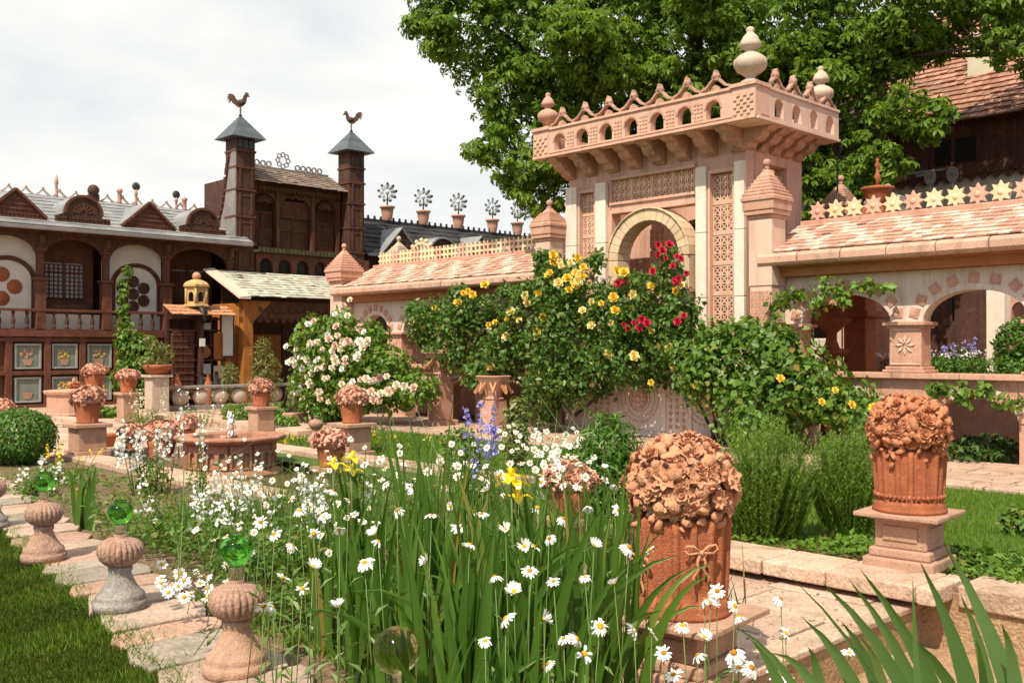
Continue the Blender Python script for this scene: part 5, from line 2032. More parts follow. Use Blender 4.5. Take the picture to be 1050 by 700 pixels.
# ================================================================== fountain
F = thing('fountain', 'round terracotta fountain basin with arcaded side and a small jet', 'fountain', G(-7.68, -8.0, BA[4]), RZ_A)
F.scale = (.9, .9, .95)
m = MB()
m.lathe([(.86, 0), (.88, .05), (.80, .10), (.74, .12)], 12, smooth=False)
m.build('step', 'fountain_clay', F, bev=.012)
m = MB()
m.lathe([(.70, .12), (.70, .50), (.74, .52)], 12, smooth=False)
m.build('bowl', 'fountain_clay', F)
for i in range(12):
    a_ = math.pi / 6 * i + math.pi / 12
    mx = Matrix.Rotation(a_, 4, 'Z') @ Matrix.Translation((.675, 0, .14)) @ Matrix.Rotation(R(90), 4, 'Z')
    m2 = MB()
    arch_wall(m2, -.17, .17, 0, .36, -.05, -.005, [(-.085, .055, .03, .2, .055), (.085, .055, .03, .2, .055)], 8)
    m = MB()
    m.add(m2.v, m2.f, 0, False, mx)
    m.build('arcade_panel', 'fountain_clay', F)
m = MB()
prof_o, prof_i = [], []
m.lathe([(.74, .50), (.86, .54), (.90, .58), (.89, .615), (.66, .62), (.62, .60), (.60, .50), (.58, .42), (0, .42)], 12, smooth=False)
m.build('rim', 'fountain_clay', F, bev=.012)
m = MB()
m.lathe([(.6, .50), (.6, .535), (0, .537)], 12)
m.build('basin_water', 'water', F)
m = MB()
rk = random.Random(8)
m.lathe([(.05, .5), (.06, .6), (.05, .7), (.06, .76), (.02, .8)], 10)
for i in range(9):
    clay_flower(m, Vector((rk.uniform(-.12, .12), rk.uniform(-.12, .12), .56 + rk.uniform(0, .05))), .06, (0, 0, 1), 'nut', rk, 8, 6)
m.build('spout', 'clay_pink', F)
jet = MB()
for i in range(70):
    a_, rr, h = rk.random() * 6.28, abs(rk.gauss(0, .05)), rk.random()
    jet.ball((rr * (1.4 - h) * math.cos(a_), rr * (1.4 - h) * math.sin(a_), .62 + h * .34), rk.uniform(.010, .024), 6, 5, sc=(1, 1, 1.8))
jw = bpy.data.materials.new('foaming_water')
jw.use_nodes = True
pp_ = jw.node_tree.nodes['Principled BSDF']
pp_.inputs['Base Color'].default_value = (.92, .93, .93, 1)
pp_.inputs['Roughness'].default_value = .2
pp_.inputs['Transmission Weight'].default_value = .15
jet.build('water_jet', jw, F)

# ================================================================== globe pedestals along the path
GU = [(1.13, -12.66), (-.53, -12.58), (-2.40, -12.42), (-4.18, -12.3), (-5.95, -12.2)]
PLB = ('ribbed clay ball pedestal with a clay coloured foot, nearest of the row along the lawn', 'ribbed clay ball pedestal on a pale grey foot, second of the row along the lawn', 'ribbed clay ball pedestal on a brownish foot, third of the row along the lawn',
       'ribbed clay ball pedestal on a greyish foot beside the yellow flowers, fourth of the row', 'ribbed clay ball pedestal cut by the left edge of the photo')
GLB = ('clear and bright green glass globe over the nearest clay coloured pedestal, in front of daisies', 'green glass globe over the grey footed pedestal', 'green glass globe over the brown footed pedestal beside broad green leaves', 'green glass globe beside yellow flowers, fourth of the row', 'green glass globe at the left edge')


def globe_pedestal(label, loc, foot, s=1.0):
    t = thing('globe_pedestal', label, 'pedestal', loc, rng.random() * 3)
    m = MB()
    m.lathe([(.20, -.02), (.205, .03), (.195, .05), (.18, .058), (.185, .075), (.178, .095), (.15, .115), (.118, .16), (.092, .21), (.08, .245), (.09, .26), (.09, .285), (.07, .295)], 40)
    m.build('foot', foot, t)
    m = MB()
    m.lathe([(.075, .29), (.115, .305), (.155, .34), (.174, .385), (.170, .43), (.138, .468), (.095, .485), (.06, .49), (.05, .50), (.05, .515), (0, .515)], 156, flute=.13, nf=24)
    m.build('ribbed_ball', 'ball_clay', t)
    t.scale = (s * .83, s * .83, s * .9)
    return t


def glass_globe(label, loc, m_, s=1.0, base=0.0):
    t = thing('glass_globe', label, 'globe', loc)
    m = MB()
    m.lathe([(.045, 0), (.05, .01), (.05, .10), (.042, .105), (.042, .01), (.0, .008)], 20)
    m.build('neck', 'glass_clear', t)
    m = MB()
    m.lathe([(.042, .085), (.055, .105), (.082, .135), (.104, .175), (.108, .21), (.098, .245), (.075, .268), (.052, .276), (.05, .292), (.054, .296), (.0, .29)], 28)
    m.build('ball', m_, t)
    t.scale = (s, s, s)
    return t


feet = ['slab', 'grey_stone', 'ball_clay', 'grey_stone', 'ball_clay']
for i, (u, v) in enumerate(GU):
    q = G(u, v, .05)
    globe_pedestal(PLB[i], q, feet[i])
    glass_globe(GLB[i], q + Vector((0, 0, .461)), 'glass_green', .74 if i else .8)
# clear globe on a glass stem near the bottom edge
q = at_px(407, 3.55, 0)
t = thing('glass_globe', 'clear olive glass globe on a glass stem at the bottom edge before the irises', 'globe', q)
m = MB()
m.lathe([(.04, .30), (.042, .52), (.03, .54)], 16)
m.build('neck', 'glass_clear', t)
m = MB()
m.ball((0, 0, .62), .085, 28, 20)
m.build('ball', 'glass_olive', t)
m = MB()
m.lathe([(.05, 0), (.045, .3), (.02, .31)], 12)
m.build('stake', 'wood', t)
q = at_px(324, 18.0, 0)
globe_pedestal('small clay ball pedestal on the lawn left of the pink clay bouquet', q, 'slab', .95)
glass_globe('green glass globe on the small ball pedestal in the middle lawn', q + Vector((0, 0, .438)), 'glass_green', .75)

# ================================================================== balustrade, potted plant, posts
bal = thing('balustrade', 'low stone balustrade with round balls under a flat coping, before the house', 'balustrade', (at_px(166, 26.5).x, 26.5, 0), RZ_L)
m = MB()
m.box(0, 6.4, -.13, .17, .62, .70)
m.build('coping', 'grey_stone', bal, bev=.012)
m = MB()
m.box(0, 6.4, -.1, .14, 0, .16)
m.build('base', 'grey_stone', bal, bev=.012)
for i in range(11):
    m = MB()
    m.ball((.55 + i * .58, 0.02, .39), .23, 18, 12, sc=(1.05, .6, 1.0))
    m.build('stone_ball', 'pale_stone', bal)
q = at_px(161, 26.2)
t = pedestal('tall pale stone pedestal at the left end of the balustrade', q, RZ_L, .56, 1.02, 'pale_stone')
t = thing('bonsai_planter', 'terracotta bowl with a yellow green shrub on the pale pedestal by the balustrade', 'planter', (q.x, q.y, 1.02), RZ_L)
m = MB()
m.lathe([(.2, 0), (.26, .06), (.36, .18), (.39, .26), (.36, .28), (0, .26)], 24)
m.build('bowl', 'clay', t)
foliage('leaves', 'l_olive', 900, [(-.1, 0, .40, .40, .3, .14), (-.1, 0, .75, .2, .2, .22), (.28, .1, .55, .25, .2, .3), (-.25, 0, .95, .12, .1, .1)], .08, .05, t)
m = MB()
m.tube([(0, 0, .25), (-.04, .02, .5), (-.1, 0, .8)], [.04, .03, .015], 6)
m.build('stem', 'bark', t)
# row of bottles behind the balustrade
for i, (px, h, mt) in enumerate(((182, .35, 'clay'), (207, .4, 'window'), (214, .34, 'clay'), (222, .42, 'window'))):
    q = at_px(px, 28.5)
    m = MB()
    m.lathe([(.12, 0), (.13, .05), (.13, h * .6 + .5), (.06, h * .75 + .55), (.05, h + .62), (.07, h + .64)], 14)
    tag(m.build('jar', mt, None, loc=q), ('reddish clay jar behind the balustrade nearest the bonsai', 'black jar behind the balustrade, left of its small clay neighbour', 'small clay jar between two black jars at the display stand', 'black jar behind the balustrade, closest to the bamboo shrub')[i], 'jar')
# metal post with stone foot beside the cream rose
q = at_px(303, 23.0)
t = thing('rose_support_post', 'thin grey green metal post with a square stone foot beside the cream rose', 'post', q, RZ_A)
m = MB()
m.lathe([(.035, .15), (.035, 2.2)], 10)
m.build('pole', 'p_teal', t)
m = MB()
m.box(-.22, .22, -.22, .22, 0, .22)
m.build('foot', 'slab', t, bev=.015)
# tall carved clay planters standing before the left arcade
for k, (px, v, lb, ht) in enumerate(((452, -1.1, 'square clay planter column with a flared bowl, left of the two under the yellow rose', 1.62), (506, -1.3, 'flared clay column with zigzag leaf relief, right of the two under the yellow rose', 1.15))):
    q = onfac(px, 358, v)
    t = thing('planter_column', lb, 'planter', (q.x, q.y, 0), RZ_A)
    m = MB()
    m.box(-.28, .28, -.28, .28, 0, .14)
    m.box(-.2, .2, -.2, .2, .14, ht - .5)
    m.build('shaft', 'clay_pink', t, bev=.015)
    m = MB()
    m.lathe([(.2, ht - .5), (.24, ht - .46), (.17, ht - .42), (.2, ht - .3), (.36, ht - .05), (.40, ht), (.34, ht + .01), (0, ht - .02)], 8, smooth=False, a0=math.pi / 8)
    m.build('bowl', 'clay_pink', t, bev=.012)
    m = MB()
    for i in range(8):
        a_ = math.pi / 4 * i
        mx = Matrix.Rotation(a_, 4, 'Z') @ Matrix.Translation((.29, 0, ht - .22)) @ Matrix.Rotation(R(90), 4, 'Z') @ Matrix.Rotation(R(-32), 4, 'X')
        m.prism([(-.10, .16), (0, -.17), (.10, .16), (.05, .12), (0, -.05), (-.05, .12)], -.05, .02, 0, mx)
    m.build('leaf_relief', 'clay_light', t)
# ================================================================== horse chestnut behind the tower
CH = thing('chestnut_tree', 'big horse chestnut with dense drooping leaves hanging over the gate tower', 'tree', (4.2, 24.6, 0))
o0 = Vector((4.2, 24.6, 0))


def lump(px, py, rp, D, dep=1.0):
    c = ray(px, py, D) - o0
    r = rp * D / FPX
    return (c.x, c.y, c.z, r, r * dep, r)


CL = [(500, 12, 78, 23.0), (455, -12, 42, 22.5), (590, 40, 105, 23.2), (525, 95, 44, 22.6), (560, 140, 66, 23.0), (528, 168, 34, 22.4), (552, 198, 26, 22.2), (620, 100, 90, 23.5), (680, 40, 120, 24.0), (740, 80, 110, 24.2), (800, 40, 105, 23.6),
      (860, 110, 62, 22.8), (850, 165, 50, 22.6), (838, 205, 34, 22.4), (885, 42, 52, 22.2), (870, 10, 90, 22.8), (962, -18, 62, 21.6), (1048, -22, 62, 21.4), (928, 112, 30, 21.0), (955, 124, 22, 20.8), (1030, 45, 22, 20.8), (905, 165, 26, 21.4), (1008, 25, 28, 21.2),
      (880, 190, 24, 21.8), (640, -110, 150, 24.5), (790, -90, 120, 24.6), (500, -90, 90, 23.4), (720, 150, 90, 24.6), (1080, 55, 40, 21.6)]
blobs = [lump(*c) for c in CL]


def palmate(name, m, n, blobs, size, parent, shell=.62):
    P, d = blob_points(n, blobs, shell, .22, 4.0)
    k = len(P)
    Nn = unit(d * .75 + np.array([0, -.25, .75]) + nr.normal(size=(k, 3)) * .38)
    T = unit(np.cross(Nn, rand_unit(k)))
    # the stalk end points outward and down: leaflets droop from the centre
    Bv = np.cross(Nn, T)
    s = size * nr.uniform(.65, 1.2, k)
    Vs, Qs, off = [], [], 0
    for i, (ang, ln) in enumerate(((-125, .62), (-75, .86), (-25, 1.0), (25, 1.0), (75, .86), (125, .62))):
        a = R(ang) + nr.normal(size=k) * .12
        A = T * np.cos(a)[:, None] + Bv * np.sin(a)[:, None] - Nn * nr.uniform(.25, .75, (k, 1))
        V, Q = leaf_arrays(P, A, Nn, s * ln, s * ln * .40, .66, .14, .22)
        Vs.append(V)
        Qs.append(Q + off)
        off += len(V)
    return link(np_mesh(name, np.concatenate(Vs), np.concatenate(Qs), m), name, parent)


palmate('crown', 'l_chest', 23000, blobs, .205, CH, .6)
rk = random.Random(19)
boughs = []
for c in blobs[:24]:
    for _ in range(5):
        a_, e_ = rk.uniform(-2.9, -.25), rk.uniform(-.75, .6)        # towards the garden
        d_ = Vector((math.cos(a_) * math.cos(e_), math.sin(a_) * math.cos(e_), math.sin(e_)))
        r_ = c[3] * rk.uniform(.16, .30)
        p_ = Vector(c[:3]) + d_ * c[3] * rk.uniform(.95, 1.1)
        boughs.append((p_.x, p_.y, p_.z, r_ * 1.35, r_ * 1.2, r_ * .7))
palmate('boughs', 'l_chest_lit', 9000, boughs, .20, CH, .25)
m = MB()
m.tube([(0, 0, 0), (.1, 0, 1.5), (.05, .1, 4), (.3, .1, 7), (.4, 0, 10)], [.55, .42, .36, .3, .18], 12)
m.build('trunk', 'bark', CH)
m = MB()
rk = random.Random(2)
for c in blobs[::1]:
    e = Vector(c[:3])
    s0 = Vector((.2, .1, rk.uniform(4, 8)))
    md = s0.lerp(e, .5) + Vector((rk.uniform(-.5, .5), rk.uniform(-.3, .3), .7))
    m.tube([s0, s0.lerp(md, .5) + Vector((0, 0, .2)), md, md.lerp(e, .6), e], [.13, .10, .07, .045, .02], 6)
m.build('limbs', 'bark', CH)
y = ray(642, 64, 21.9) - o0
V, Q = leaf_arrays(np.array([y, y + Vector((.05, 0, .02))]), np.array([(.1, -.2, -1.0), (-.75, -.2, -.25)]), np.array([(0, -1.0, .2), (.1, -1, .3)]), [.34, .30], [.26, .24], .6, .1, .1)
link(np_mesh('yellow_leaf', V, Q, 'iris_yellow'), 'yellow_leaf', CH)


# ================================================================== roses and other flowers
def rose_mesh(name, m):
    b = MB()
    for n, tilt, r, w, curl in ((6, .25, 1.0, .52, .35), (5, .75, .85, .46, .2), (4, 1.15, .68, .36, .05), (3, 1.45, .5, .25, 0)):
        for i in range(n):
            petal_grid(b, 2 * math.pi * i / n + tilt * 3, tilt, r, w, .22, curl, None)
    b.ball((0, 0, .2), .22, 7, 5)
    return b.mesh(name, m)


RM = {k: rose_mesh('rose_bloom', k) for k in ('petal_yellow', 'petal_pale', 'petal_cream', 'petal_blush', 'petal_red', 'petal_white')}


def blooms(parent, spots, kinds, r, rk, jit=1.0, name='rose_bloom'):
    for c, n in spots:
        o = link(RM[rk.choice(kinds)], name, parent, c)
        z = Vector(n).normalized()
        o.rotation_mode = 'QUATERNION'
        from mathutils import Quaternion
        o.rotation_quaternion = z.to_track_quat('Z', 'Y') @ Quaternion((0, 0, 1), rk.random() * 6)
        s = r * rk.uniform(.7, 1.2)
        o.scale = (s, s, s)


CAMD = Vector((0, -1, .15))


def fblob(px, py, rx, ry, v, dep=.45, o=None):
    c = onfac(px, py, v)
    k = c.y / FPX
    c = c - o
    return (c.x, c.y, c.z, rx * k, dep, ry * k)


# yellow climbing rose over the left arcade and the tower front
o1 = G(-7.6, -.6)
YR = thing('yellow_rose', 'large climbing rose with yellow blooms covering the wall below the tower arch', 'rose', o1)
YB = [(580, 300, 38, 34, -.75), (566, 282, 18, 20, -.6), (545, 330, 34, 40, -.8), (600, 345, 60, 55, -.8), (640, 330, 45, 40, -.6), (655, 370, 55, 30, -.7), (590, 385, 48, 30, -.9), (555, 400, 22, 38, -.9), (690, 345, 32, 38, -.7), (520, 360, 28, 28, -.9), (480, 350, 42, 36, -.9),
      (455, 325, 36, 22, -.9), (436, 335, 20, 22, -.9), (490, 318, 34, 16, -.8), (500, 385, 28, 18, -1.0), (705, 385, 20, 22, -.6)]
YB += [(470, 298, 10, 7, -.8), (520, 298, 12, 7, -.8), (612, 266, 8, 9, -.6), (556, 262, 9, 7, -.6), (720, 350, 10, 10, -.7), (424, 318, 9, 10, -.9), (538, 296, 10, 10, -.7), (640, 290, 10, 9, -.6)]
blobs = [fblob(*b, .45, o1) for b in YB]
foliage('leaves', 'l_rose', 23000, blobs, .115, .075, YR, shell=.45, lump=.3, lf=5, up=.45, out=.5)
m = MB()
for px, py, px2, py2 in ((560, 432, 570, 330), (562, 430, 640, 350), (555, 430, 500, 360), (505, 378, 455, 330), (590, 425, 660, 380)):
    a_, b_ = onfac(px, py, -.45) - o1, onfac(px2, py2, -.7) - o1
    a_.z = max(a_.z, 0)
    m.tube([a_, a_.lerp(b_, .4) + Vector((.1, 0, .15)), a_.lerp(b_, .7) + Vector((-.05, 0, .1)), b_], [.04, .03, .025, .015], 6)
m.build('canes', 'bark', YR)
rk = random.Random(4)
SP = [(577, 275), (585, 270), (592, 280), (570, 268), (583, 283), (598, 275), (574, 290), (566, 280), (600, 286), (588, 290), (478, 302), (470, 308), (486, 304), (481, 296), (536, 303), (555, 302), (500, 292), (447, 316), (436, 331), (426, 332), (452, 341), (498, 333), (518, 327), (524, 322),
      (530, 326), (555, 325), (563, 326), (580, 300), (605, 312), (614, 310), (630, 318), (650, 305), (665, 296), (690, 298), (622, 365), (668, 392), (690, 379), (652, 366), (568, 374), (502, 376), (420, 383), (431, 405), (555, 378), (595, 320), (607, 332), (631, 307), (686, 355), (520, 345),
      (640, 282), (633, 276), (697, 292), (508, 328), (549, 340), (625, 332), (543, 312), (666, 340)]
spots = []
for px, py in SP:
    q = onfac(px + rk.uniform(-3, 3), py + rk.uniform(-3, 3), -1.22 if px < 660 else -1.1) - o1
    spots.append((q, (rk.uniform(-.7, .5), -1, rk.uniform(0, .8))))
    if px < 612 and py < 300 and rk.random() < .7:
        spots.append((q + Vector((rk.uniform(-.16, .16), rk.uniform(-.05, .1), rk.uniform(-.14, .14))), (rk.uniform(-.7, .5), -1, rk.uniform(0, .8))))
blooms(YR, spots, ('petal_yellow', 'petal_yellow', 'petal_pale'), .085, rk)

# crimson rose in front of the arch
o2 = G(-5.3, -.5)
RR = thing('red_rose', 'climbing rose with crimson blooms rising into the tower arch', 'rose', o2)
blobs = [fblob(*b, .3, o2) for b in ((668, 300, 32, 30, -.8), (690, 285, 12, 26, -.5), (700, 318, 22, 24, -.8), (655, 330, 30, 22, -.9), (684, 258, 13, 9, -.3))]
foliage('leaves', 'l_rose', 2200, blobs, .105, .07, RR, shell=.4, lump=.3, lf=5, up=.45, out=.5)
m = MB()
for a1, b1 in (((738, 420), (688, 255)), ((736, 420), (660, 310)), ((742, 420), (706, 300))):
    a_, b_ = onfac(*a1, -.4) - o2, onfac(*b1, -.5) - o2
    a_.z = 0
    m.tube([a_, a_.lerp(b_, .5) + Vector((.1, 0, 0)), b_], [.03, .025, .012], 6)
m.build('canes', 'bark', RR)
SPR = [(688, 250), (680, 258), (695, 262), (684, 266), (676, 250), (690, 272), (700, 266), (672, 262), (640, 286), (634, 290), (668, 278), (697, 285), (703, 282), (692, 290), (650, 330), (658, 328), (655, 338), (665, 333), (645, 336), (640, 332), (702, 325), (696, 330), (707, 320), (690, 328), (703, 333), (671, 310), (683, 305), (690, 300), (668, 320)]
rk = random.Random(14)
spots = [(onfac(px + rk.uniform(-2, 2), py + rk.uniform(-2, 2), -.75 if py < 276 else -1.2) - o2, (rk.uniform(-.7, .5), -1, rk.uniform(0, .8))) for px, py in SPR]
blooms(RR, spots[::1][:22], ('petal_red',), .070, rk)

# cream and blush rose at the left end of the arcade
o3 = G(-16.2, -2.4)
CR = thing('cream_rose', 'sprawling rose bush with cream and blush blooms at the far end of the left arcade', 'rose', o3)
blobs = [fblob(*b, .6, o3) for b in ((330, 350, 30, 28, -2.6), (355, 375, 45, 36, -2.5), (330, 392, 34, 32, -2.6), (372, 395, 40, 30, -2.4), (395, 375, 34, 20, -2.0), (405, 402, 26, 18, -2.0), (352, 335, 16, 18, -2.3), (428, 398, 22, 18, -1.8), (340, 415, 30, 18, -2.4), (383, 350, 18, 22, -1.8))]
foliage('leaves', 'l_bright', 9500, blobs, .14, .09, CR, shell=.4, lump=.3, lf=4, up=.5, out=.5)
m = MB()
for px, py in ((330, 350), (365, 380), (400, 380), (340, 400), (380, 360)):
    b_ = onfac(px, py, -2.4) - o3
    m.tube([(b_.x * .2, b_.y * .2, 0), (b_.x * .5, b_.y * .5, b_.z * .6), b_], [.045, .03, .015], 6)
m.build('canes', 'bark', CR)
rk = random.Random(24)
spots = []
CS = [(300, 352), (303, 368), (312, 358), (315, 335), (322, 345), (330, 352), (336, 340), (343, 346), (350, 352), (346, 330), (352, 318), (356, 316), (320, 372), (328, 378), (335, 372), (325, 365), (318, 382), (330, 390), (312, 395), (322, 400), (340, 360), (348, 368), (360, 355), (368, 352), (372, 345), (363, 350),
      (358, 388), (356, 392), (370, 398), (374, 404), (384, 402), (392, 395), (400, 398), (385, 388), (378, 382), (404, 392), (412, 388), (378, 408), (366, 408), (345, 385), (308, 378), (299, 362), (335, 413), (310, 388), (352, 360), (366, 362), (420, 400), (306, 400)]
for px, py in CS:
    for _ in range(2):
        q = onfac(px + rk.uniform(-10, 10), py + rk.uniform(-9, 9), -3.1 if px < 380 else -2.6) - o3
        spots.append((q, (rk.uniform(-.7, .5), -1, rk.uniform(0, .9))))
spots = spots[:98]
blooms(CR, spots, ('petal_cream', 'petal_cream', 'petal_white', 'petal_cream', 'petal_blush'), .082, rk)

# green climber right of the tower
o4 = G(-4.2, -.9)
VN = thing('climbing_vine', 'leafy green climber spreading over the wall between the tower and the right arcade', 'climber', o4)
blobs = [fblob(*b, .5, o4) for b in ((765, 342, 18, 18, -.8), (745, 378, 52, 38, -1.0), (800, 372, 40, 38, -1.0), (790, 348, 26, 18, -.9), (705, 362, 24, 22, -.9), (830, 395, 40, 36, -1.0), (790, 415, 60, 34, -1.1), (860, 410, 40, 22, -.9), (735, 350, 24, 22, -.9), (775, 440, 40, 24, -1.3), (890, 425, 40, 20, -.8), (722, 385, 25, 25, -.9))]
foliage('leaves', 'l_vine', 8200, blobs, .13, .10, VN, shell=.4, lump=.35, lf=4, up=.5, out=.6)
blobs = [fblob(*b, .18, o4) for b in ((818, 302, 12, 8, -.35), (845, 294, 18, 9, -.4), (862, 300, 14, 10, -.4), (885, 293, 16, 6, -.4), (910, 294, 10, 5, -.4), (836, 310, 9, 12, -.35), (865, 308, 8, 6, -.4), (800, 310, 14, 12, -.5))]
foliage('trailing_shoot', 'l_bright', 330, blobs, .13, .10, VN, shell=.3, lump=.4, lf=5)
for b in ((850, 392, 16, 4, -.25), (985, 404, 14, 12, -.2), (1010, 400, 10, 8, -.2), (1035, 412, 20, 10, -.2), (960, 398, 12, 5, -.2)):
    foliage('ivy_spray', 'l_vine', 100, [fblob(*b, .15, o4)], .10, .08, VN, shell=.3, lump=.4)
m = MB()
for px, py in ((745, 375), (800, 365), (830, 395), (860, 410), (765, 335)):
    b_ = onfac(px, py, -.6) - o4
    m.tube([(b_.x * .3, b_.y * .3, 0), (b_.x * .6, b_.y * .6, max(.3, b_.z * .6)), b_], [.035, .025, .012], 6)
m.build('canes', 'bark', VN)
rk = random.Random(34)
blooms(VN, [(onfac(px, py, -1.5) - o4, (rk.uniform(-.5, .5), -1, .5)) for px, py in ((856, 400), (800, 388), (842, 412), (712, 396), (873, 415), (895, 418))], ('petal_yellow',), .06, rk)


# ================================================================== shrubs
def shrub(name, label, m, loc, blobs, n, L, W, cat='shrub', stems=True, **kw):
    t = thing(name, label, cat, loc)
    foliage('leaves', m, n, blobs, L, W, t, **kw)
    if stems:
        b = MB()
        for i in range(4):
            c = blobs[i % len(blobs)]
            b.tube([(c[0] * .2 + .03 * i, c[1] * .2, 0), (c[0] * .6, c[1] * .6, c[2] * .5), (c[0], c[1], c[2])], [.03, .02, .01], 5)
        b.build('stem', 'bark', t)
    return t


q = at_px(18, 14.6)
shrub('round_topiary', 'round clipped green shrub at the left edge above the globe pedestals', 'l_box', q, [(0, 0, .42, .54, .54, .42)], 7000, .075, .028, shell=.8, lump=.06, out=1.2, wide=.4)
q = at_px(131, 27.3)
shrub('leafy_vine', 'broad leaved green vine climbing up to the balcony rail', 'l_vine', q, [(-.05, .5, 1.0, .55, .4, .65), (.15, .5, 1.6, .6, .35, .5), (-.2, .5, 1.9, .35, .3, .4), (-.40, .7, 2.6, .14, .12, .5), (-.42, .7, 3.4, .08, .1, .45), (-.28, .7, 3.95, .14, .1, .16), (.0, .6, .4, .5, .4, .4)], 3000, .15, .12, lump=.35)
q = at_px(232, 28.6)
shrub('bamboo_shrub', 'low olive green shrub between the display stand and the orange porch post', 'l_olive', q, [(0, 0, .55, .35, .3, .45), (.1, 0, 1.0, .3, .25, .35)], 800, .13, .035, lump=.3)
q = at_px(270, 28.8)
shrub('bamboo_shrub', 'taller olive green shrub in front of the porch opening', 'l_olive', q, [(0, 0, .6, .55, .4, .5), (.05, 0, 1.2, .45, .35, .5), (.0, 0, 1.75, .25, .2, .35)], 1500, .13, .035, lump=.3)
q = at_px(623, 9.6)
shrub('fern_shrub', 'bright feathery green shrub behind the clay bouquet with bows', 'l_box', q, [(0, 0, .60, .33, .34, .48), (.12, 0, .35, .32, .35, .35), (-.16, 0, .3, .28, .3, .3)], 4600, .14, .024, shell=.5, lump=.15, wide=.4)
q = at_px(790, 9.2)


def rosemary(label, loc, cl, n, seed):
    """many upright needled shoots"""
    t = thing('rosemary_bush', label, 'shrub', loc)
    k = np.random.default_rng(seed)
    P, A, N = [], [], []
    for i in range(n):
        c = cl[k.integers(len(cl))]
        a, rr = k.random() * 6.28, math.sqrt(k.random())
        bx, by = c[0] + c[2] * rr * math.cos(a) * .7, c[1] + c[2] * rr * math.sin(a) * .7
        lean = np.array([math.cos(a) * rr * .35 + k.normal() * .08, math.sin(a) * rr * .35 + k.normal() * .08, 1.0])
        h = c[3] * (1 - .42 * rr * rr) * k.uniform(.84, 1.04)
        m_ = int(h / .011)
        s = np.linspace(.12, 1, m_)
        pts = np.stack([bx + lean[0] * s * h, by + lean[1] * s * h, s * h], 1)
        an = k.random(m_) * 6.28
        dirs = np.stack([np.cos(an), np.sin(an), np.full(m_, .9)], 1)
        P.append(pts)
        A.append(dirs)
        N.append(np.stack([-np.cos(an) * .6, -np.sin(an) * .6, np.full(m_, 1.0)], 1))
    P, A, N = np.concatenate(P), np.concatenate(A), unit(np.concatenate(N))
    V, Q = leaf_arrays(P, A, N, 0.046 * nr.uniform(.7, 1.2, len(P)), .0095, .4, .1, .1)
    link(np_mesh('needles', V, Q, 'l_rosemary'), 'needles', t)
    b = MB()
    for c in cl:
        for i in range(5):
            b.tube([(c[0] * .6, c[1] * .6, 0), (c[0] + .05 * math.cos(i), c[1] + .05 * math.sin(i), c[3] * .6)], [.014, .006], 5)
    b.build('stem', 'bark', t)
    return t


rosemary('dense rosemary bush right of the clay bouquet with bows, left of two', at_px(787, 8.75), [(-.06, 0, .22, 1.14), (.08, .06, .20, 1.0), (-.17, .06, .15, .78), (.17, 0, .14, .66)], 760, 1)
rosemary('dense rosemary bush left of the kerb corner bouquet, right of two', at_px(868, 8.9), [(-.06, 0, .19, .98), (.08, .06, .18, 1.0), (.0, -.08, .2, .78)], 640, 2)
q = at_px(905, 17.2)
for k, (u, v, lb) in enumerate(((-3.75, 4.2, 'clipped low hedge seen through the first right arch'), (-1.75, 4.2, 'clipped low hedge seen through the second right arch'))):
    t = thing('low_hedge', lb, 'hedge', G(u, v), RZ_A)
    foliage('leaves', 'l_box', 2600, [(-.8 + .32 * i, 0, 1.30, .3, .3, .26) for i in range(6)], .07, .04, t, shell=.7, lump=.1)
    m = MB()
    m.box(-.98, .98, -.3, .3, 0, 1.15)
    m.build('planter', 'slab', t, bev=.02)
shrub('court_bush', 'round bright green bush in the court before the pierced screen', 'l_box', G(-.95, 4.7), [(0, 0, 1.85, .46, .46, .46), (.1, 0, 1.3, .5, .45, .5), (.5, -.2, 1.3, .4, .3, .3)], 3600, .10, .05, shell=.7, lump=.12)
q = G(-2.3, 5.0)
t = thing('blue_delphinium', 'violet blue flower spikes in the shade of the second right arch', 'flower', q)
P = np.concatenate([np.stack([np.full(40, dx) + nr.normal(size=40) * .03, nr.normal(size=40) * .03, np.linspace(1.55, 1.75 + .06 * i, 40)], 1) for i, dx in enumerate((-.2, 0, .22, .4))])
V, Q = leaf_arrays(P, rand_unit(len(P)), rand_unit(len(P)), .06, .05)
link(np_mesh('petals', V, Q, 'petal_blue'), 'petals', t)
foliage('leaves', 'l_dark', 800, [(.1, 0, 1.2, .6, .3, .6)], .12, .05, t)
t = thing('white_flower_border', 'band of small white flowers on a ledge in the court', 'flowers', G(-2.2, 4.75))
P = np.stack([nr.uniform(-1.6, 1.2, 260), nr.uniform(-.12, .12, 260), 1.58 + nr.normal(size=260) * .04], 1)
V, Q = leaf_arrays(P, rand_unit(260) + np.array([0, 0, .5]), rand_unit(260), .06, .05)
link(np_mesh('petals', V, Q, 'petal_white'), 'petals', t)
foliage('leaves', 'l_box', 900, [(-1.2 + .5 * i, 0, 1.3, .3, .15, .3) for i in range(5)], .08, .04, t)
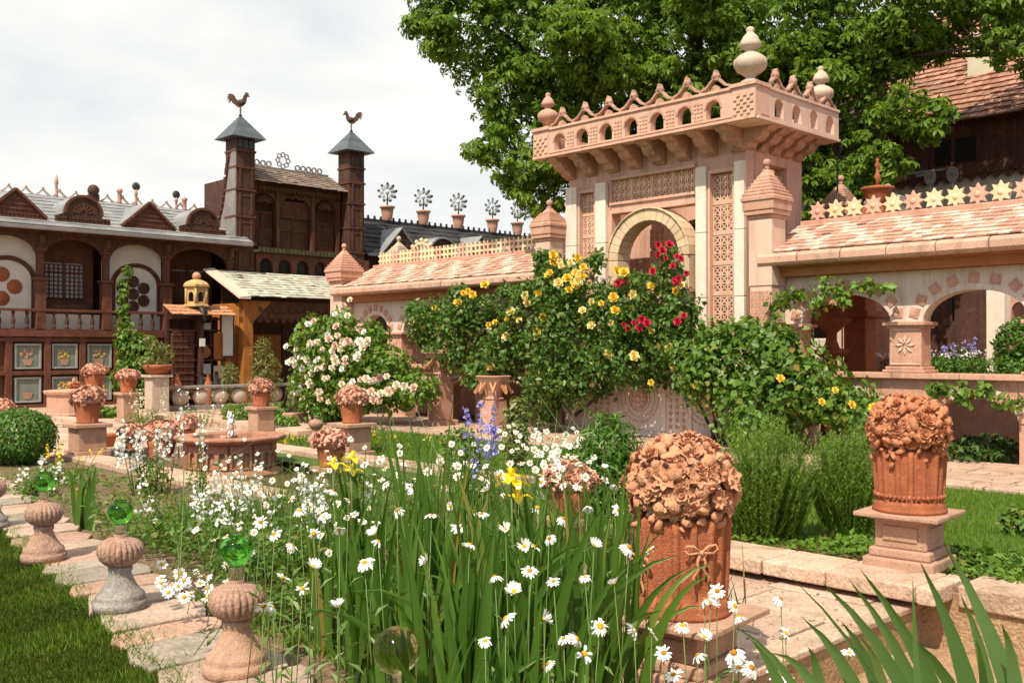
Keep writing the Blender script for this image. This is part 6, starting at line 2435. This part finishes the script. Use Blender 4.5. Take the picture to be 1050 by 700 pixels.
# low green plants and clumps
lowp = [('small leafy shrub behind the display of white blooms at the balustrade', 245, 23.5, .45, .4, 'l_bright'), ('green clump left of the wide pedestal by the balustrade', 118, 24.2, .40, .3, 'l_bright'), ('green clump before the right end of the balustrade', 292, 24.5, .5, .4, 'l_bright'), ('green clump right of the block behind the fountain', 291, 21.5, .3, .25, 'l_bright'),
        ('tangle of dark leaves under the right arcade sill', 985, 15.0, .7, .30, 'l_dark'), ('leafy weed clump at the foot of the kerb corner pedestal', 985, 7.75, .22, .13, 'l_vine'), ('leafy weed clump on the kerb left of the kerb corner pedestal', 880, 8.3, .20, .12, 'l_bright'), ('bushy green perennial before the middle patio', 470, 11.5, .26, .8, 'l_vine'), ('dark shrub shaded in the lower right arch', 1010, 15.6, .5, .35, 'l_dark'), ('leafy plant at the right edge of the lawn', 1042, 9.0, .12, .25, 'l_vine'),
        ('tall leafy stalk between the yellow rose and the white daisies', 528, 13.8, .16, 1.0, 'l_olive'), ('weedy leaf clump right of the kerb corner pedestal', 1025, 7.6, .25, .12, 'l_vine')]
for lb, px, D, r, h, mt in lowp:
    shrub('leafy_clump', lb, mt, at_px(px, D), [(0, 0, h * .5, r, r * .8, h * .55), (r * .5, .05, h * .4, r * .6, r * .6, h * .4)], int(500 + 900 * r), .09 if D < 12 else .11, .05, cat='plant', stems=False, lump=.3)

# ================================================================== irises
def blade_strip(P0_, dirx, h, w, bend, seg=7, twist=0):
    """a sword-shaped iris blade, flattened in the plane of its fan, arching over near the tip -> verts, quads"""
    v = []
    px_, pz_ = 0.0, 0.0
    ang = abs(bend) / h * .35
    for i in range(seg + 1):
        t = i / seg
        ww = w * (1 - t ** 2.4) * (.6 + .4 * min(1, t * 3)) * .5
        cx, cy = P0_[0] + dirx[0] * px_, P0_[1] + dirx[1] * px_
        nx, nz = math.cos(ang), -math.sin(ang)
        ct, st = math.cos(twist * t), math.sin(twist * t)
        ox, oy = dirx[0] * nx * ct - dirx[1] * st, dirx[1] * nx * ct + dirx[0] * st
        k = w * .09
        v += [(cx - ox * ww, cy - oy * ww, pz_ - nz * ww * ct), (cx - dirx[1] * k, cy + dirx[0] * k, pz_), (cx + ox * ww, cy + oy * ww, pz_ + nz * ww * ct)]
        px_ += h / seg * math.sin(ang)
        pz_ += h / seg * math.cos(ang)
        ang += bend / h * (1.9 * t ** 1.6) / seg * 2.2
    f = []
    for i in range(seg):
        for j in range(2):
            f.append((i * 3 + j, i * 3 + j + 1, (i + 1) * 3 + j + 1, (i + 1) * 3 + j))
    return v, f


def flag_flower(mb, c, s, rk):
    for i in range(3):
        a = 2 * math.pi * i / 3 + rk.random()
        mx = Matrix.Translation(c)
        petal_grid(mb, a, .35, .075 * s, .035 * s, .15, 1.6, mx)
        petal_grid(mb, a + 1.05, 1.15, .06 * s, .018 * s, .2, .2, mx)
    mb.ball(c, .012 * s, 6, 5)


def iris(label, loc, n, h, w, spread, m, seed, flowers=0, bendy=.35, fl_h=None, name='iris_plant'):
    t = thing(name, label, 'iris', loc, 0)
    rk = random.Random(seed)
    b = MB()
    for i in range(n):
        a = rk.random() * 6.28
        rr = spread * math.sqrt(rk.random())
        p = (rr * math.cos(a), rr * math.sin(a))
        d = (0 if p[0] + rk.gauss(0, spread * .6) > 0 else math.pi) + rk.gauss(0, .55)
        hh = h * rk.uniform(.55, 1.05)
        bd = hh * abs(rk.gauss(0, bendy * .45)) + .03
        if rk.random() < .14:
            bd = hh * rk.uniform(.7, 1.3)
        v, f = blade_strip(p, (math.cos(d), math.sin(d)), hh, w * rk.uniform(.7, 1.15), bd, 8, rk.uniform(-.5, .5))
        b.add(v, f, 0, True)
    b.build('blades', m, t)
    for i in range(flowers):
        hh = (fl_h or h * .85) * rk.uniform(.9, 1.08)
        x, y = rk.uniform(-spread, spread), rk.uniform(-spread, spread)
        s_ = MB()
        s_.tube([(x, y, 0), (x * 1.1, y, hh * .5), (x * 1.2, y, hh)], [.008, .007, .005], 5)
        o = s_.build('stalk', 'stem', t)
        s_ = MB()
        flag_flower(s_, (x * 1.2, y, hh), 1.0, rk)
        s_.build('flower', 'iris_yellow', o)
    return t


IR = [
    (440, 4.9, 1.42, .030, .12, 26, 0, 'tall clump of iris blades, highest blade of the bed at the middle'),
    (478, 4.1, 1.10, .032, .16, 34, 0, 'iris clump behind the clear glass globe'),
    (530, 4.3, 1.15, .032, .17, 34, 0, 'iris clump between the clear globe and the clay bouquet'),
    (585, 4.5, 1.12, .032, .16, 34, 0, 'iris clump leaning towards the clay bouquet with bows'),
    (630, 4.75, 1.08, .032, .10, 16, 0, 'dark iris clump touching the clay bouquet with bows'),
    (395, 4.7, 1.02, .030, .16, 26, 0, 'iris clump left of the tallest blades'),
    (455, 3.5, .80, .030, .16, 22, 0, 'low drooping iris clump just behind the clear globe'),
    (560, 3.6, .78, .030, .18, 26, 0, 'low iris clump at the bottom edge'),
    (350, 5.6, .95, .028, .16, 20, 0, 'thin iris clump among the white daisies at left'),
    (550, 5.6, 1.02, .028, .16, 24, 3, 'iris clump with yellow flowers before the white daisies'),
    (368, 7.2, .95, .028, .14, 18, 3, 'iris clump with a bright yellow flower before the pink clay bouquet'),
    (620, 6.4, .95, .028, .14, 20, 0, 'thin iris clump before the feathery shrub'),
    (470, 6.0, 1.1, .028, .18, 24, 0, 'iris clump behind the tallest blades'),
]
for i, (px, D, h, w_, sp_, n, fl, lb) in enumerate(IR):
    iris(lb, at_px(px, D), int(n * 1.25), h, w_ * 1.7, sp_ * 1.15, 'l_iris', 100 + i, fl, .42, h * .92)
# broad bluish flag blades at the bottom right corner: ground point, a point part way up and the tip, in metres
def sword(mb, p0, p1, p2, w, rk, seg=12):
    c = (p1 - p0 * .0784 - p2 * .5184) / .4032           # curve through p1 at t = .72
    v = []
    yaw = rk.uniform(-.45, .45)
    for i in range(seg + 1):
        t = i / seg
        q = p0 * (1 - t) ** 2 + c * (2 * t * (1 - t)) + p2 * t * t
        d = ((c - p0) * (1 - t) + (p2 - c) * t).normalized()
        n = d.cross(Vector((math.sin(yaw), -math.cos(yaw), 0))).normalized()
        f = d.cross(n)
        ww = w * .5 * (1 - t ** 2.6) * (.65 + .35 * min(1, t * 2.5))
        v += [q - n * ww, q + f * w * .07, q + n * ww]
    mb.add(v, [(i * 3 + j, i * 3 + j + 1, (i + 1) * 3 + j + 1, (i + 1) * 3 + j) for i in range(seg) for j in range(2)], 0, True)


def flags(label, base, swords, seed):
    rk = random.Random(seed)
    t = thing('iris_plant', label, 'iris', base)
    b = MB()
    for tx, ty, mx_, w in swords:
        D = base.y + rk.uniform(-.12, .12)
        tip, mid = ray(tx, ty, D - .05), ray(mx_, 705, D)
        p0 = Vector((base.x + (mid.x - base.x) * .45 + rk.uniform(-.05, .05), D + .03, 0))
        mid.z = mid.z
        sword(b, p0 - base, mid - base, tip - base, w * 1.25, rk)
    b.build('blades', 'l_irisblue', t)
    return t


flags('broad bluish iris blades in the bottom right corner', at_px(1010, 2.3), [(968, 556, 1034, .075), (944, 577, 992, .062), (881, 582, 956, .058), (1027, 640, 1040, .05), (985, 610, 1012, .05), (1062, 590, 1075, .06), (910, 640, 975, .045), (1000, 655, 1008, .03), (935, 590, 940, .022)], 1)
flags('bluish iris blades at the bottom edge below the kerb corner', at_px(905, 2.4), [(869, 592, 937, .055), (843, 596, 925, .055), (862, 636, 898, .05), (822, 632, 876, .055), (829, 663, 840, .045), (770, 655, 800, .045), (810, 590, 900, .02), (790, 668, 835, .04), (752, 640, 815, .03), (880, 650, 905, .04)], 2)
iris('short broad leaved iris beside the third green globe', at_px(86, 9.3), 12, .62, .07, .10, 'l_iris', 300, 0, .3)
iris('tall thin leaf tuft rising between the basin and the patio', at_px(438, 9.5), 6, 1.05, .03, .05, 'l_iris', 302, 0, .15)

# ================================================================== daisies
def daisy_parts(seed):
    rk = random.Random(seed)
    pm = MB()
    n = rk.choice((13, 15, 17, 19))
    base = rk.choice((-.05, -.1, .12, .3, -.3, -.55, 0, .6))       # how far the rays droop or close
    gap = .06 if seed % 5 else .45
    for i in range(n):
        if rk.random() < gap:
            continue
        a = 2 * math.pi * i / n + rk.uniform(-.12, .12)
        r, w_ = rk.uniform(.78, 1.08), .155 * rk.uniform(.75, 1.15)
        dz = base + rk.uniform(-.16, .10)
        tw = rk.uniform(-.07, .07)
        rr = math.sqrt(max(.2, 1 - dz * dz * .6)) * r
        ca, sa = math.cos(a), math.sin(a)
        P_ = lambda x, y, z: (x * ca - y * sa, x * sa + y * ca, z)
        pm.add([P_(.22, -.05, .0), P_(.22, .05, .0), P_(.6 * rr, w_ * .9, .05 + dz * .4 + tw), P_(.93 * rr, w_ * .6, dz + tw), P_(1.0 * rr, 0, dz - .03), P_(.93 * rr, -w_ * .6, dz - tw), P_(.6 * rr, -w_ * .9, .05 + dz * .4 - tw), P_(.6 * rr, 0, .015 + dz * .4)],
               [(0, 1, 2, 7), (0, 7, 6), (7, 2, 3, 4), (7, 4, 5, 6)], 0, True)
    dm = MB()
    q = rk.uniform(.26, .34)
    dm.ball((0, 0, .02), q, 12, 6, sc=(1, 1, rk.uniform(.4, .75)))
    return pm.mesh('petals', 'petal_white'), dm.mesh('disc', rk.choice(('disc', 'disc', 'disc_old')))


M['disc_old'] = mat('aged_disc', (.52, .25, .012), (.40, .16, .01), 200, bump=.5, bscale=400)
DP = [daisy_parts(i) for i in range(14)]


def whole_daisy(seed):
    """single mesh for the small distant ones: petals, disc and stalk"""
    pm = MB()
    n = 11
    r3 = random.Random(seed)
    for i in range(n):
        a = 2 * math.pi * i / n + r3.uniform(-.15, .15)
        ca, sa = math.cos(a), math.sin(a)
        P_ = lambda x, y, z: (x * ca - y * sa, x * sa + y * ca, z)
        e_ = r3.uniform(-.35, .2)
        pm.add([P_(.2, 0, 0), P_(.65, .2, e_ * .5), P_(r3.uniform(.85, 1.05), 0, e_), P_(.65, -.2, e_ * .5)], [(0, 1, 2, 3)], 0)
    pm.ball((0, 0, .03), .30, 8, 4, 1, sc=(1, 1, .5))
    pm.tube([(0, 0, -.02), (.1, 1.6, -1.8), (.2, 6, -8), (.3, 13, -16)], .08, 4, 2)
    return pm.mesh('daisy', ['petal_white', 'disc', 'stem'])


WD = [whole_daisy(i) for i in range(6)]
rk = random.Random(77)


def stalk_mesh(h, seed):
    b = MB()
    r2 = random.Random(seed)
    b.tube([(r2.uniform(-.08, .08), r2.uniform(-.08, .08), -h), (r2.uniform(-.05, .05), r2.uniform(-.05, .05), -h * .55), (0, 0, -.004)], [.003, .0025, .002], 5)
    for i in range(5):
        z = -h * r2.uniform(.35, .95)
        a = r2.random() * 6.28
        v, f = [(0, 0, z), (.03 * math.cos(a + .5), .03 * math.sin(a + .5), z + .03), (.07 * math.cos(a), .07 * math.sin(a), z + .045), (.03 * math.cos(a - .5), .03 * math.sin(a - .5), z + .03)], [(0, 1, 2, 3)]
        b.add(v, f, 0)
    return b.mesh('stalk', 'stem')


ST = [stalk_mesh(h, i) for i, h in enumerate((.35, .5, .65, .8, .95))]
STH = (.35, .5, .65, .8, .95)


def place_daisy(px, py, z, r, label, group, face=None):
    D = (EYE - z) * FPX / (py - 358)
    c = at_px(px, D, z)
    t = thing('oxeye_daisy', label, 'daisy', c, 0, group)
    pmesh, dmesh = rk.choice(DP)
    n = Vector(face or (rk.gauss(-.05, .6), rk.gauss(-.35, .55), 1)).normalized()
    q = n.to_track_quat('Z', 'Y')
    for me, nm in ((pmesh, 'petals'), (dmesh, 'disc')):
        o = link(me, nm, t)
        o.rotation_mode = 'QUATERNION'
        o.rotation_quaternion = q
        o.scale = (r, r, r)
    k = min(range(5), key=lambda i: abs(STH[i] - (z + .15)))
    o = link(ST[k], 'stalk', t)
    s = max(.15, z) / STH[k]
    o.scale = (1, 1, s)
    o.rotation_euler = (0, 0, rk.random() * 6.28)
    return t


GD = 'oxeye daisies among the irises'
LD = 'white oxeye daisy with yellow eye on a tall stalk among the iris blades'
near = [(317, 628), (272, 622), (280, 620), (388, 552), (386, 549), (340, 612), (345, 618), (516, 631), (535, 562), (558, 632), (596, 620), (590, 652), (578, 652), (560, 680), (637, 525), (655, 582), (495, 528), (527, 606), (505, 590), (570, 598), (330, 530), (350, 540), (323, 548), (320, 580), (372, 575),
        (410, 520), (440, 530), (470, 540), (480, 560), (360, 515), (395, 498), (540, 585), (610, 560), (565, 550), (548, 520), (580, 530), (602, 590), (615, 640), (500, 500), (455, 500), (425, 498), (530, 500), (520, 540), (555, 505), (440, 575), (372, 600), (310, 600), (300, 560), (290, 590),
        (220, 555), (245, 545), (255, 565), (200, 540), (210, 590), (233, 577), (350, 565), (282, 545), (265, 535), (305, 525), (300, 510), (270, 508), (340, 505), (450, 470), (500, 478), (478, 515), (630, 500), (645, 560), (590, 500), (600, 520), (620, 480), (540, 640), (500, 655), (630, 600), (598, 670), (548, 560)]
for i_, (px, py) in enumerate(near):
    if py > 560 and i_ % 5 == 0:
        continue
    z = min(1.0, max(.40, 1.05 - (py - 470) / 260 * .45)) + rk.uniform(-.06, .06)
    if px < 262:
        z = .45
    place_daisy(px + rk.uniform(-3, 3), py + rk.uniform(-3, 3), z, (.035 if py > 515 else .031) * rk.uniform(.78, 1.15), LD, GD)
G2 = 'oxeye daisies before the stone ledge'
L2 = 'white oxeye daisy on a thin stalk over the stone ledge, bottom right'
for px, py in ((665, 563), (668, 648), (650, 645), (700, 640), (722, 614), (728, 617), (753, 620), (757, 631), (715, 670), (722, 652), (770, 683), (752, 668), (800, 613), (805, 648), (757, 683), (680, 668), (735, 605), (870, 668), (915, 681), (800, 690), (690, 690)):
    place_daisy(px, py, rk.uniform(.62, .82), .036 * rk.uniform(.85, 1.1), L2, G2)
for j, (px, py) in enumerate(((782, 690), (745, 655))):
    pass
# the drift of smaller white daisies further back, each one an object
G3 = 'small white daisies in the drift behind the irises'
L3 = 'small white daisy in the dense drift behind the irises'
G4 = 'small white daisies left of the irises'
L4 = 'small white daisy in the thick patch between the fountain and the irises'


def small_daisies(n, reg, zr, r, lb, gr):
    for _ in range(n):
        px, py = reg(rk)
        z = rk.uniform(*zr)
        D = (EYE - z) * FPX / (py - 358)
        o = bpy.data.objects.new('daisy', rk.choice(WD))
        C.objects.link(o)
        o.location = at_px(px, D, z)
        o.rotation_euler = (rk.gauss(.75, .35), rk.gauss(0, .35), rk.gauss(0, .3))
        s = r * rk.uniform(.85, 1.3)
        k = z / 20 / s
        o.scale = (s, s, s)
        tag(o, lb, 'daisy', gr)


def reg_back(k):
    x = k.gauss(568, 30)
    return x, k.gauss(462 - abs(x - 568) * .1, 16) if k.random() < .85 else k.uniform(445, 500)


def clampreg(f, x0, x1, y0, y1):
    def g_(k):
        while True:
            x, y = f(k)
            if x0 < x < x1 and y0 < y < y1:
                return x, y
    return g_


small_daisies(105, clampreg(reg_back, 510, 632, 432, 500), (.62, .82), .034, L3, G3)
small_daisies(62, clampreg(lambda k: (k.gauss(285, 45), k.gauss(512, 36)), 190, 390, 450, 590), (.35, .7), .028, L4, G4)
small_daisies(42, clampreg(lambda k: (k.uniform(330, 520), k.gauss(478, 16)), 330, 520, 445, 520), (.55, .85), .034, 'small white daisy between the tallest iris blades and the patio', 'small white daisies before the patio')
small_daisies(22, clampreg(lambda k: (k.gauss(192, 22), k.gauss(598, 12)), 160, 240, 570, 625), (.18, .3), .036, 'low white daisy beside the second green globe', 'low white daisies by the second globe')


# white stocks left of the fountain, blue bellflower, yellow flowers
def flower_spike(name, label, loc, n, h, pet, spread, seed, L=.05, cat='flower', lo=.45, per=40):
    t = thing(name, label, cat, loc)
    k = np.random.default_rng(seed)
    P = []
    b = MB()
    for i in range(n):
        x, y = k.normal() * spread, k.normal() * spread
        hh = h * k.uniform(.75, 1.1)
        b.tube([(x * .6, y * .6, 0), (x * .8, y * .8, hh * .5), (x, y, hh)], [.006, .005, .003], 4)
        zz = hh * (lo + (1 - lo) * k.random(per))
        rr = .045 * (1.15 - (zz / hh)) + .01
        a = k.random(per) * 6.28
        P.append(np.stack([x + rr * np.cos(a), y + rr * np.sin(a), zz], 1))
    b.build('stalks', 'stem', t)
    P = np.concatenate(P)
    A = rand_unit(len(P)) + np.array([0, -.3, .2])
    V, Q = leaf_arrays(P, A, rand_unit(len(P)), L * nr.uniform(.7, 1.2, len(P)), L * .8, .6)
    link(np_mesh('petals', V, Q, pet), 'petals', t)
    foliage('leaves', 'l_vine', 60 * n, [(0, 0, h * .25, spread * 1.6, spread * 1.6, h * .28)], .09, .022, t, shell=.2)
    return t


flower_spike('white_stock', 'thick patch of tall white stock flowers left of the fountain', at_px(155, 11.6), 9, .92, 'petal_white', .17, 1)
flower_spike('white_stock', 'hazy patch of thin white flower spikes left of the daisies', at_px(285, 7.4), 16, .78, 'petal_white', .30, 21, L=.04, per=22, lo=.5)
flower_spike('white_stock', 'small white flower spikes behind the second globe pedestal', at_px(212, 8.6), 10, .62, 'petal_white', .26, 22, L=.045, per=20, lo=.5)
flower_spike('white_stock', 'single white stock stalk in front of the fountain side', at_px(205, 11.2), 3, .95, 'petal_white', .10, 2, per=16)
flower_spike('white_stock', 'loose white stock flowers before the balustrade pedestal', at_px(150, 21.5), 7, .8, 'petal_cream', .3, 3, per=14)
flower_spike('white_stock', 'thin white flower stalks before the bamboo shrubs', at_px(195, 21.0), 6, .9, 'petal_white', .3, 9, per=10)
flower_spike('bellflower', 'violet blue bellflower spike behind the irises', at_px(498, 9.6), 5, 1.08, 'petal_blue', .07, 4, per=34, lo=.62)
flower_spike('bellflower', 'shorter violet blue bellflower just below the tall spike', at_px(489, 9.4), 3, .9, 'petal_blue', .04, 5, per=14, lo=.6)
flower_spike('yellow_flower', 'small yellow flowers beside the round clipped shrub', at_px(58, 12.4), 9, .45, 'petal_yellow', .3, 6, per=6, lo=.8)
flower_spike('yellow_flower', 'small yellow flowers on the lawn by the small ball pedestal', at_px(328, 16.8), 6, .22, 'iris_yellow', .35, 7, per=6, lo=.7)
flower_spike('yellow_flower', 'small yellow flowers behind the pink clay bouquet, right side', at_px(408, 16.5), 8, .3, 'petal_yellow', .35, 8, per=5, lo=.7)
flower_spike('white_stock', 'low silvery white plant left of the fourth globe', at_px(38, 11.4), 6, .42, 'petal_white', .14, 12, per=18, lo=.3)

# ================================================================== ground cover
def scatter(name, m, n, reg, hr, w, kind='stuff', lean=.35, zb=0.0, seg=1, leafy=False):
    k = nr
    xy = reg(n)
    n = len(xy)
    P = np.concatenate([xy, np.full((n, 1), zb)], 1)
    a = k.random(n) * 6.28
    A = np.stack([np.cos(a) * lean * k.random(n), np.sin(a) * lean * k.random(n), np.ones(n)], 1)
    N = np.stack([np.cos(a + 1.5), np.sin(a + 1.5), np.full(n, .2)], 1)
    h = k.uniform(hr[0], hr[1], n)
    V, Q = leaf_arrays(P, A, unit(N), h, w, .35, .1, .25)
    return tag(link(np_mesh(name, V, Q, m), name), kind=kind)


def uvreg(u0, u1, v0, v1):
    def f(n):
        u, v = nr.uniform(u0, u1, n), nr.uniform(v0, v1, n)
        return np.stack([P0[0] + u * UX + v * BX, P0[1] + u * UY + v * BY], 1)
    return f


def patchy(reg, n, f):
    p = reg(n * 3)
    return p[wob(np.concatenate([p, np.zeros((len(p), 1))], 1), 2.0, f) > .12][:n]


def lawnedge(n):
    u = nr.uniform(-9, 2.6, n)
    v = LE(u) + np.abs(nr.normal(size=n)) * .07 - .03 + .05 * np.sin(u * 9)
    return np.stack([P0[0] + u * UX + v * BX, P0[1] + u * UY + v * BY], 1)


def lawnreg(n):
    u = nr.uniform(-5, 2.6, n * 2)
    v = LE(u) + .03 - np.abs(nr.normal(size=n * 2)) * 1.6
    p = np.stack([P0[0] + u * UX + v * BX, P0[1] + u * UY + v * BY], 1)
    px = 525 + p[:, 0] / np.maximum(p[:, 1], .1) * FPX
    keep = (p[:, 1] > 3.5) & (px > -80)
    return p[keep][:n]


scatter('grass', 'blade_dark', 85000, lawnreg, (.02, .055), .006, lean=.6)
scatter('grass', 'blade', 9000, lambda n: patchy(lawnreg, n, 2.3), (.02, .075), .006, lean=.7)
scatter('clover', 'l_vine', 3500, lambda n: patchy(lawnreg, n, 3.1), (.015, .03), .022, lean=2.5)
scatter('grass', 'l_bright', 3500, lambda n: lawnedge(n), (.03, .11), .007, lean=.9)
scatter('grass', 'blade', 26000, uvreg(-1.5, 5.2, -7.3, -3.0), (.03, .075), .011)
scatter('grass', 'blade', 16000, uvreg(-12, -1.5, -6.2, -3.0), (.05, .10), .02)
scatter('grass', 'l_bright', 500, uvreg(-.5, 2.6, -12.2, -12.0), (.04, .12), .02, lean=.8)


def bedreg(n):
    q = uvreg(-7.5, 3.0, -12.1, -9.7)(n)
    return q


def leaf_cover(name, m, n, u0, u1, v0, v1, h, L, W):
    p = uvreg(u0, u1, v0, v1)(n)
    hh = h * (0.6 + .5 * wob(np.concatenate([p, np.zeros((len(p), 1))], 1), 1, 2.2)) * nr.random(len(p)) ** .6
    P = np.concatenate([p, np.maximum(hh, .01)[:, None]], 1)
    N = unit(np.array([0, 0, 1.0]) + nr.normal(size=P.shape) * .5)
    A = unit(np.cross(N, rand_unit(len(P))))
    V, Q = leaf_arrays(P, A, N, L * nr.uniform(.6, 1.3, len(P)), W, .5)
    return tag(link(np_mesh(name, V, Q, m), name), kind='stuff')


leaf_cover('groundcover', 'l_vine', 3200, .2, 1.9, -12.1, -11.3, .36, .06, .035)
leaf_cover('groundcover', 'l_vine', 6500, -3.2, .8, -11.8, -9.8, .40, .08, .03)
leaf_cover('groundcover', 'l_vine', 1300, -8.5, -3.2, -11.6, -9.9, .2, .08, .03)
leaf_cover('groundcover', 'l_rosemary', 6000, -3.0, .3, -9.7, -7.4, .36, .09, .02)
leaf_cover('groundcover', 'l_bright', 2200, .4, 4.5, -7.8, -7.2, .09, .06, .04)
scatter('grass', 'l_iris', 1300, uvreg(-3, 2.4, -11.8, -9.8), (.2, .62), .012, lean=.3)
scatter('grass', 'stem', 2200, uvreg(-3.5, .5, -10.6, -7.6), (.3, .75), .007, lean=.25)


def litter(name, m, n, reg, z, size, seed):
    """small stones or dead leaves lying about"""
    k = np.random.default_rng(seed)
    p = reg(n)
    P = np.concatenate([p, np.full((n, 1), z)], 1)
    s = size * k.uniform(.4, 1.4, n)
    a = k.random(n) * 6.28
    V, Q = leaf_arrays(P, np.stack([np.cos(a), np.sin(a), k.uniform(-.1, .25, n)], 1), np.tile(np.array([[.05, .02, 1.0]]), (n, 1)), s, s * .7, .5, .25, .1)
    return tag(link(np_mesh(name, V, Q, m), name), kind='stuff')


M['dead_leaf'] = leafmat('dead_leaf', (.22, .12, .05), (.36, .23, .10), .1)
M['pebble'] = mat('pebble', (.42, .33, .25), (.26, .20, .15), 40, bump=.3)
litter('fallen_leaves', 'dead_leaf', 420, uvreg(2.75, 6.5, -12.5, -8.2), BB[4] + .004, .035, 1)
litter('fallen_leaves', 'dead_leaf', 260, uvreg(.6, 2.7, -11.3, -8.3), BS[4] + .046, .03, 2)
litter('fallen_leaves', 'dead_leaf', 900, uvreg(-7, 2.6, -12.2, -9.7), .006, .04, 3)
litter('pebbles', 'pebble', 900, uvreg(2.75, 6.5, -12.5, -8.2), BB[4] + .003, .022, 4)
litter('pebbles', 'pebble', 1500, uvreg(-8, 2.6, -12.2, -9.7), .004, .03, 5)

litter('fallen_petals', 'petal_pale', 220, uvreg(-10.5, -5.0, -2.6, -.9), .04, .045, 6)
litter('fallen_petals', 'petal_cream', 200, uvreg(-17.5, -13.5, -4.2, -2.0), .04, .05, 7)
litter('fallen_leaves', 'dead_leaf', 300, uvreg(-9, 5, -2.6, -.3), .042, .05, 8)
